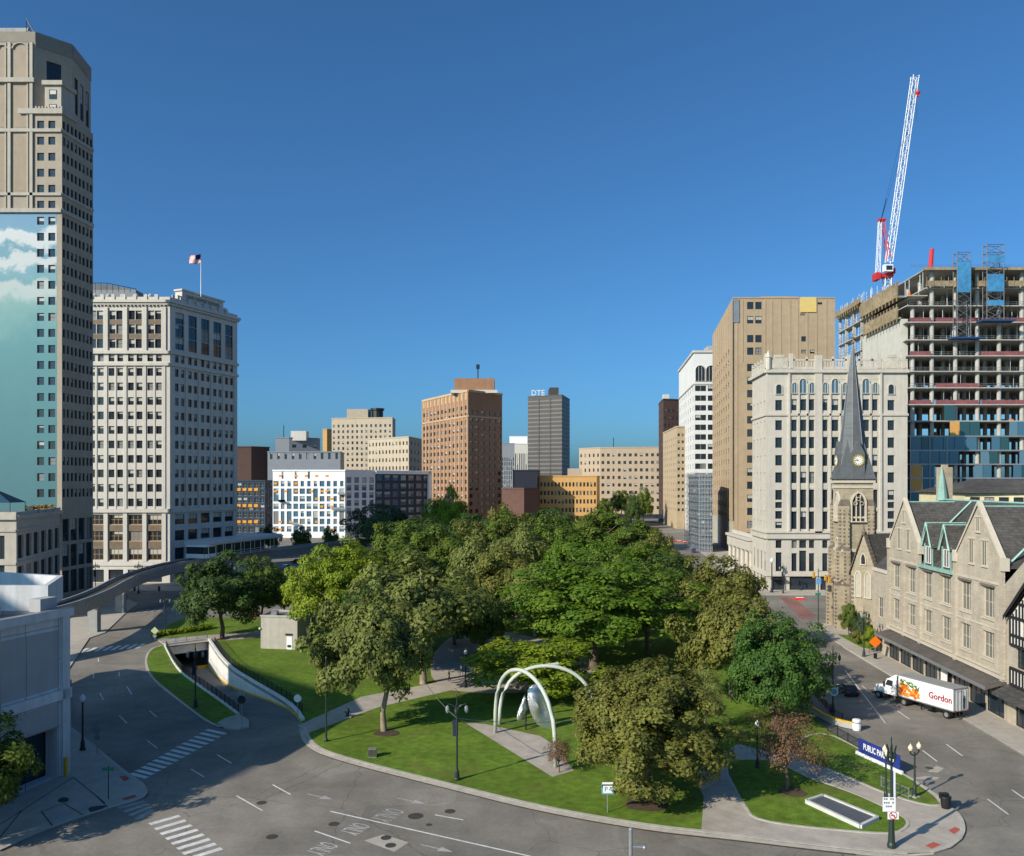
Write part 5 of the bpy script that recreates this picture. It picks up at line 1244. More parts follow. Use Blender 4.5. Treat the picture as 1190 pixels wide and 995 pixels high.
# main roof: front slope, ridge, back slope
sl_.poly([HP(0, Dp/2-.01, RG), HP(LH, Dp/2-.01, RG), HP(LH, -.2, 17.1), HP(0, -.2, 17.1)] if False else [HP(ug1-3.6, .05, 17.3), HP(ug2+3.6, .05, 17.3), HP(ug2+3.6, Dp/2, RG), HP(ug1-3.6, Dp/2, RG)])
sl_.poly([HP(0, Dp/2+.02, RG), HP(LH, Dp/2+.02, RG), HP(LH, Dp, 17.2), HP(0, Dp, 17.2)])
sl_.poly([HP(.3, 1.5, EV-2.2), HP(ug1, 1.5, EV-2.2), HP(ug1, Dp/2, RG-.05), HP(.3, Dp/2, RG-.05)]); sl_.poly([HP(ug2, 1.5, EV-2.2), HP(LH-.3, 1.5, EV-2.2), HP(LH-.3, Dp/2, RG-.05), HP(ug2, Dp/2, RG-.05)])
cu.tube([HP(-.1, Dp/2, RG+.1), HP(LH+.1, Dp/2, RG+.1)], .2, 4)
cu.obox(h0, hd, ug1-.1, ug2+.1, -.3, .55, 16.85, 17.35)
for u_ in (ug1*.93, LH-.6): cu.tube([HP(u_, .5, EV-.1), HP(u_, Dp/2, RG+.1)], .17, 4)
B.plain([h1, HP(LH, Dp, 0)[:2]], 0, 17.2); B.mb.poly([HP(LH, 0, 17.2), HP(LH, Dp, 17.2), HP(LH, Dp/2, RG)]); B.plain([HP(LH, Dp, 0)[:2], HP(0, Dp, 0)[:2], h0], 0, 17.2); B.mb.poly([HP(0, 0, 17.2), HP(0, Dp, 17.2), HP(0, Dp/2, RG)])
# string courses, buttress strips, canopy
for z, hh_, out in ((5.35, .4, .4), (5.8, .25, .2), (11.2, .22, .12), (17.0, .3, .12)): B.trim('string_course', M_trimst).obox(h0, hd, -.05, LH+.05, -.02, out, z-hh_/2, z+hh_/2)
for u_ in (.45, ug1-.3, ug2+.3, LH-.45, (wu[0]+wu[1])/2*0+ug1*.5): B.trim('buttress', M_lst2).obox(h0, hd, u_-.38, u_+.38, -.02, .28, 4.4, 18.6 if u_ > ug1*.6 or u_ < 1 else 17)
for u_ in wu: B.trim('carved_panel', mat('carved panel', (.41,.35,.27), .9, .25, 4, fine=.25)).obox(h0, hd, u_-1.3, u_+1.3, -.02, .07, 10.55, 11.85); B.trim('hood_mould', M_quoin).obox(h0, hd, u_-1.75, u_+1.75, -.02, .28, z_a1+.02, z_a1+.26); B.trim('window_sill', M_trimst).obox(h0, hd, u_-1.6, u_+1.6, -.02, .2, z_b0-.22, z_b0-.01); B.trim('window_sill', M_trimst).obox(h0, hd, u_-1.6, u_+1.6, -.02, .2, z_a0-.22, z_a0-.01)
cano = B.trim('canopy', mat('canopy roofing', (.10,.085,.075), .9, .25, .8, fine=.2)); cano.mesh([HP(.5, 0, 5.0), HP(LH+.2, 0, 5.0), HP(LH+.2, -2.5, 4.3), HP(.5, -2.5, 4.3), HP(.5, 0, 4.7), HP(LH+.2, 0, 4.7), HP(LH+.2, -2.5, 3.95), HP(.5, -2.5, 3.95)], [(0,1,2,3),(4,5,6,7),(1,2,6,5),(0,3,7,4)])
B.trim('canopy_edge', M_grey).obox(h0, hd, .45, LH+.25, 2.5, 2.56, 3.93, 4.37)
# dormers between the gables
for u_ in (UX(1079.5), UX(1100.5)):
    g_ = MB(); hw = 1.35; zb_, ze_, zk = 17.35, 20.6, 23.6
    for (uu,) in ((0,),):
        g_.mesh([HP(u_-hw, 0, zb_), HP(u_+hw, 0, zb_), HP(u_+hw, 0, ze_), HP(u_-hw, 0, ze_), HP(u_, 0, zk), HP(u_-hw, 4, zb_+3.2), HP(u_+hw, 4, zb_+3.2)], [(0,1,2,4,3), (1,6,2), (0,3,5)])
    dmr = g_.build('dormer', M_slate, hh)
    r_ = MB(); r_.poly([HP(u_-hw-.3, -.4, ze_-.5), HP(u_, -.4, zk+.1), HP(u_, 6.6, zk+.1), HP(u_-hw-.3, 3.2, ze_-.5)]); r_.poly([HP(u_+hw+.3, -.4, ze_-.5), HP(u_, -.4, zk+.1), HP(u_, 6.6, zk+.1), HP(u_+hw+.3, 3.2, ze_-.5)]); r_.build('dormer_roof', M_slate, dmr)
    c_ = MB(); c_.tube([HP(u_-hw-.3, -.45, ze_-.5), HP(u_, -.45, zk+.15), HP(u_+hw+.3, -.45, ze_-.5)], .2, 4); c_.tube([HP(u_, -.45, zk+.15), HP(u_, 6.4, zk+.15)], .13, 4)
    c_.obox(h0, hd, u_-hw-.12, u_-hw+.14, 0, .1, zb_, ze_); c_.obox(h0, hd, u_+hw-.14, u_+hw+.12, 0, .1, zb_, ze_); c_.build('copper_trim', M_copper, dmr)
    me = window_mesh(1.7, 2.6, 'two', M_white, 0, B.glass); o = bpy.data.objects.new('window', me); COL.objects.link(o); o.parent = dmr; o.location = Vector(HP(u_, -.06, zb_+.3))-wloc(dmr); o.rotation_euler = (0, 0, math.atan2(hd[1], hd[0]))
# chimney and copper fleche on the ridge
B.trim('chimney', M_lst).box(72.1, 73.9, 137.1, 138.9, 20, HT(543, 138)); B.trim('chimney', M_lst).box(72.6, 73.4, 137.6, 138.4, HT(543, 138), HT(540, 138))
fx = HP(1.9, Dp/2, 0); B.trim('copper_fleche', M_copper).lathe(fx[0], fx[1], [(.9, RG), (.75, RG+1.0), (.5, RG+3), (.08, RG+5.5)], 8)
# shop signs under the canopy
sgn = B.trim('shop_sign', M_white); us_ = UX(1100); sgn.obox(h0, hd, us_-.9, us_+.9, .3, .42, .9, 3.1)
B.finish()
# low link wing between the nave and the church house
k0_, k1_ = FX(146.5), FX(139.6)
B = Bld('link_wing', 'low stone wing joining the church nave to the gabled church house', k0_, M_lst2, frame=M_trimst, blind=0)
Lk_ = math.dist(k0_, k1_)
B.face(k0_, k1_, 0, 14.6, [(2.2, 4.6, 6.2, 9.8, 'tri'), (2.4, 4.4, .2, 3.2, 'two')]); bq = along(k1_, hn, -9); bp = along(k0_, hn, -9); B.plain([k1_, bq, bp, k0_], 0, 14.6)
B.trim('roof', M_slate).poly([(*k0_, 14.6), (*k1_, 14.6), (*along(k1_, hn, -6), 20.2), (*along(k0_, hn, -6), 20.2)]); B.band('string_course', M_trimst, k0_, k1_, 14.2, 14.8, .25); B.trim('copper_trim', M_copper).tube([(*k1_, 14.6), (*along(k1_, hn, -6), 20.3)], .2, 4)
B.finish()
# big back roof with terrace behind the church house
B = Bld('church_rear_hall', 'low hip roofed rooftop pavilion rising behind the church house ridge', (92, 128), mat('cream plaster', (.55,.48,.30), .85, .1, 1), blind=.3)
r0, r1 = XZ(1120, 146), XZ(1215, 140)
B.face(r0, r1, 0, HT(572, 144), [(1+2.2*k, 2.5+2.2*k, 25.5, 27.3, 'two') for k in range(6)]); B.plain([r1, (r1[0], 160), (r0[0], 162), r0], 0, HT(572, 144))
B.trim('roof', M_slate).taper([(r0[0]-.8, r0[1]-1), (r1[0]+1, r1[1]-1), (r1[0]+1, 161), (r0[0]-.8, 163)], HT(573, 144), [(r0[0]+6, 150), (r1[0]+1, 148), (r1[0]+1, 153), (r0[0]+6, 154)], HT(557, 148))
B.finish()
# half timbered house at the right edge
v0, v1 = FX(101.8), FX(88)
M_wt = mat('white infill plaster', (.66,.64,.60), .85, .06, 1.5); M_tim = mat('black timber', (.022,.02,.02), .7, .1, 3)
B = Bld('tudor_house', 'narrow half timbered black and white house beside the church house', v0, M_lst2, frame=M_tim, blind=.1)
Lv = math.dist(v0, v1); dv_ = nrm((v1[0]-v0[0], v1[1]-v0[1])); nv_ = (dv_[1], -dv_[0])
B.face(v0, v1, 0, 4.2, [(1.6, 5.4, .2, 3.2, 'three'), (6.2, 9.8, .2, 3.2, 'three')])
hwid = 8.4; ua = 1.0
B2 = MB()
B.face(v0, v1, 4.2, 13.4, [(ua+1.0, ua+7.4, 7.3, 9.9, 'multi'), (ua+2.6, ua+5.8, 11.3, 13.2, 'multi')])
def VP(u, q, z): return (v0[0]+dv_[0]*u+nv_[0]*q, v0[1]+dv_[1]*u+nv_[1]*q, z)
inf = B.trim('plaster_infill', M_wt); pkz = 17.3
inf.obox(v0, dv_, ua, ua+hwid, 0, .12, 10.0, 11.15); inf.obox(v0, dv_, ua, ua+2.5, 0, .12, 11.2, 13.4); inf.obox(v0, dv_, ua+5.9, ua+hwid, 0, .12, 11.2, 13.4); inf.obox(v0, dv_, ua, ua+hwid, 0, .12, 5.2, 7.1)
inf.mesh([VP(ua, .12, 13.4), VP(ua+hwid, .12, 13.4), VP(ua+hwid/2, .12, pkz)], [(0,1,2)])
ti = B.trim('timber', M_tim)
for k in range(13): u_ = ua+hwid*k/12; ti.obox(v0, dv_, u_-.13, u_+.13, .1, .24, 10.0, 13.4 if not ua+2.5 < u_ < ua+5.9 else 11.2); ti.obox(v0, dv_, u_-.13, u_+.13, .1, .24, 5.2, 7.1); zt_ = 13.4+(pkz-13.4)*(1-abs(u_-ua-hwid/2)/(hwid/2)); ti.obox(v0, dv_, u_-.11, u_+.11, .1, .24, 13.4, max(13.5, zt_-.2))
for z in (5.1, 7.1, 10.0, 11.2, 13.4, 15.2): ti.obox(v0, dv_, ua+(2.0 if z > 15 else 0), ua+hwid-(2.0 if z > 15 else 0), .1, .28, z-.16, z+.16)
for (u0_, u1_) in ((ua-.7, ua+hwid/2), (ua+hwid+.7, ua+hwid/2)):
    v = [VP(u0_, .7, 12.8), VP(u1_, .7, pkz+.3), VP(u1_, .4, pkz+.3), VP(u0_, .4, 12.8), VP(u0_, .7, 13.4), VP(u1_, .7, pkz+.95), VP(u1_, .4, pkz+.95), VP(u0_, .4, 13.4)]
    ti.mesh(v, [(0,1,5,4),(4,5,6,7),(2,3,7,6)]); B.trim('roof', M_slate).poly([VP(u0_, .5, 13.25), VP(u1_, .5, pkz+.8), VP(u1_, -10, pkz+.8), VP(u0_, -10, 13.25)])
B.trim('shop_canopy', M_slate).mesh([VP(.3, 0, 4.9), VP(Lv, 0, 4.9), VP(Lv, 2.0, 3.9), VP(.3, 2.0, 3.9), VP(.3, 2.0, 3.6), VP(Lv, 2.0, 3.6)], [(0,1,2,3),(3,2,5,4)])
B.plain([v1, VP(Lv, -12, 0)[:2], VP(0, -12, 0)[:2], v0], 0, 13.4)
B.finish()

# ================================================================ CONCRETE FRAME UNDER CONSTRUCTION, CRANE
Zc = 250.0; US = 1.163; q0 = XZ(1056, Zc); q1 = (q0[0]+56, Zc); qb = along(q0, dF, 60)
M_fr = mat('raw concrete', (.39, .375, .335), .9, .12, .5, streak=.12); M_net = mat('red safety netting', (.27, .075, .08), .9, .35, 2.5, fine=.3); M_form = mat('plywood formwork', (.27, .21, .13), .85, .3, 1)
cs = empty('construction_frame', (*q0, 0), 'unfinished concrete tower frame with red netting and partly fitted blue glass', 'building')
def HC(y): return HT(y, Zc)
lev = [HC(y) for y in (313, 335, 355.5, 374.5, 395, 413.5, 431.5, 450.5, 470, 489, 506.5, 523, 539, 555, 571)]
lev += [lev[-1]-3.9*k for k in range(1, 6)]
nb_ = 46
def CQ(u, q): return (q0[0]+u*US+q*.068, Zc+q)          # u to the right, q back
DPT = 34
for i, z in enumerate(lev):
    mb = MB(); e = .9 if i else 1.6
    uu0 = -e if i > 1 else 4
    mb.prism([CQ(uu0, -e), CQ(48, -e), CQ(48, DPT), CQ(uu0, DPT)], z-.32, z)
    mb.build('floor_slab', M_fr, cs)
ucol = [1.2, 6.3, 12.5, 18.3, 24, 30, 36, 42]
for ri, q in enumerate((.6, 9, 18, 27)):
    for u_ in ucol:
        x, y = CQ(u_, q); MB().lathe(x, y, [(.62, 0), (.62, lev[2 if u_ < 4 else 0]-.3)], 10).build('column', M_fr, cs)
rn = random.Random(5)
def panel(name, m, u0, u1, z0, z1, qq=-.75, th=.08):
    x, y = CQ(u0, qq); x1, _ = CQ(u1, qq)
    MB().box(x, x1, y, y+th, z0, z1).build(name, m, cs)
for i in (3, 5, 7, 8): 
    for a_, b_ in ((0, 5.6), (6.8, 18), (18.8, 32), (33, 47)):
        if rn.random() < .85: panel('safety_net', M_net, a_, b_, lev[i], lev[i]+1.25)
rl2 = MB()
for i, z in enumerate(lev[:9]):
    for h_ in (.55, 1.1): rl2.tube([(*CQ(0, -.8), z+h_), (*CQ(47, -.8), z+h_)], .05, 4)
    for k in range(24): rl2.tube([(*CQ(2*k, -.8), z), (*CQ(2*k, -.8), z+1.15)], .05, 3)
rl2.build('guard_rail', M_grey, cs)
sh = MB()
for i in range(1, 7):
    for k in range(30):
        u_ = 4+rn.random()*42; q = rn.uniform(1, 16); x, y = CQ(u_, q); sh.tube([(x, y, lev[i]), (x, y, lev[i-1]-.3)], .09, 4, cap=False)
split(sh, 'shoring_post', M_grey, cs)
mt = MB()
for i in range(1, 13):
    for k in range(7):
        u_ = 1+rn.random()*44; q = rn.uniform(-.4, 14); x, y = CQ(u_, q); sx, sy, sz = rn.uniform(.4, 1.6), rn.uniform(.3, .8), rn.uniform(.4, 1.7); mt.box(x, x+sx, y, y+sy, lev[i], lev[i]+sz, rn.choice((0, 0, 1, 2, 3)))
split(mt, 'stacked_material', [M_form, M_grey, M_white, M_orange], cs)
st_ = MB()
for i in range(2, 9):
    for k in range(14): x, y = CQ(rn.random()*46, rn.uniform(.2, 5)); st_.tube([(x, y, lev[i]), (x, y, lev[i-1]-.3)], .06, 4)
split(st_, 'shoring_post', M_grey, cs)
fm_ = MB()
for u0_, u1_ in ((4, 16), (17.5, 21), (24, 47)): x, y = CQ(u0_, -1.7); x1, _ = CQ(u1_, 0); fm_.box(x, x1, y, y+.12, lev[1]+.2, lev[1]+1.9)
x, y = CQ(3, -2); x1, _ = CQ(48, 0); fm_.box(x, x1, y, y+.3, lev[0]-.7, lev[0]+.05)
for k in range(24): x, y = CQ(4+1.9*k, -1.8); fm_.box(x, x+.14, y-.05, y+.05, lev[1], lev[1]+3)
fm_.build('formwork', M_form, cs)
# core wall and stepped left side
cw = MB(); cw.prism([CQ(-1.3, 2), CQ(.5, 2), CQ(.5, 35), CQ(-1.3, 35)], 0, HC(368)); cw.build('core_wall', mat('pale cast concrete', (.50,.48,.42), .85, .08, .4, streak=.1), cs)
for i in range(7):
    z = lev[i+1]+3; mb = MB(); mb.prism([CQ(-1.2, 28), CQ(2, 28), CQ(2, 62), CQ(-1.2, 62)], z-.3, z); mb.build('floor_slab', M_fr, cs)
    for q in (30, 38, 46, 54, 61): x, y = CQ(-.5, q); mb = MB(); mb.box(x-.4, x+.4, y-.4, y+.4, z-4.9, z-.3); mb.build('column', M_fr, cs)
ls_ = MB()
for i in range(6):
    z = lev[i+1]+3
    for k in range(22): x, y = CQ(-.6+rn.random()*2, 29+k*1.5); ls_.tube([(x, y, z), (x, y, z+4.6)], .09, 4)
    for dz in (1.0, 2.0): ls_.tube([(*CQ(-1.25, 28), z+dz), (*CQ(-1.25, 62), z+dz)], .07, 4)
split(ls_, 'shoring_post', M_grey, cs)
fo = MB()
for (qa, qb2, za, zb2) in ((2, 30, HC(368), HC(368)+3.4), (2, 34, HC(343), HC(343)+4.5), (34, 60, lev[1]+3.2, lev[1]+4.6)):
    fo.prism([CQ(-2.4, qa), CQ(-2.1, qa), CQ(-2.1, qb2), CQ(-2.4, qb2)], za, zb2); fo.prism([CQ(-2.6, qa), CQ(.5, qa), CQ(.5, qb2), CQ(-2.6, qb2)], za-.3, za)
    for k in range(12): q = qa+(qb2-qa)*k/11; x, y = CQ(-2.5, q); fo.box(x-.1, x+.1, y-.1, y+.1, za-1.5, zb2+.8)
fo.build('formwork', M_form, cs)
mb = MB(); mb.prism([CQ(-.3, 0), CQ(5, 0), CQ(5, 34), CQ(-.3, 34)], HC(343)-.3, HC(343)); mb.build('floor_slab', M_fr, cs)
GL2 = mat('pale blue glass', (.10,.19,.25), .06, 0, spec=1.0); GL3 = mat('green blue glass', (.025,.075,.085), .05, 0, spec=1.0)
# glazing: fully glazed lower left, staggered bays to the right
for i in range(9, 20):
    z1, z0 = lev[i-1]-.35, lev[i]+.02
    u_ = 0.0; k = 0
    if i in (9,): spans = [(8.9, 11.9)]
    elif i == 10: spans = [(10.4, 18.3), (26, 30.5), (39, 43)]
    else:
        spans = [(0, 17.5 if i == 11 else 12.8 if i == 12 else 6.5)]; x_ = (18.2 if i == 11 else 17.2 if i == 12 else 13.5)+((i*2.1) % 4)
        while x_ < 46: spans.append((x_, x_+4.6)); x_ += 10.2
    for (a_, b_) in spans:
        n = max(1, round((b_-a_)/2.7)); w_n = (b_-a_)/n
        for j in range(n):
            m = rn.choice((M_glassb, M_glassb, GL2, GL3))
            if ((i in (13, 14) and a_ < 1) or (i == 10 and a_ < 11)) and j == 0: m = mat('orange board', (.55,.30,.09), .7, .08, 1)
            panel('glass_panel' if m in (M_glassb, GL2, GL3) else 'board_panel', m, a_+j*w_n+.06, a_+(j+1)*w_n-.06, z0, z1, -1.0)
ml = MB()
for u_ in (0, 5.1, 9.6): x, y = CQ(u_, -1.15); ml.box(x-.12, x+.12, y-.1, y+.1, 8, lev[10])
for i in range(10, 19): x, y = CQ(0, -1.1); x1, _ = CQ(47, 0); ml.box(x, x1, y, y+.3, lev[i]-.42, lev[i]+.02)
ml.build('mullion', M_grey, cs)
mb = MB(); mb.prism([CQ(-1.0, -1.0), CQ(-.9, -1.0), CQ(-.9, 3), CQ(-1.0, 3)], 8, lev[10]); mb.build('glass_panel', M_glassb, cs)
# hoist masts with blue mesh
M_mesh = mat('blue mesh sheet', (.05, .22, .42), .7, .25, .8)
for (ya, yb, u0_, u1_, lb_, bl) in ((297, 394, 11.3, 14.6, 'shorter lattice hoist mast with blue mesh on the concrete frame', ((308, 343),)), (288, 374, 19, 23.2, 'taller lattice hoist mast with blue mesh sheets on the concrete frame', ((301, 308), (322, 342), (352, 358)))):
    x, y = CQ(u0_, -3.6); x1, _ = CQ(u1_, 0); z1, z0 = HC(ya), HC(yb)
    r_ = empty('hoist_mast', ((x+x1)/2, y, z0), lb_, 'hoist')
    f = MB(); D_ = 2.2; n = 9
    for cx_ in (x, x1):
        for cy in (y, y+D_): f.tube([(cx_, cy, z0), (cx_, cy, z1)], .14, 4)
    for k in range(n+1):
        z = z0+(z1-z0)*k/n
        for cy in (y, y+D_): f.tube([(x, cy, z), (x1, cy, z)], .09, 3)
        if k < n:
            z2 = z0+(z1-z0)*(k+1)/n
            a_, b_ = (x, x1) if k % 2 else (x1, x)
            for cy in (y, y+D_): f.tube([(a_, cy, z), (b_, cy, z2)], .10, 3); f.tube([(b_, cy, z), (a_, cy, z2)], .07, 3)
    f.build('lattice', mat('dark steel', (.10,.11,.12), .5, .1, 2), r_)
    for a_, b_ in bl: MB().box(x, x1, y-.12, y-.06, HC(b_), HC(a_)).build('mesh_sheet', M_mesh, r_)
    mb = MB(); mb.box(x-1.5, x1+3.5, y-.5, y+3, z0-.5, z0); mb.build('landing', mat('navy steel', (.02,.06,.16), .5, .1, 2), r_)
pr = CQ(2.5, -.5); tb = MB(); tb.tube([(XZ(1081, 255)[0], 255, HC(312)), (XZ(1083, 255)[0], 255, HC(284))], [.75, .6], 10)
tag(tb.build('concrete_boom', M_red), 'red upright pipe boom on top of the concrete frame', 'boom')
# luffing crane
Zr_ = 272.0; KX = lambda x: XZ(x, Zr_)[0]; KH = lambda y: HT(y, Zr_)
cr_ = empty('tower_crane', (KX(1031), Zr_, KH(330)), 'tall luffing tower crane with a white lattice jib and red frame', 'crane')
def lattice(mb, a, b, w0, w1, n, r=.11):
    a, b = Vector(a), Vector(b); t = (b-a).normalized(); s1 = Vector((0, 1, 0)); s2 = t.cross(s1).normalized()
    def P(k, i): f = k/n; wd = w0+(w1-w0)*f; return a.lerp(b, f)+s1*wd*(.5, .5, -.5, -.5)[i]+s2*wd*(.5, -.5, -.5, .5)[i]
    for i in range(4): mb.tube([P(0, i), P(n, i)], r, 4)
    for k in range(n):
        for i in range(4):
            j = (i+1) % 4
            mb.tube([P(k, i), P(k+1, j)] if k % 2 else [P(k, j), P(k+1, i)], r*.62, 3, cap=False); mb.tube([P(k, i), P(k, j)], r*.5, 3, cap=False)
jr = (KX(1033), Zr_, KH(305)); jt = (KX(1063), Zr_, KH(92))
mb = MB(); lattice(mb, jr, jt, 1.8, 1.8, 24); lattice(mb, jt, Vector(jt)+Vector((.1, 0, 1.0)), 1.9, 1.9, 1); mb.build('jib', M_white, cr_)
mb = MB(); lattice(mb, (KX(1030), Zr_, KH(352)), (KX(1031), Zr_, KH(321)), 2.0, 2.0, 4, .14); mb.build('mast', M_white, cr_)
mb = MB(); a1 = Vector((KX(1020), Zr_, KH(322))); a2 = Vector((KX(1024), Zr_, KH(256))); a3 = Vector((KX(1034), Zr_, KH(300)))
for dy in (-.9, .9):
    D3 = Vector((0, dy, 0)); mb.tube([a2+D3, a3+D3], .16, 4)
    mb.tube([a2+D3+Vector((1.0,0,0)), a3+D3+Vector((-1.2,0,-.5))], .12, 4)
mb.tube([a2-Vector((1, .9, 0)), a2+Vector((1.2, -.9, 0))], .2, 4); mb.box(a2.x-1, a2.x+1.3, Zr_-1, Zr_+1, a2.z-.3, a2.z+.3); mb.build('a_frame', M_red, cr_)
mb = MB(); lattice(mb, a1, a2-Vector((.4,0,.3)), 1.2, .8, 10, .08); mb.build('back_stay', M_white, cr_)
mb = MB(); mb.box(KX(1019), KX(1036), Zr_-1.5, Zr_+1.5, KH(323), KH(319)); mb.box(KX(1032), KX(1038), Zr_-1.7, Zr_+1.7, KH(319), KH(313)); mb.box(KX(1016), KX(1021), Zr_-1.8, Zr_+1.8, KH(326), KH(318)); mb.build('machinery_deck', M_red, cr_)
mb = MB(); mb.prism([(KX(1023), Zr_-3.1), (KX(1033), Zr_-3.1), (KX(1033), Zr_-1.55), (KX(1023), Zr_-1.55)], KH(318), KH(310)); cbn = mb.build('cab', M_white, cr_)
MB().box(KX(1025), KX(1032), Zr_-3.16, Zr_-3.11, KH(316.5), KH(311.5)).build('cab_window', M_glass, cbn)
mb = MB(); mb.tube([a2, Vector(jr).lerp(Vector(jt), .72)], .045, 3); mb.tube([a2+Vector((0,.4,0)), Vector(jr).lerp(Vector(jt), .97)], .04, 3); mb.tube([a2, Vector((KX(1030), Zr_, KH(231)))], .12, 3); mb.tube([Vector(jt)+Vector((.6,0,-4)), Vector(jt)+Vector((.6,0,-14))], .04, 3); mb.build('hoist_rope', M_black, cr_)
mb = MB(); hx, hzz = KX(1064.5), KH(109.5); mb.ball((hx, Zr_-1.2, hzz), .75, 8); mb.box(hx-.35, hx+.35, Zr_-1.5, Zr_-.9, hzz-1.4, hzz); mb.build('hook_block', M_red, cr_)
# ================================================================ TREES
BARK = mat('bark', (.12, .095, .07), .95, .3, 3, fine=.25, bump=.5); BARKP = mat('pale bark', (.26, .21, .15), .9, .3, 1.5, fine=.2)
LF = {'olive': leafmat('olive leaves', (.075,.086,.016), (.265,.262,.056)), 'mid': leafmat('mid green leaves', (.050,.098,.014), (.190,.250,.036)), 'dark': leafmat('dark green leaves', (.030,.066,.018), (.105,.168,.036)),
      'bright': leafmat('yellow green leaves', (.110,.185,.012), (.330,.390,.028)), 'locust': leafmat('fresh green leaves', (.052,.120,.010), (.185,.280,.026)), 'blue': leafmat('blue green leaves', (.036,.072,.034), (.115,.175,.072)),
      'brown': leafmat('reddish dry leaves', (.105,.056,.030), (.280,.165,.090)), 'grey': leafmat('greyish olive leaves', (.085,.110,.026), (.290,.320,.080)), 'maple': leafmat('deep maple leaves', (.030,.082,.018), (.120,.220,.038))}
def crown_mesh(name, seed, kind='round', nl=11000, leaf=.42, lobes=64, low=.12, R0=6.0, H0=12.0):
    "leaf-sized faces gathered in uneven clumps through the crown's volume; base of the tree at z=0"
    rng = np.random.default_rng(seed); zc = H0*(1+low)/2; hz_ = H0*(1-low)/2
    C = []; Rd = []
    ph = rng.uniform(0, 6.28, 4)
    while len(C) < lobes:
        d = rng.normal(size=3); d /= np.linalg.norm(d)
        if d[2] < -.75: continue
        az = math.atan2(d[1], d[0]); env = 1+.13*math.sin(2*az+ph[0])+.10*math.sin(3*az+ph[1]+2*d[2])+.08*math.sin(5*az+ph[2])
        if d[2] < 0: env *= 1+(.08 if kind == 'round' else .22)*d[2]
        rr_ = rng.uniform(.45, .86)**.8 if rng.random() < .8 else rng.uniform(.2, .5)
        if kind == 'spread': env *= 1.05 if abs(d[2]) < .5 else .9
        C.append(d*rr_*env*np.array([R0, R0, hz_])+np.array([0, 0, zc])); Rd.append(rng.uniform(.15, .29)*R0*(1.1 if kind == 'open' else 1)*(64/lobes)**.28)
    C = np.array(C); Rd = np.array(Rd)
    wgt = Rd**2; idx = rng.choice(lobes, nl, p=wgt/wgt.sum())
    d = rng.normal(size=(nl, 3)); d /= np.linalg.norm(d, axis=1)[:, None]
    out = C[idx]-np.array([0, 0, zc*.8]); out /= np.linalg.norm(out, axis=1)[:, None]
    d = d+out*.55+np.array([0, 0, .22]); d /= np.linalg.norm(d, axis=1)[:, None]
    sc = np.array([1, 1, .62 if kind == 'spread' else .85])
    rad = Rd[idx]*rng.uniform(.55, 1.08, nl)**.6*(1+.25*rng.normal(size=nl)*.5)
    pos = C[idx]+d*rad[:, None]*sc
    nrm_ = d*.95+out*.45+rng.normal(size=(nl, 3))*.40+np.array([0, 0, .30]); nrm_ /= np.linalg.norm(nrm_, axis=1)[:, None]
    a = np.cross(nrm_, rng.normal(size=(nl, 3))); a /= np.linalg.norm(a, axis=1)[:, None]; b = np.cross(nrm_, a)
    s_ = leaf*rng.uniform(.55, 1.25, nl)[:, None]
    # folded leaf spray: 2 triangles sharing a spine
    v0 = pos-a*s_*.62; v1 = pos+b*s_*.36-nrm_*s_*.10; v2 = pos+a*s_*.62; v3 = pos-b*s_*.36-nrm_*s_*.10
    V = np.stack([v0, v1, v2, v3], 1).reshape(-1, 3)
    me = bpy.data.meshes.new(name); me.vertices.add(4*nl); me.vertices.foreach_set('co', V.ravel())
    me.loops.add(4*nl); me.loops.foreach_set('vertex_index', np.arange(4*nl)); me.polygons.add(nl); me.polygons.foreach_set('loop_start', np.arange(nl)*4); me.polygons.foreach_set('loop_total', np.full(nl, 4))
    me.materials.append(LF['mid']); me.update(calc_edges=True); me.validate()
    return me, C, Rd
def trunk_mesh(name, C, seed, H0=12.0, r=.30, fork=.30, limbs=16):
    rn = random.Random(seed); mb = MB(); bend = [(rn.uniform(-.25,.25), rn.uniform(-.25,.25)) for _ in range(4)]
    zf = H0*fork; P = [(0,0,-.15), (bend[0][0]*.4, bend[0][1]*.4, zf*.5), (bend[1][0], bend[1][1], zf), (bend[2][0]*1.5, bend[2][1]*1.5, H0*.62), (bend[3][0]*2, bend[3][1]*2, H0*.85)]
    mb.tube([(0,0,-.15), (0,0,.12)]+P[1:], [r*1.55, r*1.12, r*.9, r*.8, r*.45, r*.12], 9)
    far = sorted(range(len(C)), key=lambda i: -np.linalg.norm(C[i][:2]))[:int(len(C)*.8)]
    for k in range(limbs):
        c = C[far[(k*5) % len(far)]]; t = rn.uniform(0, .7); s_ = Vector(P[2]).lerp(Vector(P[3]), t); e_ = Vector(c)
        m_ = s_.lerp(e_, .5)+Vector((rn.uniform(-.4,.4), rn.uniform(-.4,.4), .5))
        rr_ = r*(.42-.2*t); mb.tube([s_, m_, e_], [rr_, rr_*.6, rr_*.18], 6)
        for _ in range(2):
            c2 = Vector(C[rn.randrange(len(C))]); 
            if (c2-m_).length < 4.5: mb.tube([m_, m_.lerp(c2, .55)+Vector((0,0,.2)), c2], [rr_*.45, rr_*.3, rr_*.08], 5)
    o = mb.build(name, BARK, smooth=True); me = o.data; bpy.data.objects.remove(o); return me
TPL = {}
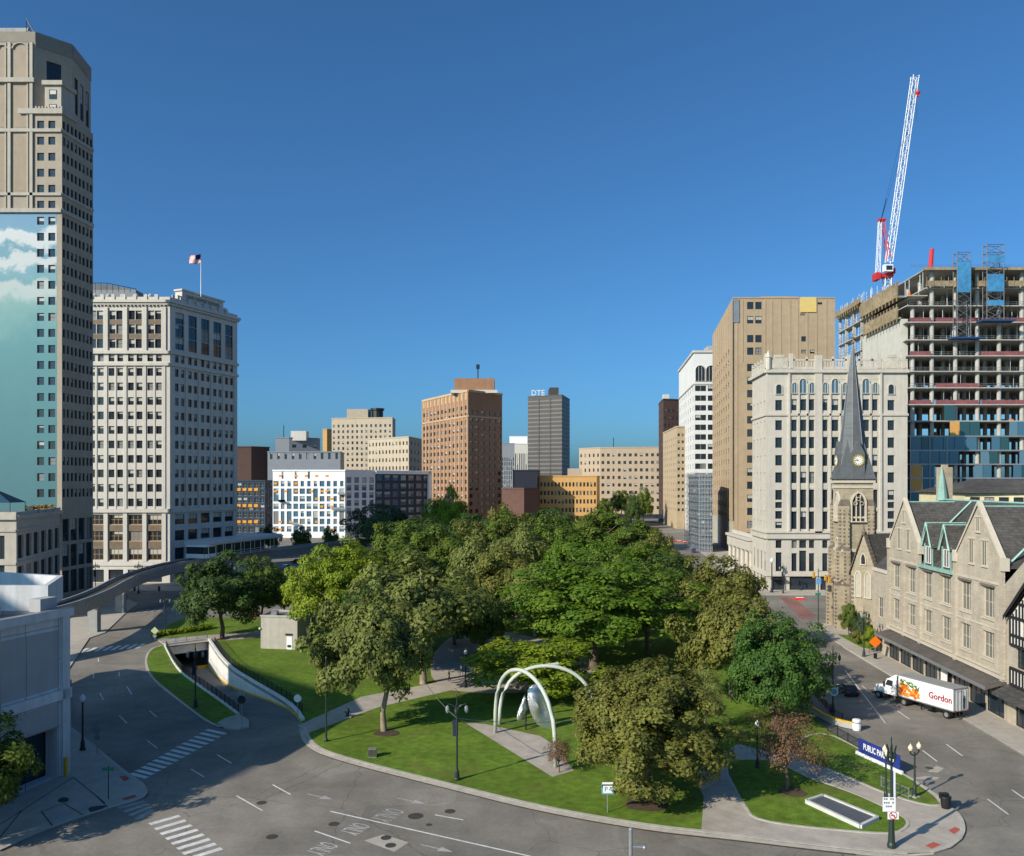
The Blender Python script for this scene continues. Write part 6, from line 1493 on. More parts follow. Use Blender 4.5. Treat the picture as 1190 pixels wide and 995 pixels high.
for nm, seed, kd, n, lf, lb_, low, fk in (('a', 1, 'round', 15000, .40, 110, .10, .26), ('b', 2, 'round', 14000, .42, 90, .10, .28), ('c', 3, 'spread', 15000, .36, 120, .12, .3), ('d', 4, 'spread', 14000, .36, 100, .14, .3), ('e', 5, 'open', 10500, .44, 70, .14, .32), ('f', 6, 'round', 13000, .38, 110, .04, .2), ('g', 7, 'open', 10500, .42, 70, .16, .3),
      ('big', 21, 'round', 52000, .27, 300, .0, .2), ('front', 22, 'round', 34000, .32, 190, .15, .28), ('sparse', 23, 'open', 5200, .30, 60, .14, .25), ('fine', 24, 'spread', 28000, .28, 190, .08, .28), ('maple', 29, 'round', 30000, .30, 200, .04, .28)):
    me, C, Rd = crown_mesh('crown', seed, kd, n, lf, lb_, low); TPL[nm] = (me, trunk_mesh('trunk', C, seed, fork=fk, r=.3, limbs=26 if nm == 'sparse' else 16), C)
def tree(x, Z, ytop, wpx, tpl, leaf, label, group=None, bark=None, cat='tree', name='tree', rot=None, bx=None):
    "x: crown centre column, Z: distance, ytop: row of the crown's top, wpx: crown width in photo pixels"
    X, Y = XZ(x, Z); h = HT(ytop, Z); rad = wpx*Z/F/2
    rn = random.Random(label); me, tm, C = TPL[tpl]
    r_ = empty(name, (X, Y, .1), label, cat, group); rz_ = rn.uniform(0, 6.28) if rot is None else rot
    sxy = rad/6.0/.98; sz = h/12.0/.99
    for nm, m_ in (('trunk', tm), ('crown', me)):
        o = bpy.data.objects.new(nm, m_); COL.objects.link(o); o.parent = r_; o.rotation_euler = (0, 0, rz_); o.scale = (sxy, sxy, sz)
        if nm == 'trunk' and bx is not None:      # trunk foot to one side of the crown's centre
            dx = (bx-x)*Z/F; o.location = (dx, 0, 0)
        o.material_slots[0].link = 'OBJECT'; o.material_slots[0].material = LF[leaf] if nm == 'crown' else (bark or BARK)
    return r_
GP_ = 'trees in the park'
TREES = [
 (752,78,768,198,'big','olive','huge round olive green tree overhanging the front lawn beside the white arches'),
 (424,98,688,134,'front','grey','olive green lawn tree with a bare leaning trunk, left of the arches'),
 (492,121,640,156,'g','grey','open pale limbed tree just behind the leaning lawn tree'),
 (440,129,668,100,'b','dark','dark shadowy tree squeezed behind the leaning lawn tree'),
 (396,143,628,112,'fine','bright','brightest yellow green tree on the left side of the park'),
 (362,156,648,70,'c','bright','small yellow green tree next to the concrete utility cabin'),
 (624,113,744,154,'f','bright','low yellow green tree directly behind the white arches'),
 (560,140,690,70,'b','mid','mid green tree between the plaza and the white arches, behind the low yellow green one'),
(465,140,660,90,'b','mid','mid green crown between the pale limbed tree and the dark shadowy tree'),
 (590,165,640,90,'a','olive','olive green tree over the plaza, left of the broad feathery tree'),
 (640,150,668,80,'c','locust','fresh green crown tucked left of the broad feathery tree'),
 (690,130,646,214,'fine','locust','broad fresh green feathery tree in the middle of the park, behind the huge olive tree'),
 (752,143,648,110,'c','mid','mid green tree right behind the broad feathery tree'),
 (900,100,718,118,'maple','maple','dense deep green maple beside the avenue and the parked car'),
 (850,113,684,116,'a','olive','olive green tree leaning over the avenue, left of the deep green maple'),
 (838,142,646,104,'b','olive','olive tree at the park edge facing the tan tower base'),
 (258,156,648,102,'a','dark','dark round tree standing alone by the hedge near the garage tunnel'),
 (304,168,647,56,'b','mid','mid green tree right of the lone dark tree by the hedge'),
 (330,176,668,46,'d','grey','small dull tree at the park edge behind the concrete cabin'),
 (915,79.5,823,84,'sparse','brown','reddish brown half bare small tree on the corner lawn'),
 (820,97,772,52,'sparse','grey','thin greyish small tree between the huge olive tree and the maple'),
 (442,288,582,72,'d','blue','blue green spreading tree in front of the white apartment block'),
 (516,300,570,56,'e','bright','light green tree crown below the brown hotel'),
 (486,262,597,100,'c','dark','dark wide tree under the charcoal apartment wing'),
 (548,252,592,84,'c','dark','dark flat topped tree below the brown hotel right side'),
 (592,243,583,60,'g','olive','pale olive upright tree below the navy stage house'),
 (640,276,587,78,'d','dark','dark rounded tree below the ochre building'),
 (692,240,591,112,'fine','mid','wide layered green tree below the long tan apartments'),
 (738,222,600,86,'c','mid','layered green tree right of the wide layered one, at the far park edge'),
 (722,182,626,126,'fine','locust','wide feathery green tree in the right middle of the canopy'),
 (776,168,640,78,'d','dark','darker tree at the right edge of the canopy near the avenue'),
 (664,196,617,84,'c','locust','green feathery tree at the centre of the canopy'),
 (608,206,612,70,'e','grey','pale olive loose tree left of the central feathery tree'),
 (562,172,622,82,'e','grey','pale loose tree with a visible trunk over the sunlit plaza'),
 (512,208,616,86,'a','mid','round mid green tree behind the pale plaza tree'),
 (462,196,628,92,'c','mid','mid green tree behind the bright yellow green one'),
 (408,182,632,84,'fine','bright','yellowish tree behind the brightest one at the left canopy edge'),
 (622,158,652,84,'g','grey','greyish olive tree behind the broad feathery tree, toward the plaza'),
 (800,152,662,60,'d','dark','small dark tree peeping out beside the avenue olive trees'),
 (528,150,672,74,'b','mid','slim green tree beside the plaza gap'),
 (585,228,600,70,'a','mid','mid green tree in the canopy below the brick theatre'),
 (760,192,622,70,'a','olive','olive crown behind the darker right edge tree'),
 (470,236,606,80,'b','mid','round green tree between the dark wide tree and the yellowish one'),
 (640,228,600,74,'b','mid','round green tree between the dark rounded tree and the central feathery one'),
 (700,155,640,80,'b','mid','rounded crown just above the broad feathery tree'),
 (548,225,606,70,'b','olive','olive crown between the dark flat topped tree and the round mid green one'),
]
for (x, Z, yt, wp, tp, lf, lab) in TREES:
    tree(x, Z, yt, wp, tp, lf, lab, GP_, bark=BARKP if lf == 'grey' or tp == 'front' else None, bx=446 if tp == 'front' else None)
tree(-38, 68, 838, 150, 'a', 'mid', 'green tree cut off by the bottom left edge beside the white commercial building')
tree(650, 84, 857, 34, 'sparse', 'brown', 'tiny drooping reddish tree at the end of the sculpture walk', name='young_tree')
for (x, Z, yt, wp, tp, lf, lab) in ((748,560,566,22,'b','mid','small distant tree beneath the long tan apartments'), (722,600,568,26,'d','mid','distant spreading tree left of the small one beneath the long tan apartments'), (736,520,574,20,'a','dark','dark distant tree in front of the freeway overpass'), (703,520,577,24,'c','mid','distant tree right of the ochre building'), (350,330,612,24,'b','dark','dark street tree before the white apartment block'), (384,320,610,20,'g','dark','slim street tree at the corner of the white apartment block'), (312,330,612,26,'a','dark','street tree below the charcoal apartment wing')):
    tree(x, Z, yt, wp, tp, lf, lab, 'distant street trees')
# shrubs by the church, hedge by the tunnel
for (x, Z, yt, wp, lf, lab) in ((986,157,702,22,'mid','tall green shrub at the foot of the church tower'), (1002,151,716,24,'blue','grey green shrub under the church gable windows'), (1010,143,728,18,'bright','yellow green shrub near the church house corner'), (996,150,732,14,'olive','small olive shrub at the sidewalk edge by the church')):
    tree(x, Z, yt, wp, 'f', lf, lab, 'church garden shrubs', cat='shrub', name='garden_shrub')
slab('church_garden', [(63,147),(67,142),(67,158),(63.6,160)], 0, .2, M_lawn)
rn = random.Random(11); hb = MB(); hp = resample(chaikin(gp([(180,741),(200,737.5),(222,735.5),(244,731)]), 2), 40)
for k in range(2600):
    p = V2(hp[rn.randrange(40)])+Vector((rn.gauss(0,.45), rn.gauss(0,.45))); c = Vector((p.x, p.y, .15+rn.random()*.85)); a_ = Vector((rn.gauss(0,1), rn.gauss(0,1), rn.gauss(0,1))).normalized()*.2; b_ = a_.cross(Vector((rn.gauss(0,1), rn.gauss(0,1), 1))).normalized()*.13; hb.poly([c-a_, c-b_, c+a_, c+b_])
o = hb.build('hedge', LF['bright']); tag(o, 'low clipped yellow green hedge between the street and the lone dark tree', 'hedge')
# mulch rings at the lawn trees
mu = MB()
for (x, y, r_) in ((449,853,1.5),(750,936,1.9),(921,922,1.3),(258,744,1.1),(632,858,.0),(905,849,1.5)):
    X, Y = G(x, y)
    if r_: mu.poly([(X+r_*math.cos(t)*(1+.12*math.sin(3*t+x)), Y+r_*math.sin(t)*(1+.12*math.sin(2*t+x)), .172) for t in [2*math.pi*k/20 for k in range(20)]])
struct(mu.build('mulch_beds', M_mulch))

# ================================================================ SCULPTURE
sc_ = empty('arch_sculpture', (*G(577,852), .14), 'pair of tall pale green tubular arches crossing over the paved walk', 'sculpture')
M_arch = mat('pale green enamel', (.46,.49,.42), .45, .06, 1.5)
def arc(p0, p1, top, n=24, pw=.62):
    a, b = Vector(p0), Vector(p1); out = []
    for k in range(n+1):
        t = math.pi*k/n; f = (1-math.cos(t))/2; s_ = math.sin(t)**pw; p = a.lerp(b, f); p.z = a.z+(top-a.z)*s_; out.append(p)
    return out
pA = (*G(575.5,853), .1); pB = (*G(645.5,893), .1); pC = (*G(580.5,843), .1); pD = (*G(692,846), .1)
zA = H-(780-YH)*((pA[1]+pB[1])/2)/F; zD = H-(774-YH)*((pC[1]+pD[1])/2)/F
MB().tube(arc(pA, pB, zA), .23, 10).build('arch', M_arch, sc_, True); MB().tube(arc(pC, pD, zD, pw=.68), .23, 10).build('arch', M_arch, sc_, True)
MB().tube([(pC[0]+4.2, pC[1]+.4, zD-.35), (pC[0]+7.3, pC[1]+.9, zD-.05)], .2, 8).build('tie', M_arch, sc_)
m_sil = mat('hammered silver', (.66,.67,.69), .22, .12, 4, metal=.85, bump=1.0)
ws = empty('winged_sculpture', (*G(618,842), .14), 'hammered silver winged seed sculpture hanging under the arches', 'sculpture')
Zw_ = 98.5
def wing(name, px, th):
    pts = [Vector((*XZ(x, Zw_), HT(y, Zw_))) for x, y in px]; 
    P = chaikin([(p.x, p.z) for p in pts], 1, True); ce = (sum(p[0] for p in P)/len(P), sum(p[1] for p in P)/len(P)); mb = MB(); k = len(P); v = []
    rings = ((1, 0), (.8, th*.7), (.45, th), (.0, th*1.1))
    for sgn in (-1, 1):
        for (f, q) in rings: v += [(ce[0]+(x-ce[0])*max(f, .02), Zw_+sgn*q+.4*(x-ce[0])*.6, ce[1]+(z-ce[1])*max(f, .02)) for x, z in P]
    fcs = []
    for s_ in range(2):
        for r_ in range(3):
            b0 = (s_*4+r_)*k; fcs += [(b0+i, b0+(i+1) % k, b0+k+(i+1) % k, b0+k+i) for i in range(k)]
    mb.mesh(v, fcs); return mb.build(name, m_sil, ws, True)
wing('wing', [(613,800),(621,794),(626,797),(635,812),(641,830),(644,848),(632,848),(622,840),(615,824),(613,810)], .22)
wing('wing', [(610,806),(613,812),(614,826),(608,836),(600,838),(601,828),(606,816)], .3)
MB().tube([(*XZ(611, Zw_), .1), (*XZ(611, Zw_), HT(800, Zw_))], .12, 6).build('stem', M_black, ws)
# concrete utility cabin
ca, cb2 = G(303, 754.5), G(345.5, 756); Bc = Bld('utility_cabin', 'small windowless concrete utility cabin with a white door on the lawn', ca, mat('cabin concrete', (.40,.37,.32), .9, .08, 1, streak=.12), cat='cabin')
Zc_ = (ca[1]+cb2[1])/2; hc = HT(716, Zc_)
Bc.plain([ca, cb2, (cb2[0]+.5, cb2[1]+6), (ca[0]+.5, ca[1]+6), ca], 0, hc); Bc.roof([ca, cb2, (cb2[0]+.5, cb2[1]+6), (ca[0]+.5, ca[1]+6)], hc-.25)
for p, q in ((ca, cb2), ((ca[0]+.5, ca[1]+6), (cb2[0]+.5, cb2[1]+6))): Bc.band('coping', Bc.wall, p, q, hc-.2, hc+.12, .12, .1)
Lc_ = math.dist(ca, cb2); ux = Lc_*.72; dr = Bc.trim('door', M_white); dr.obox(ca, nrm((cb2[0]-ca[0], cb2[1]-ca[1])), ux-.05, ux+.95, -.02, .06, .15, 2.4); Bc.trim('vent', M_black).obox(ca, nrm((cb2[0]-ca[0], cb2[1]-ca[1])), ux+.1, ux+.8, .06, .09, .5, .95); Bc.trim('vent', M_black).obox(ca, nrm((cb2[0]-ca[0], cb2[1]-ca[1])), ux-.3, ux+1.1, -.02, .05, 2.6, 2.95)
Bc.trim('lamp', M_white).obox(ca, (1, 0), -.3, -.02, .0, .25, 3.6, 3.9); Bc.trim('roof_vent', M_white).lathe(cb2[0]-.4, cb2[1]+1.5, [(.5, hc-.2), (.5, hc+1.4), (.7, hc+1.5), (.3, hc+1.9)], 10); Bc.trim('roof_unit', M_grey).box(ca[0]+1.4, ca[0]+2.4, ca[1]+1.5, ca[1]+3, hc-.2, hc+.5)
Bc.finish()
# ventilation grate on the corner lawn
vp = gp([(937,935.5),(957,929),(1020,955),(1000,965)]); vg = empty('vent_grate', (*vp[0], .16), 'long dark ventilation grate in a white concrete kerb on the corner lawn', 'vent')
mb = MB(); P_ = vp+[vp[0]]
for a_, b_ in zip(P_, P_[1:]): ribbon(mb, [a_, b_], .28, .1, .5)
mb.build('kerb', mat('pale kerb concrete', (.5,.49,.47), .85, .1, 1), vg); gm_ = MB(); gm_.prism(vp, .2, .36)
gm_.build('grate', mat('grate steel', (.05,.055,.06), .6, .15, 3), vg)
bar = MB(); a0, a1, a2_, a3_ = [V2(p) for p in vp]
for k in range(1, 40): ribbon(bar, [a0.lerp(a3_, k/40) if False else a0.lerp(a3_, 0).lerp(a1.lerp(a2_, 0), 0)+(a3_-a0)*k/40, a1+(a2_-a1)*k/40], .05, .36, .39)
bar.build('bars', M_grey, vg)

# ================================================================ STREET FURNITURE
def protect(o): return o
M_globe = mat('lamp globe glass', (.75,.62,.42), .3, .05, 4, spec=.6)
M_globew = mat('white lamp globe', (.72,.74,.76), .3, .05, 4, spec=.6)
def lamp_base(r_, hgt, m, rb=.2, rt=.075): MB().lathe(0, 0, [(rb*1.5, 0), (rb*1.5, .18), (rb*1.15, .3), (rb, .9), (rb*.7, 1.1), (rt*1.3, 1.4), (rt, hgt)], 10).build('pole', m, r_)
def globe(r_, x, y, z, m=M_globe, s=1.0):
    MB().lathe(x, y, [(.06*s, z), (.15*s, z+.06), (.25*s, z+.28*s), (.22*s, z+.5*s), (.1*s, z+.62*s), (.04, z+.72*s), (.01, z+.82*s)], 10).build('lamp_globe', m, r_)
M_lantern = mat('grey lantern glass', (.22,.24,.24), .3, .1, 4, spec=.6)
def twin_lamp(): 
    r_ = empty('twin_lamp', (0, 0, 0), 'x', 'street lamp'); lamp_base(r_, 4.3, M_green, .17)
    mb = MB(); mb.tube([(-.62, 0, 4.25), (-.3, 0, 4.05), (.3, 0, 4.05), (.62, 0, 4.25)], .06, 6); mb.tube([(-.62,0,4.2),(-.62,0,4.5)], .08, 6); mb.tube([(.62,0,4.2),(.62,0,4.5)], .08, 6); mb.build('crossarm', M_green, r_)
    globe(r_, -.62, 0, 4.48, s=.9); globe(r_, .62, 0, 4.48, s=.9); MB().box(-.35, .35, -.35, .35, -.1, .16).build('plinth', M_conc, r_); return r_
def tall_lamp(hgt=8.0, banner=True):
    r_ = empty('ornate_lamp', (0, 0, 0), 'x', 'street lamp'); lamp_base(r_, hgt, M_green, .22, .08)
    mb = MB()
    for s_ in (-1, 1): mb.tube([(0, 0, hgt-.9), (s_*.45, 0, hgt-.45), (s_*.85, 0, hgt-.35), (s_*.95, 0, hgt-.6)], .05, 5)
    for s_ in (-1, 1): mb.tube([(0, 0, hgt-.7), (0, s_*.5, hgt-.3), (0, s_*.8, hgt-.3), (0, s_*.85, hgt-.55)], .05, 5)
    mb.tube([(0, 0, hgt-.1), (0, 0, hgt+.6)], .05, 5); mb.build('arms', M_green, r_)
    for x, y in ((-.95, 0), (.95, 0), (0, .85), (0, -.85)): MB().lathe(x, y, [(.04, hgt-.5), (.17, hgt-.62), (.21, hgt-.9), (.13, hgt-1.2), (.03, hgt-1.3)], 8).build('lantern', M_green if y else M_lantern, r_)
    if banner: MB().box(-.42, .12, -.04, .04, hgt*.55, hgt*.76).build('banner', mat('dark banner', (.02,.025,.05), .8, .3, 4), r_)
    return r_
def acorn_lamp():
    r_ = empty('acorn_lamp', (0, 0, 0), 'x', 'street lamp'); lamp_base(r_, 5.4, M_black, .22, .09); globe(r_, 0, 0, 5.38, M_globew, 1.2); return r_
def place(fn, x, y, label, rz=0, sc=1, group=None, **k):
    r_ = fn(**k); X, Y = G(x, y); r_.location = (X, Y, 0.1); r_.rotation_euler = (0, 0, rz); r_.scale = (sc,)*3; r_['label'] = label
    if group: r_['group'] = group
    return r_
GT, GO = 'twin globe lamps', 'ornate lantern lamps'
tw_ = place(twin_lamp, 1063, 928, 'twin globe lamp at the tip of the corner lawn strip', .5, 1.0, GT)
def cp_(src, x, y, label, rz=0, sc=1, group=None): X, Y = G(x, y); return copy_tree(src, (X, Y, .1), rz, label, (sc,)*3, group)
cp_(tw_, 1029.5, 934, 'twin globe lamp behind the tall sign pole on the corner path', 1.3, 1.0, GT)
tl_ = place(tall_lamp, 531, 908, 'ornate lantern lamp with a dark banner on the front lawn', 0, 1.0, GO)
MB().box(-.45, .45, -.1, -.06, 3.0, 3.35).build('arrow_sign', M_white, tl_) if False else None
cp_(tl_, 227, 823, 'ornate lantern lamp with a banner on the grass island by the ramp fence', .3, .98, GO)
cp_(tl_, 192, 738, 'ornate lantern lamp at the hedge end by the far crosswalk', .1, .92, GO)
cp_(tl_, 968, 828, 'ornate lantern lamp by the dark parked car', .8, 1.0, GO)
cp_(tl_, 1004, 764, 'ornate lantern lamp on the avenue sidewalk left of the orange sign', .8, 1.0, GO)
cp_(tl_, 161, 690, 'ornate lantern lamp before the terracotta tower, right of its neighbour', 0, 1.0, GO)
cp_(tl_, 111, 690, 'ornate lantern lamp before the terracotta tower, close to the mural tower', 0, 1.0, GO)
cp_(tl_, 910, 690, 'ornate lantern lamp in front of the gothic block awning', 0, .95, GO)
ac = place(acorn_lamp, 96, 873, 'single white acorn lamp on the shaded left corner sidewalk', 0, 1.0)
ac2 = cp_(ac, 897, 689, 'single acorn lamp at the gothic block corner', 0, 1.5)
cp_(ac, 541, 800, 'black acorn lamp in the shade of the park plaza', 0, .9); cp_(ac, 880, 894, 'black acorn lamp behind the reddish small tree', 0, .8)
# tall sign pole at the corner
sp_ = empty('signal_pole', (*G(1036, 987), .1), 'tall dark corner pole carrying a white sign and a no turn sign', 'sign pole')
X, Y = G(1036, 987); zt_ = HT(868, Y)
MB().lathe(X, Y, [(.34, .1), (.34, .4), (.28, .6), (.2, 2.4), (.13, 2.7), (.1, 5), (.09, zt_)], 10).build('pole', M_green, sp_)
mb = MB()
for s_ in range(6): a_ = s_*1.05; mb.tube([(X, Y, zt_-1.6), (X+.35*math.cos(a_), Y+.35*math.sin(a_), zt_-.9), (X+.28*math.cos(a_), Y+.28*math.sin(a_), zt_-.3), (X+.4*math.cos(a_), Y+.4*math.sin(a_), zt_+.1)], .07, 5)
mb.ball((X, Y, zt_-.7), .3, 8); mb.tube([(X, Y, zt_), (X, Y, zt_+.8)], .05, 5); mb.build('ornament', M_green, sp_)
def signface(root, x0, x1, z0, z1, y, m, name='sign_face'): MB().box(x0, x1, y-.03, y, z0, z1).build(name, m, root)
yv = Y-.28
signface(sp_, X-.85, X+.2, HT(941.5, Y), HT(925, Y), yv, M_white); signface(sp_, X-.45, X+.45, HT(950.5, Y), HT(942, Y), yv, M_white)
mb = MB(); cz = HT(946, Y); cxs = X
for k in range(20):
    t, t2 = 2*math.pi*k/20, 2*math.pi*(k+1)/20; mb.poly([(cxs+r_*math.cos(a_), yv-.035, cz+r_*math.sin(a_)) for r_, a_ in ((.26, t), (.26, t2), (.33, t2), (.33, t))])
mb.poly([(cxs-.24, yv-.036, cz+.18), (cxs-.18, yv-.036, cz+.24), (cxs+.24, yv-.036, cz-.18), (cxs+.18, yv-.036, cz-.24)]); mb.build('no_turn_symbol', M_red, sp_)
mb = MB(); mb.poly([(cxs-.2, yv-.034, cz-.04), (cxs+.08, yv-.034, cz-.04), (cxs+.08, yv-.034, cz-.2), (cxs+.14, yv-.034, cz-.2), (cxs+.14, yv-.034, cz+.03), (cxs-.2, yv-.034, cz+.03)])
for k in range(3):
    z = HT(941.5, Y)+.35+.3*k
    for j in range(5): x_ = X-.75+.17*j; mb.poly([(x_, yv-.034, z), (x_+.11, yv-.034, z), (x_+.11, yv-.034, z+.14), (x_, yv-.034, z+.14)]) if (j+k) % 4 else None
mb.build('sign_print', mat('sign print', (.08,.09,.12), .6, 0), sp_)
signface(sp_, X+.12, X+.34, 4.2, 6.4, Y+.05, M_globew, 'street_plate')
# PUBLIC PARKING banner on the ramp fence
fA, fB = G(962, 851), G(998, 872); fence('iron_fence', [fA, fB], 'black iron fence along the avenue, left of the parking sign', 1.1, .15)
bA, bB = G(997.5, 879), G(1045.5, 901); bd = nrm((bB[0]-bA[0], bB[1]-bA[1])); bn = (bd[1], -bd[0]); Lb = math.dist(bA, bB)
ps = empty('parking_sign', (*bA, .1), 'long blue public parking banner on the wall by the avenue', 'sign')
M_bl = mat('sign blue', (.02,.035,.20), .5, .05, 1)
mb = MB(); mb.obox(bA, bd, 0, Lb, -.1, .0, .55, 2.0); mb.build('panel', M_bl, ps); mb = MB(); mb.obox(bA, bd, -.4, Lb+.3, -.2, .06, .05, .5); mb.build('base_wall', M_white, ps)
mb = MB(); c_ = along(bA, bd, Lb/2); text_mesh(mb, 'PUBLIC PARKING', .92, (c_[0]+bn[0]*.02, c_[1]+bn[1]*.02, 1.3), (bd[0], bd[1], 0), (0, 0, 1), wscale=Lb*.92/8.6*.98, bold=.02); mb.build('lettering', M_white, ps)
fence('iron_fence', [G(1024, 916), G(1056, 930)], 'short thin fence panel between the corner path and the lawn tip', 1.0, .15, m=M_grey)
fence('iron_fence', [G(1040,.0+908) if False else G(835, 850), G(866, 862), G(878, 858)], 'low black fence around the bed left of the reddish tree', .9, .15)
fence('iron_fence', [G(940, 802), G(970, 836), G(990, 846)], 'black iron fence at the avenue kerb by the parked car', 1.1, .1)
bw = empty('ramp_barrier', (*G(931, 818), .1), 'low yellow and black kerb wall of the small ramp beside the avenue', 'barrier')
mb = MB(); wl_ = chaikin(gp([(931,821),(945,830),(962,840),(980,846),(991,848)]), 2); ribbon(mb, wl_, .3, .1, .75); mb.build('kerb_wall', M_conc, bw); mb = MB(); ribbon(mb, wl_, .34, .76, .92); mb.build('yellow_coping', M_yellow, bw)
bn_ = empty('barrel', (*G(995.5, 849), .05), 'white round waste barrel at the end of the yellow ramp kerb', 'barrel'); X, Y = G(995.5, 849); MB().lathe(X, Y, [(.45,.05),(.5,.3),(.5,1.25),(.44,1.35),(.1,1.4)], 14).build('drum', M_white, bn_); MB().lathe(X, Y, [(.52,.95),(.53,.98),(.53,1.05),(.52,1.08)], 14).build('hoop', M_grey, bn_)
bs = empty('litter_bin', (*G(1099, 941), .14), 'black ironwork litter bin at the corner kerb', 'litter bin'); X, Y = G(1099, 941); MB().lathe(X, Y, [(.35,.14),(.42,.5),(.45,1.1),(.5,1.15),(.48,1.25)], 12).build('basket', M_black, bs); MB().box(X-.4, X+.35, Y+.05, Y+.45, .9, 1.45).build('hood', M_black, bs)
for (x, y, l) in ((433,881,'grey metal utility box on the front lawn near the kerb'),):
    X, Y = G(x, y); r_ = empty('utility_box', (X, Y, .14), l, 'utility box'); MB().box(X-.45, X+.45, Y-.3, Y+.3, .14, 1.1).build('housing', mat('olive grey metal', (.17,.175,.13), .6, .1, 2), r_); q = MB(); [q.box(X-.4+.14*k, X-.34+.14*k, Y-.33, Y-.3, .25, 1.0) for k in range(6)]; q.build('vent', M_black, r_)
X, Y = G(404, 835); r_ = empty('drinking_fountain', (X, Y, .14), 'small dark hydrant on a pale pad beside the park path', 'hydrant'); MB().box(X-.5, X+.5, Y-.4, Y+.4, .14, .3).build('pad', M_walk, r_); MB().lathe(X, Y, [(.26,.3),(.2,.45),(.2,.95),(.28,1.0),(.2,1.2),(.05,1.3)], 10).build('body', M_black, r_); MB().tube([(X-.36,Y,.8),(X+.36,Y,.8)], .1, 8).build('nozzle', M_black, r_)
r_.name = 'fire_hydrant'
# signs on small posts
def post_sign(x, y, ytop, label, faces, cat='sign', pole=M_grey, name='post_sign'):
    X, Y = G(x, y); r_ = empty(name, (X, Y, .1), label, cat); MB().tube([(X, Y, .0), (X, Y, HT(ytop, Y))], .045, 6).build('post', pole, r_)
    for (shape, yc, w_, h_, m, nm) in faces:
        z = HT(yc, Y); mb = MB(); q = Y-.07
        if shape == 'box': mb.box(X-w_/2, X+w_/2, q-.02, q, z-h_/2, z+h_/2)
        elif shape == 'disc': v = [(X+w_/2*math.cos(t), qq, z+w_/2*math.sin(t)) for qq in (q-.02, q) for t in [2*math.pi*k/20 for k in range(20)]]; mb.mesh(v, [tuple(range(20)), tuple(range(39, 19, -1))]+[(i, (i+1) % 20, 20+(i+1) % 20, 20+i) for i in range(20)])
        elif shape == 'dia': mb.mesh([(X+dx, qq, z+dz) for qq in (q-.02, q) for dx, dz in ((-w_/2,0),(0,-h_/2),(w_/2,0),(0,h_/2))], [(0,1,2,3),(7,6,5,4),(0,1,5,4),(1,2,6,5),(2,3,7,6),(3,0,4,7)])
        mb.build(nm, m, r_)
    return r_
M_signg = mat('street sign green', (.02,.20,.13), .5, 0); M_steelsign = mat('bare sign back', (.26,.28,.29), .45, .08, 3, metal=.5); M_teal = mat('teal disc', (.10,.26,.27), .5, .1, 3)
post_sign(126, 930, 890, 'green street name sign on a thin post at the left corner', [('box', 893.5, 1.1, .32, M_signg, 'name_plate')], pole=M_green)
post_sign(113, 877, 842, 'grey diamond sign seen from behind on the left sidewalk', [('dia', 848, 1.25, 1.25, M_steelsign, 'sign_back'), ('box', 857, .6, .5, M_steelsign, 'sign_back')])
o = post_sign(281, 850, 806, 'dark round sign on a thin post at the ramp nose', [('disc', 806, .85, 0, M_steelsign, 'sign_back'), ('disc', 813, 1.0, 0, M_black, 'sign_disc')])
post_sign(346, 838, 806, 'white round sign on a post at the end of the curved ramp wall', [('disc', 811.5, .95, 0, M_white, 'sign_face')])
post_sign(180, 745, 732, 'yellow green diamond sign by the hedge corner', [('dia', 733, 1.5, 1.5, mat('lime sign', (.42,.47,.25), .5, 0), 'sign_face'), ('dia', 739, .9, .9, M_steelsign, 'sign_face')])
rp_ = post_sign(706, 946, 914, 'blue and white parking sign on the front lawn under the huge tree', [('box', 912, 1.0, .5, M_white, 'sign_face'), ('box', 917, 1.1, .9, mat('parking blue', (.12,.30,.42), .5, 0), 'sign_face')])
X, Y = G(706, 946); mb = MB(); mb.box(X-.42, X+.42, Y-.1, Y-.095, HT(917, Y)-.33, HT(917, Y)+.33); mb.build('white_field', M_white, rp_); mb = MB(); text_mesh(mb, 'P', .62, (X-.14, Y-.104, HT(917, Y)), (1,0,0), (0,0,1)); z = HT(917, Y); mb.poly([(X+.1,Y-.104,z-.05),(X+.25,Y-.104,z+.12),(X+.18,Y-.104,z+.2),(X+.38,Y-.104,z+.22),(X+.36,Y-.104,z+.02),(X+.3,Y-.104,z+.08),(X+.15,Y-.104,z-.1)]); mb.build('parking_symbol', mat('parking green', (.0,.12,.10), .5, 0), rp_)
X, Y = G(741, 930); r_ = empty('notice_board', (X, Y, .14), 'dark framed notice board in the shade of the huge tree', 'notice board'); MB().box(X-.75, X+.75, Y-.1, Y, .5, 1.7).build('frame', M_black, r_); MB().box(X-.62, X+.62, Y-.13, Y-.1, .62, 1.58).build('poster', mat('grey poster', (.22,.22,.23), .6, .2, 5), r_); MB().box(X+.1, X+.4, Y-.15, Y-.13, .8, 1.0).build('red_panel', M_red, r_)
post_sign(1017, 767, 743, 'orange diamond roadwork sign on the avenue sidewalk', [('dia', 746, 2.05, 2.05, mat('roadwork orange', (.80,.16,.01), .5, .03, 3), 'sign_face'), ('box', 762, .6, .9, M_black, 'base_bag')])
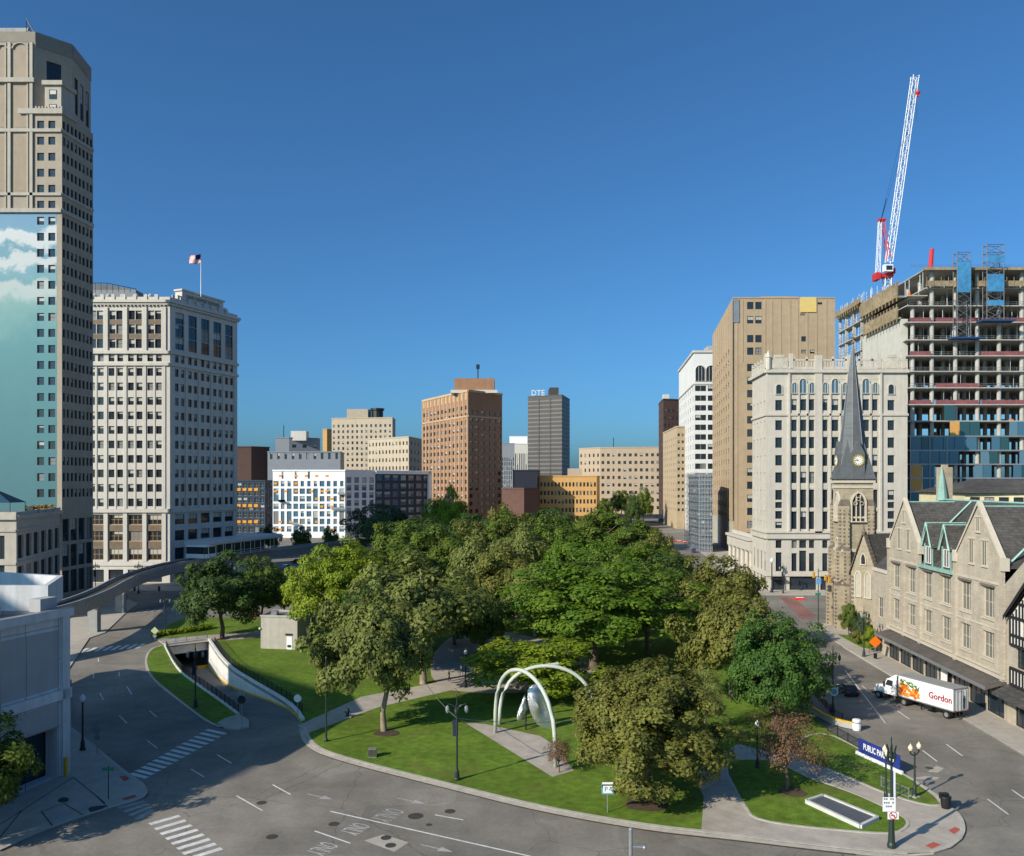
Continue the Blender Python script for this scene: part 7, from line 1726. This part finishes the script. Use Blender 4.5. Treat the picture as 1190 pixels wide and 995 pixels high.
X, Y = G(968, 828); q = empty('round_sign', (X-.0, Y-.35, 4.0), 'round teal clock like sign fixed to the lamp by the parked car', 'sign'); mb = MB(); z = HT(803, Y); v = [(X+.62*math.cos(t), yy, z+.62*math.sin(t)) for yy in (Y-.4, Y-.34) for t in [2*math.pi*k/24 for k in range(24)]]; mb.mesh(v, [tuple(range(24)), tuple(range(47, 23, -1))]+[(i, (i+1) % 24, 24+(i+1) % 24, 24+i) for i in range(24)]); mb.build('disc', M_teal, q); mb = MB(); [mb.poly([(X+r_*math.cos(a_), Y-.405, z+r_*math.sin(a_)) for r_, a_ in ((.5, t), (.5, t+.26), (.42, t+.26), (.42, t))]) for t in [2*math.pi*k/24 for k in range(24)]]; mb.build('ring', M_globew, q)
# plain poles
for (x, y, yt, r0_, lab, m) in ((379, 863, 765, .12, 'plain dark green pole on the lawn edge by the left path', M_green), (238, 690, 640, .09, 'slim dark pole beside the station pier', M_black), (553, 800, 768, .07, 'short dark pole in the shaded plaza', M_black)):
    X, Y = G(x, y); r_ = empty('utility_pole', (X, Y, .1), lab, 'pole'); MB().lathe(X, Y, [(r0_*2, .1), (r0_*2, .35), (r0_, .5), (r0_*.7, HT(yt, Y))], 8).build('shaft', m, r_); MB().lathe(X, Y, [(r0_*.9, HT(yt, Y)), (.02, HT(yt, Y)+.25)], 8).build('cap', m, r_)
# street light pole rising from below the frame
X, Y = XZ(733, 50); r_ = empty('foreground_pole', (X, Y, 0), 'grey pole top with a side arm at the bottom edge of the photo', 'pole'); zt_ = HT(962, 50); MB().lathe(X, Y, [(.13, 0), (.12, zt_-.1), (.10, zt_)], 10).build('shaft', M_grey, r_); MB().tube([(X, Y, zt_-1.15), (X+.75, Y, zt_-1.2)], .08, 8).build('arm', M_grey, r_); MB().ball((X+.85, Y, zt_-1.22), .13, 8).build('fitting', M_grey, r_)
# traffic signals
def signal(x, y, yt, label, arm, heads, m=M_black, sgn_m=M_black):
    X, Y = G(x, y); r_ = empty('traffic_signal', (X, Y, .1), label, 'traffic light'); MB().lathe(X, Y, [(.25,.1),(.22,.6),(.1,.8),(.08, HT(yt, Y))], 8).build('pole', m, r_)
    if arm: MB().tube([(X, Y, HT(yt, Y)-.5), (X+arm, Y, HT(yt, Y)-.3)], .06, 5).build('mast_arm', m, r_)
    for (dx, yy) in heads:
        z = HT(yy, Y); mb = MB(); mb.box(X+dx-.22, X+dx+.22, Y-.35, Y-.05, z-.6, z+.6); hd_ = mb.build('signal_head', sgn_m, r_)
        l_ = MB(); [l_.lathe(X+dx, Y-.36, [(.01, z+o_-.12), (.12, z+o_), (.01, z+o_+.12)], 8) for o_ in (-.38, 0, .38)]; l_.build('lenses', M_glass, hd_)
    return r_
s1_ = signal(951, 731, 661, 'tall signal pole with orange signal heads at the church corner', 2.4, [(-1.0, 668), (1.4, 671), (2.2, 674)], M_green, mat('signal yellow', (.70,.32,.02), .6, 0))
X, Y = G(951, 731); signface(s1_, X-.5, X+.5, HT(679, Y), HT(672, Y), Y-.2, mat('sky blue sign', (.12,.30,.55), .5, 0)); signface(s1_, X-.7, X+.4, HT(692, Y), HT(689, Y), Y-.2, M_signg)
signal(146, 709, 676, 'dark traffic signal beside the right guideway pier', 0, [(-.4, 690), (.2, 694)])
signal(214, 703, 678, 'dark traffic signal with a long arm before the terracotta tower', -13.0, [(-12, 684), (-6, 684)])
# overhead wires across the lawn
def wire(a, b, sag, label):
    P = [Vector(a).lerp(Vector(b), k/20)-Vector((0, 0, sag*4*(k/20)*(1-k/20))) for k in range(21)]; o = MB().tube(P, .03, 4).build('string_cable', M_grey); tag(o, label, 'cable')
X1, Y1 = G(487, 809); X2, Y2 = G(531, 908); wire((X1, Y1, 3.4), (X2, Y2, 6.3), .5, 'thin pale cable sagging from the pale limbed tree to the lawn lamp')
X3, Y3 = G(690, 860); wire((X2, Y2, 6.3), (X3, Y3, 2.6), .5, 'thin cable running from the lawn lamp behind the white arches')

# ================================================================ VEHICLES
M_tyre = mat('tyre rubber', (.015,.015,.015), .9, .1, 5); M_rim = mat('wheel rim', (.45,.46,.47), .35, .05, 3, metal=.7); M_chrome = mat('chrome', (.6,.6,.62), .15, 0, metal=1)
def wheel(r_, x, y, rad, wd, side):
    def cyl(mb, ra, x0, x1):
        n = 18; v = [(xx, y+ra*math.cos(2*math.pi*k/n), rad+ra*math.sin(2*math.pi*k/n)) for xx in (x0, x1) for k in range(n)]
        mb.mesh(v, [tuple(range(n)), tuple(range(2*n-1, n-1, -1))]+[(i, (i+1) % n, n+(i+1) % n, n+i) for i in range(n)])
    a, b = (x-wd/2, x+wd/2); mb = MB(); cyl(mb, rad, a, b); w_o = mb.build('wheel', M_tyre, r_)
    mb = MB(); e = .015*side; xo = b if side > 0 else a; cyl(mb, rad*.58, min(xo-.03*side, xo+e), max(xo-.03*side, xo+e)); mb.build('rim', M_rim, w_o)
def make_car(label, paint, loc, rz, L=4.6, suv=False):
    r_ = empty('parked_car', (0, 0, 0), label, 'car'); W = 1.82; h1 = .92 if not suv else 1.05; h2 = 1.44 if not suv else 1.72
    prof = [(-L/2, .35), (-L/2-.02, .62), (-L/2+.1, h1-.08), (-L/2+.9 if not suv else -L/2+.3, h1), (L/2-1.15, h1), (L/2-.25, h1-.18), (L/2, .6), (L/2-.05, .32)]
    mb = MB(); v = []; k = len(prof)
    for x, sh in ((-W/2, .0), (-W/2+.06, 1), (W/2-.06, 1), (W/2, 0)):
        ins = .0 if sh else .06
        v += [(x, y*(1-ins*.25), max(.32, z-(.06 if not sh and z > .5 else 0))) for y, z in prof]
    fc = [tuple(range(k)), tuple(range(4*k-1, 3*k-1, -1))]
    for s_ in range(3): fc += [(s_*k+i, s_*k+(i+1) % k, (s_+1)*k+(i+1) % k, (s_+1)*k+i) for i in range(k)]
    mb.mesh(v, fc); body = mb.build('body', paint, r_)
    y0, y1 = (-L/2+.55, L/2-1.2) if not suv else (-L/2+.15, L/2-1.25); t0_, t1 = (y0+.65, y1-.85) if not suv else (y0+.35, y1-.8)
    def rect(ya, yb, z, i): return [(-W/2+i, ya, z), (W/2-i, ya, z), (W/2-i, yb, z), (-W/2+i, yb, z)]
    a, b = rect(y0, y1, h1-.03, .08), rect(t0_, t1, h2-.05, .26); mb = MB(); mb.mesh(a+b, [(0,1,5,4),(1,2,6,5),(2,3,7,6),(3,0,4,7)]); mb.build('window_glass', M_glass, r_)
    c, d = rect(t0_-.04, t1+.04, h2-.055, .22), rect(t0_+.1, t1-.1, h2, .32); mb = MB(); mb.mesh(c+d, [(0,1,5,4),(1,2,6,5),(2,3,7,6),(3,0,4,7),(4,5,6,7)])
    for i in range(4):
        mb.tube([Vector(a[i]), Vector(b[i])], .045, 5)
    ym = (t0_+t1)/2
    for s_ in (-1, 1): mb.tube([(s_*(W/2-.08), ym, h1-.03), (s_*(W/2-.25), ym, h2-.05)], .04, 5)
    mb.build('roof', paint, r_)
    for s_ in (-1, 1):
        for y in (-L/2+.85, L/2-.9): wheel(r_, s_*(W/2-.1), y, .33, .22, s_)
        MB().box(s_*.65-.18, s_*.65+.18, L/2-.17, L/2-.02, .6, .74).build('headlight', M_globew, r_); MB().box(s_*.68-.18, s_*.68+.18, -L/2-.03, -L/2+.06, .66, .80).build('tail_light', M_red, r_)
        MB().box(min(s_*(W/2), s_*(W/2+.16)), max(s_*(W/2), s_*(W/2+.16)), L/2-1.55, L/2-1.42, h1-.04, h1+.12).build('mirror', paint, r_)
    MB().box(-.8, .8, -L/2-.05, -L/2+.08, .36, .5).build('bumper', M_black, r_)
    r_.location = (*loc, 0); r_.rotation_euler = (0, 0, rz); return r_
M_cblk = mat('black car paint', (.012,.013,.016), .18, 0, spec=.6); M_cred = mat('red car paint', (.45,.03,.02), .2, 0, spec=.6); M_cwht = mat('white car paint', (.7,.7,.7), .2, 0, spec=.6); M_cslv = mat('silver car paint', (.35,.36,.38), .25, 0, metal=.6); M_cblu = mat('blue car paint', (.03,.06,.16), .2, 0, spec=.6)
make_car('black parked car in tree shade beside the avenue kerb', M_cblk, G(985, 806), -.068)
Hc = lambda x, y: G(x, y)
for (x, y, p, rz, lab, suv) in ((291, 716, M_cred, 1.2, 'red car half hidden behind the lone dark tree', False), (772, 634, M_cwht, -.2, 'white car far down the avenue by the red barriers', False), (779, 630, M_cred, -.3, 'red car far down the avenue beyond the white one', True), (806, 642, M_cblu, -.1, 'dark blue car in the shade below the scaffold', True), (330, 662, M_cslv, 1.0, 'silver car on the far street left of the canopy', True), (345, 655, M_cblk, 1.0, 'black car on the far street below the apartment block', True), (318, 690, M_cwht, 1.1, 'white car on the cross street behind the canopy', False)):
    make_car(lab, p, G(x, y), rz, suv=suv)
# delivery truck with a short trailer
tr_ = empty('delivery_truck', (0, 0, 0), 'white food delivery truck with a short trailer, angled toward the far kerb', 'truck')
W = 2.55; LB = 8.5; zb0, zb1 = 1.12, 4.0
tl0 = empty('trailer', (0, 0, 0), None, None); tl0.parent = tr_
for k_ in ('label', 'category'):
    if k_ in tl0: del tl0[k_]
M_trw = mat('white trailer panel', (.74,.735,.72), .4, .06, .8, streak=.12, fine=.03); M_trg = mat('trailer roof grey', (.26,.26,.25), .6, .08, 1)
MB().box(0, W, 0, LB, zb0, zb1).build('trailer_box', M_trw, tl0)
MB().box(-.01, W+.01, -.01, LB+.01, zb1+.003, zb1+.03).build('trailer_roof', M_trg, tl0)
mb = MB(); [mb.box(-.03, 0, a_, b_, c_, d_) for a_, b_, c_, d_ in ((0, LB, zb0-.02, zb0+.12), (0, LB, zb1-.1, zb1), (0, .1, zb0, zb1), (LB-.1, LB, zb0, zb1))]; [mb.box(a_, b_, -.035, -.003, c_, d_) for a_, b_, c_, d_ in ((0, W, zb0, zb0+.12), (0, W, zb1-.16, zb1), (0, .12, zb0, zb1), (W-.12, W, zb0, zb1), (W/2-.03, W/2+.03, zb0, zb1))]; mb.build('trailer_trim', M_grey, tl0)
mb = MB(); [mb.box(x, x+.05, -.08, -.036, zb0+.2, zb1-.25) for x in (.5, 1.1, 1.45, 2.05)]; mb.build('door_bars', M_grey, tl0)
mb = MB(); [mb.box(-.008, -.001, y_-.012, y_+.012, zb0+.13, zb1-.11) for y_ in [LB*k/9 for k in range(1, 9)] if not 5.2 < y_ < 8.3]; mb.build('panel_seams', M_grey, tl0)
rn = random.Random(4); gmx = MB()
for k in range(46):         # photo panel: heap of orange vegetables with leaves
    u_, v_ = rn.random(), rn.random(); yy = LB-.3-u_*2.9; zz = zb0+.35+v_*1.5*(1-.35*u_); r_ = rn.uniform(.16, .30); dd_ = .006+k*.0004
    gmx.poly([(-dd_, yy+r_*1.25*math.cos(t), zz+r_*math.sin(t)) for t in [2*math.pi*j/12 for j in range(12)]], rn.choice((0, 0, 1, 1, 2)))
for k in range(34):
    u_ = rn.random(); yy = LB-.3-u_*3.0; zz = zb0+1.75+rn.random()*.75-u_*.5; a_ = rn.uniform(0, 3.1); l_ = rn.uniform(.2, .42); dd_ = .03+k*.0003; c_, s_ = math.cos(a_), math.sin(a_)
    gmx.poly([(-dd_, yy+l_*c_, zz+l_*s_), (-dd_, yy-.09*s_, zz+.09*c_), (-dd_, yy-l_*c_, zz-l_*s_), (-dd_, yy+.09*s_, zz-.09*c_)], rn.choice((3, 4)))
gmx.build('vegetable_picture', [mat('picture orange', (.75,.20,.02), .5, .1, 5), mat('picture dark orange', (.60,.11,.01), .5, .1, 5), mat('picture light orange', (.80,.33,.06), .5, .1, 5), mat('picture green', (.10,.24,.03), .5, .1, 5), mat('picture dark green', (.03,.10,.02), .5, .1, 5)], tl0)
mb = MB(); text_mesh(mb, 'Gordon', 1.15, (-.012, 2.0, 2.42), (0, -1, 0), (0, 0, 1), wscale=.92, bold=.035); mb.build('lettering', mat('crimson lettering', (.30,.008,.03), .5, 0), tl0)
mb = MB(); text_mesh(mb, 'FOOD SERVICE', .25, (-.012, 1.5, 1.78), (0, -1, 0), (0, 0, 1)); mb.build('small_lettering', mat('grey lettering', (.25,.25,.27), .5, 0), tl0)
mb = MB(); text_mesh(mb, 'GORDON', .22, (.9, -.038, 3.62), (1, 0, 0), (0, 0, 1)); mb.build('rear_lettering', MATS['crimson lettering'], tl0)
mb = MB(); y_ = -.04; bx_ = 1.78
mb.poly([(bx_-.14, y_, 1.35), (bx_+.14, y_, 1.35), (bx_+.16, y_, 2.3), (bx_+.2, y_, 2.75), (bx_-.2, y_, 2.75), (bx_-.16, y_, 2.3)]); mb.poly([(bx_+.11*math.cos(t), y_, 2.92+.13*math.sin(t)) for t in [2*math.pi*j/10 for j in range(10)]]); mb.build('door_picture', mat('dark picture ink', (.04,.05,.08), .5, .2, 5), tl0)
mb = MB(); mb.box(.1, W-.1, .3, LB-.3, .95, 1.11); mb.box(.2, W-.2, -.06, .1, .5, .6); [mb.box(x, x+.08, -.06, .04, .5, 1.1) for x in (.25, .9, 1.55, 2.2)]; mb.box(.5, .62, 5.2, 5.35, .1, .95); mb.box(W-.62, W-.5, 5.2, 5.35, .1, .95); mb.box(.15, .9, 3.4, 4.6, .45, .95); mb.build('chassis', M_black, tl0)
for x in (.18, W-.18): MB().box(x-.12, x+.12, -.09, -.036, 1.16, 1.3).build('tail_light', M_red, tl0)
for y in (1.15,):
    for x, s_ in ((.16, -1), (.46, -1), (W-.46, 1), (W-.16, 1)): wheel(tl0, x, y, .5, .28, s_)
# tractor
for y in (7.6, ):
    for x, s_ in ((.16, -1), (.46, -1), (W-.46, 1), (W-.16, 1)): wheel(tr_, x, y, .5, .28, s_)
for x, s_ in ((.22, -1), (W-.22, 1)): wheel(tr_, x, 11.9, .5, .3, s_)
MB().box(.75, W-.75, 6.6, 12.6, .6, .95).build('chassis', M_black, tr_)
cab = MB(); P0 = [(.1, 9.0), (W-.1, 9.0), (W-.1, 10.9), (.1, 10.9)]; cab.prism(P0, .95, 2.15); cab.taper(P0, 2.15, [(.2, 9.0), (W-.2, 9.0), (W-.2, 10.5), (.2, 10.5)], 3.05); cab.build('cab', M_cwht, tr_)
hd2 = MB(); hd2.mesh([(.45, 10.9, .8), (W-.45, 10.9, .8), (W-.5, 12.75, .75), (.5, 12.75, .75), (.4, 10.9, 2.15), (W-.4, 10.9, 2.15), (W-.55, 12.7, 1.75), (.55, 12.7, 1.75)], [(0,1,5,4),(1,2,6,5),(2,3,7,6),(3,0,4,7),(4,5,6,7)]); hd2.build('hood', M_cwht, tr_)
fnd = MB()
for x0, x1 in ((.02, .5), (W-.5, W-.02)): fnd.prism([(x0, 11.25), (x1, 11.25), (x1, 12.6), (x0, 12.6)], 1.02, 1.28)
fnd.build('fender', M_cwht, tr_); MB().box(.05, W-.05, 12.7, 12.9, .45, .8).build('bumper', M_chrome, tr_)
wd = MB(); wd.poly([(.28, 10.93, 2.2), (W-.28, 10.93, 2.2), (W-.32, 10.62, 2.95), (.32, 10.62, 2.95)]); wd.poly([(.085, 9.5, 2.15), (.085, 10.7, 2.15), (.165, 10.4, 2.9), (.165, 9.5, 2.9)]); wd.poly([(W-.085, 9.5, 2.15), (W-.085, 10.7, 2.15), (W-.165, 10.4, 2.9), (W-.165, 9.5, 2.9)]); wd.build('window_glass', M_glass, tr_)
fr_ = MB(); fr_.taper([(.2, 8.9), (W-.2, 8.9), (W-.2, 10.3), (.2, 10.3)], 3.06, [(.35, 8.9), (W-.35, 8.9), (W-.35, 9.3), (.35, 9.3)], 3.75); fr_.build('wind_deflector', M_cwht, tr_)
for x in (.25, W-.25): MB().tube([(x, 8.85, .9), (x, 8.85, 3.7)], .07, 8).build('exhaust_stack', M_chrome, tr_)
for x in (-.12, W+.0): MB().box(x, x+.12, 10.7, 10.9, 1.9, 2.6).build('mirror', M_black, tr_)
MB().lathe(.55, 9.6, [(.3, .35), (.3, .9)], 10).build('fuel_tank', M_chrome, tr_)
rc_ = G(1108.8, 827.8, 1.12); hdv = Vector((-.393, .92)); tr_.location = (rc_[0], rc_[1], 0); tr_.rotation_euler = (0, 0, math.atan2(.393, .92))
# red barriers down the avenue and by the church corner
for k, (x, y, lab) in enumerate(((775, 628, 'red plastic road barrier nearest the white car'), (782, 629, 'red plastic road barrier second from the white car'), (789, 630, 'red plastic road barrier second from the scaffold'), (796, 631, 'red plastic road barrier nearest the scaffold'), (929, 697.5, 'low red kerb barrier in front of the gothic block'))):
    X, Y = G(x, y); r_ = empty('road_barrier', (X, Y, 0), lab, 'barrier', 'red road barriers'); mb = MB(); mb.mesh([(X+dx, Y+dy, z) for z, hw in ((0, .3), (.25, .25), (.8, .1)) for dx, dy in ((-1.3, -hw), (1.3, -hw), (1.3, hw), (-1.3, hw))], [(0,1,5,4),(1,2,6,5),(2,3,7,6),(3,0,4,7),(4,5,9,8),(5,6,10,9),(6,7,11,10),(7,4,8,11),(8,9,10,11)]); mb.build('shell', mat('barrier red', (.50,.05,.035), .5, .1, 2), r_); MB().box(X-1.0, X+1.0, Y-.16, Y-.13 if False else Y-.12, .62, .8).build('white_strip', M_white, r_)
# ================================================================ PEOPLE
def person(x, y, label, shirt, pants, rz, stride=.3):
    X, Y = G(x, y); r_ = empty('person', (X, Y, .15), label, 'person')
    me = bpy.data.meshes.new('body'); s_ = stride
    V = [(0,0,.95),(0,0,1.2),(0,0,1.42),(0,0,1.53),(0,.03,1.66),(-.19,0,1.40),(-.25,-.08,1.12),(-.23,.08,.88),(.19,0,1.40),(.25,.08,1.12),(.23,.2,.90),(-.1,0,.90),(-.11,s_*.45,.50),(-.11,s_*.5,.08),(-.11,s_*.5+.14,.05),(.1,0,.90),(.11,-s_*.35,.50),(.11,-s_*.8,.10),(.11,-s_*.8+.13,.05)]
    E = [(0,1),(1,2),(2,3),(3,4),(2,5),(5,6),(6,7),(2,8),(8,9),(9,10),(0,11),(11,12),(12,13),(13,14),(0,15),(15,16),(16,17),(17,18)]
    rad = [.15,.15,.16,.06,.11,.075,.055,.045,.075,.055,.045,.10,.075,.055,.045,.10,.075,.055,.045]
    me.from_pydata(V, E, []); o = bpy.data.objects.new('body', me); COL.objects.link(o); o.parent = r_
    md = o.modifiers.new('Skin', 'SKIN'); o.data.skin_vertices[0].data[0].use_root = True
    for i, q in enumerate(rad): o.data.skin_vertices[0].data[i].radius = (q, q*.85)
    sb = o.modifiers.new('Subdiv', 'SUBSURF'); sb.levels = 1; sb.render_levels = 1
    m = bpy.data.materials.new('clothed figure'); m.use_nodes = True; N = m.node_tree.nodes; L = m.node_tree.links
    tc = N.new('ShaderNodeTexCoord'); sp = N.new('ShaderNodeSeparateXYZ'); L.new(tc.outputs['Object'], sp.inputs[0]); rp = N.new('ShaderNodeValToRGB'); rp.color_ramp.interpolation = 'CONSTANT'
    dv = N.new('ShaderNodeMath'); dv.operation = 'DIVIDE'; dv.inputs[1].default_value = 2; L.new(sp.outputs[2], dv.inputs[0]); L.new(dv.outputs[0], rp.inputs[0])
    e = rp.color_ramp.elements; e[0].position = 0; e[0].color = (.02,.02,.02,1); e[1].position = .06; e[1].color = (*pants, 1)
    for p_, c_ in ((.48, shirt), (.755, (.36,.22,.15)), (.86, (.03,.02,.015))): q = e.new(p_); q.color = (*c_, 1)
    L.new(rp.outputs[0], N['Principled BSDF'].inputs['Base Color']); me.materials.append(m)
    r_.rotation_euler = (0, 0, rz)
person(522, 793, 'person in dark clothes walking on the shaded park plaza', (.02,.02,.025), (.02,.02,.03), 1.9)
person(536, 786, 'person in a light shirt walking on the plaza behind the dark one', (.42,.44,.46), (.10,.12,.18), 1.4)
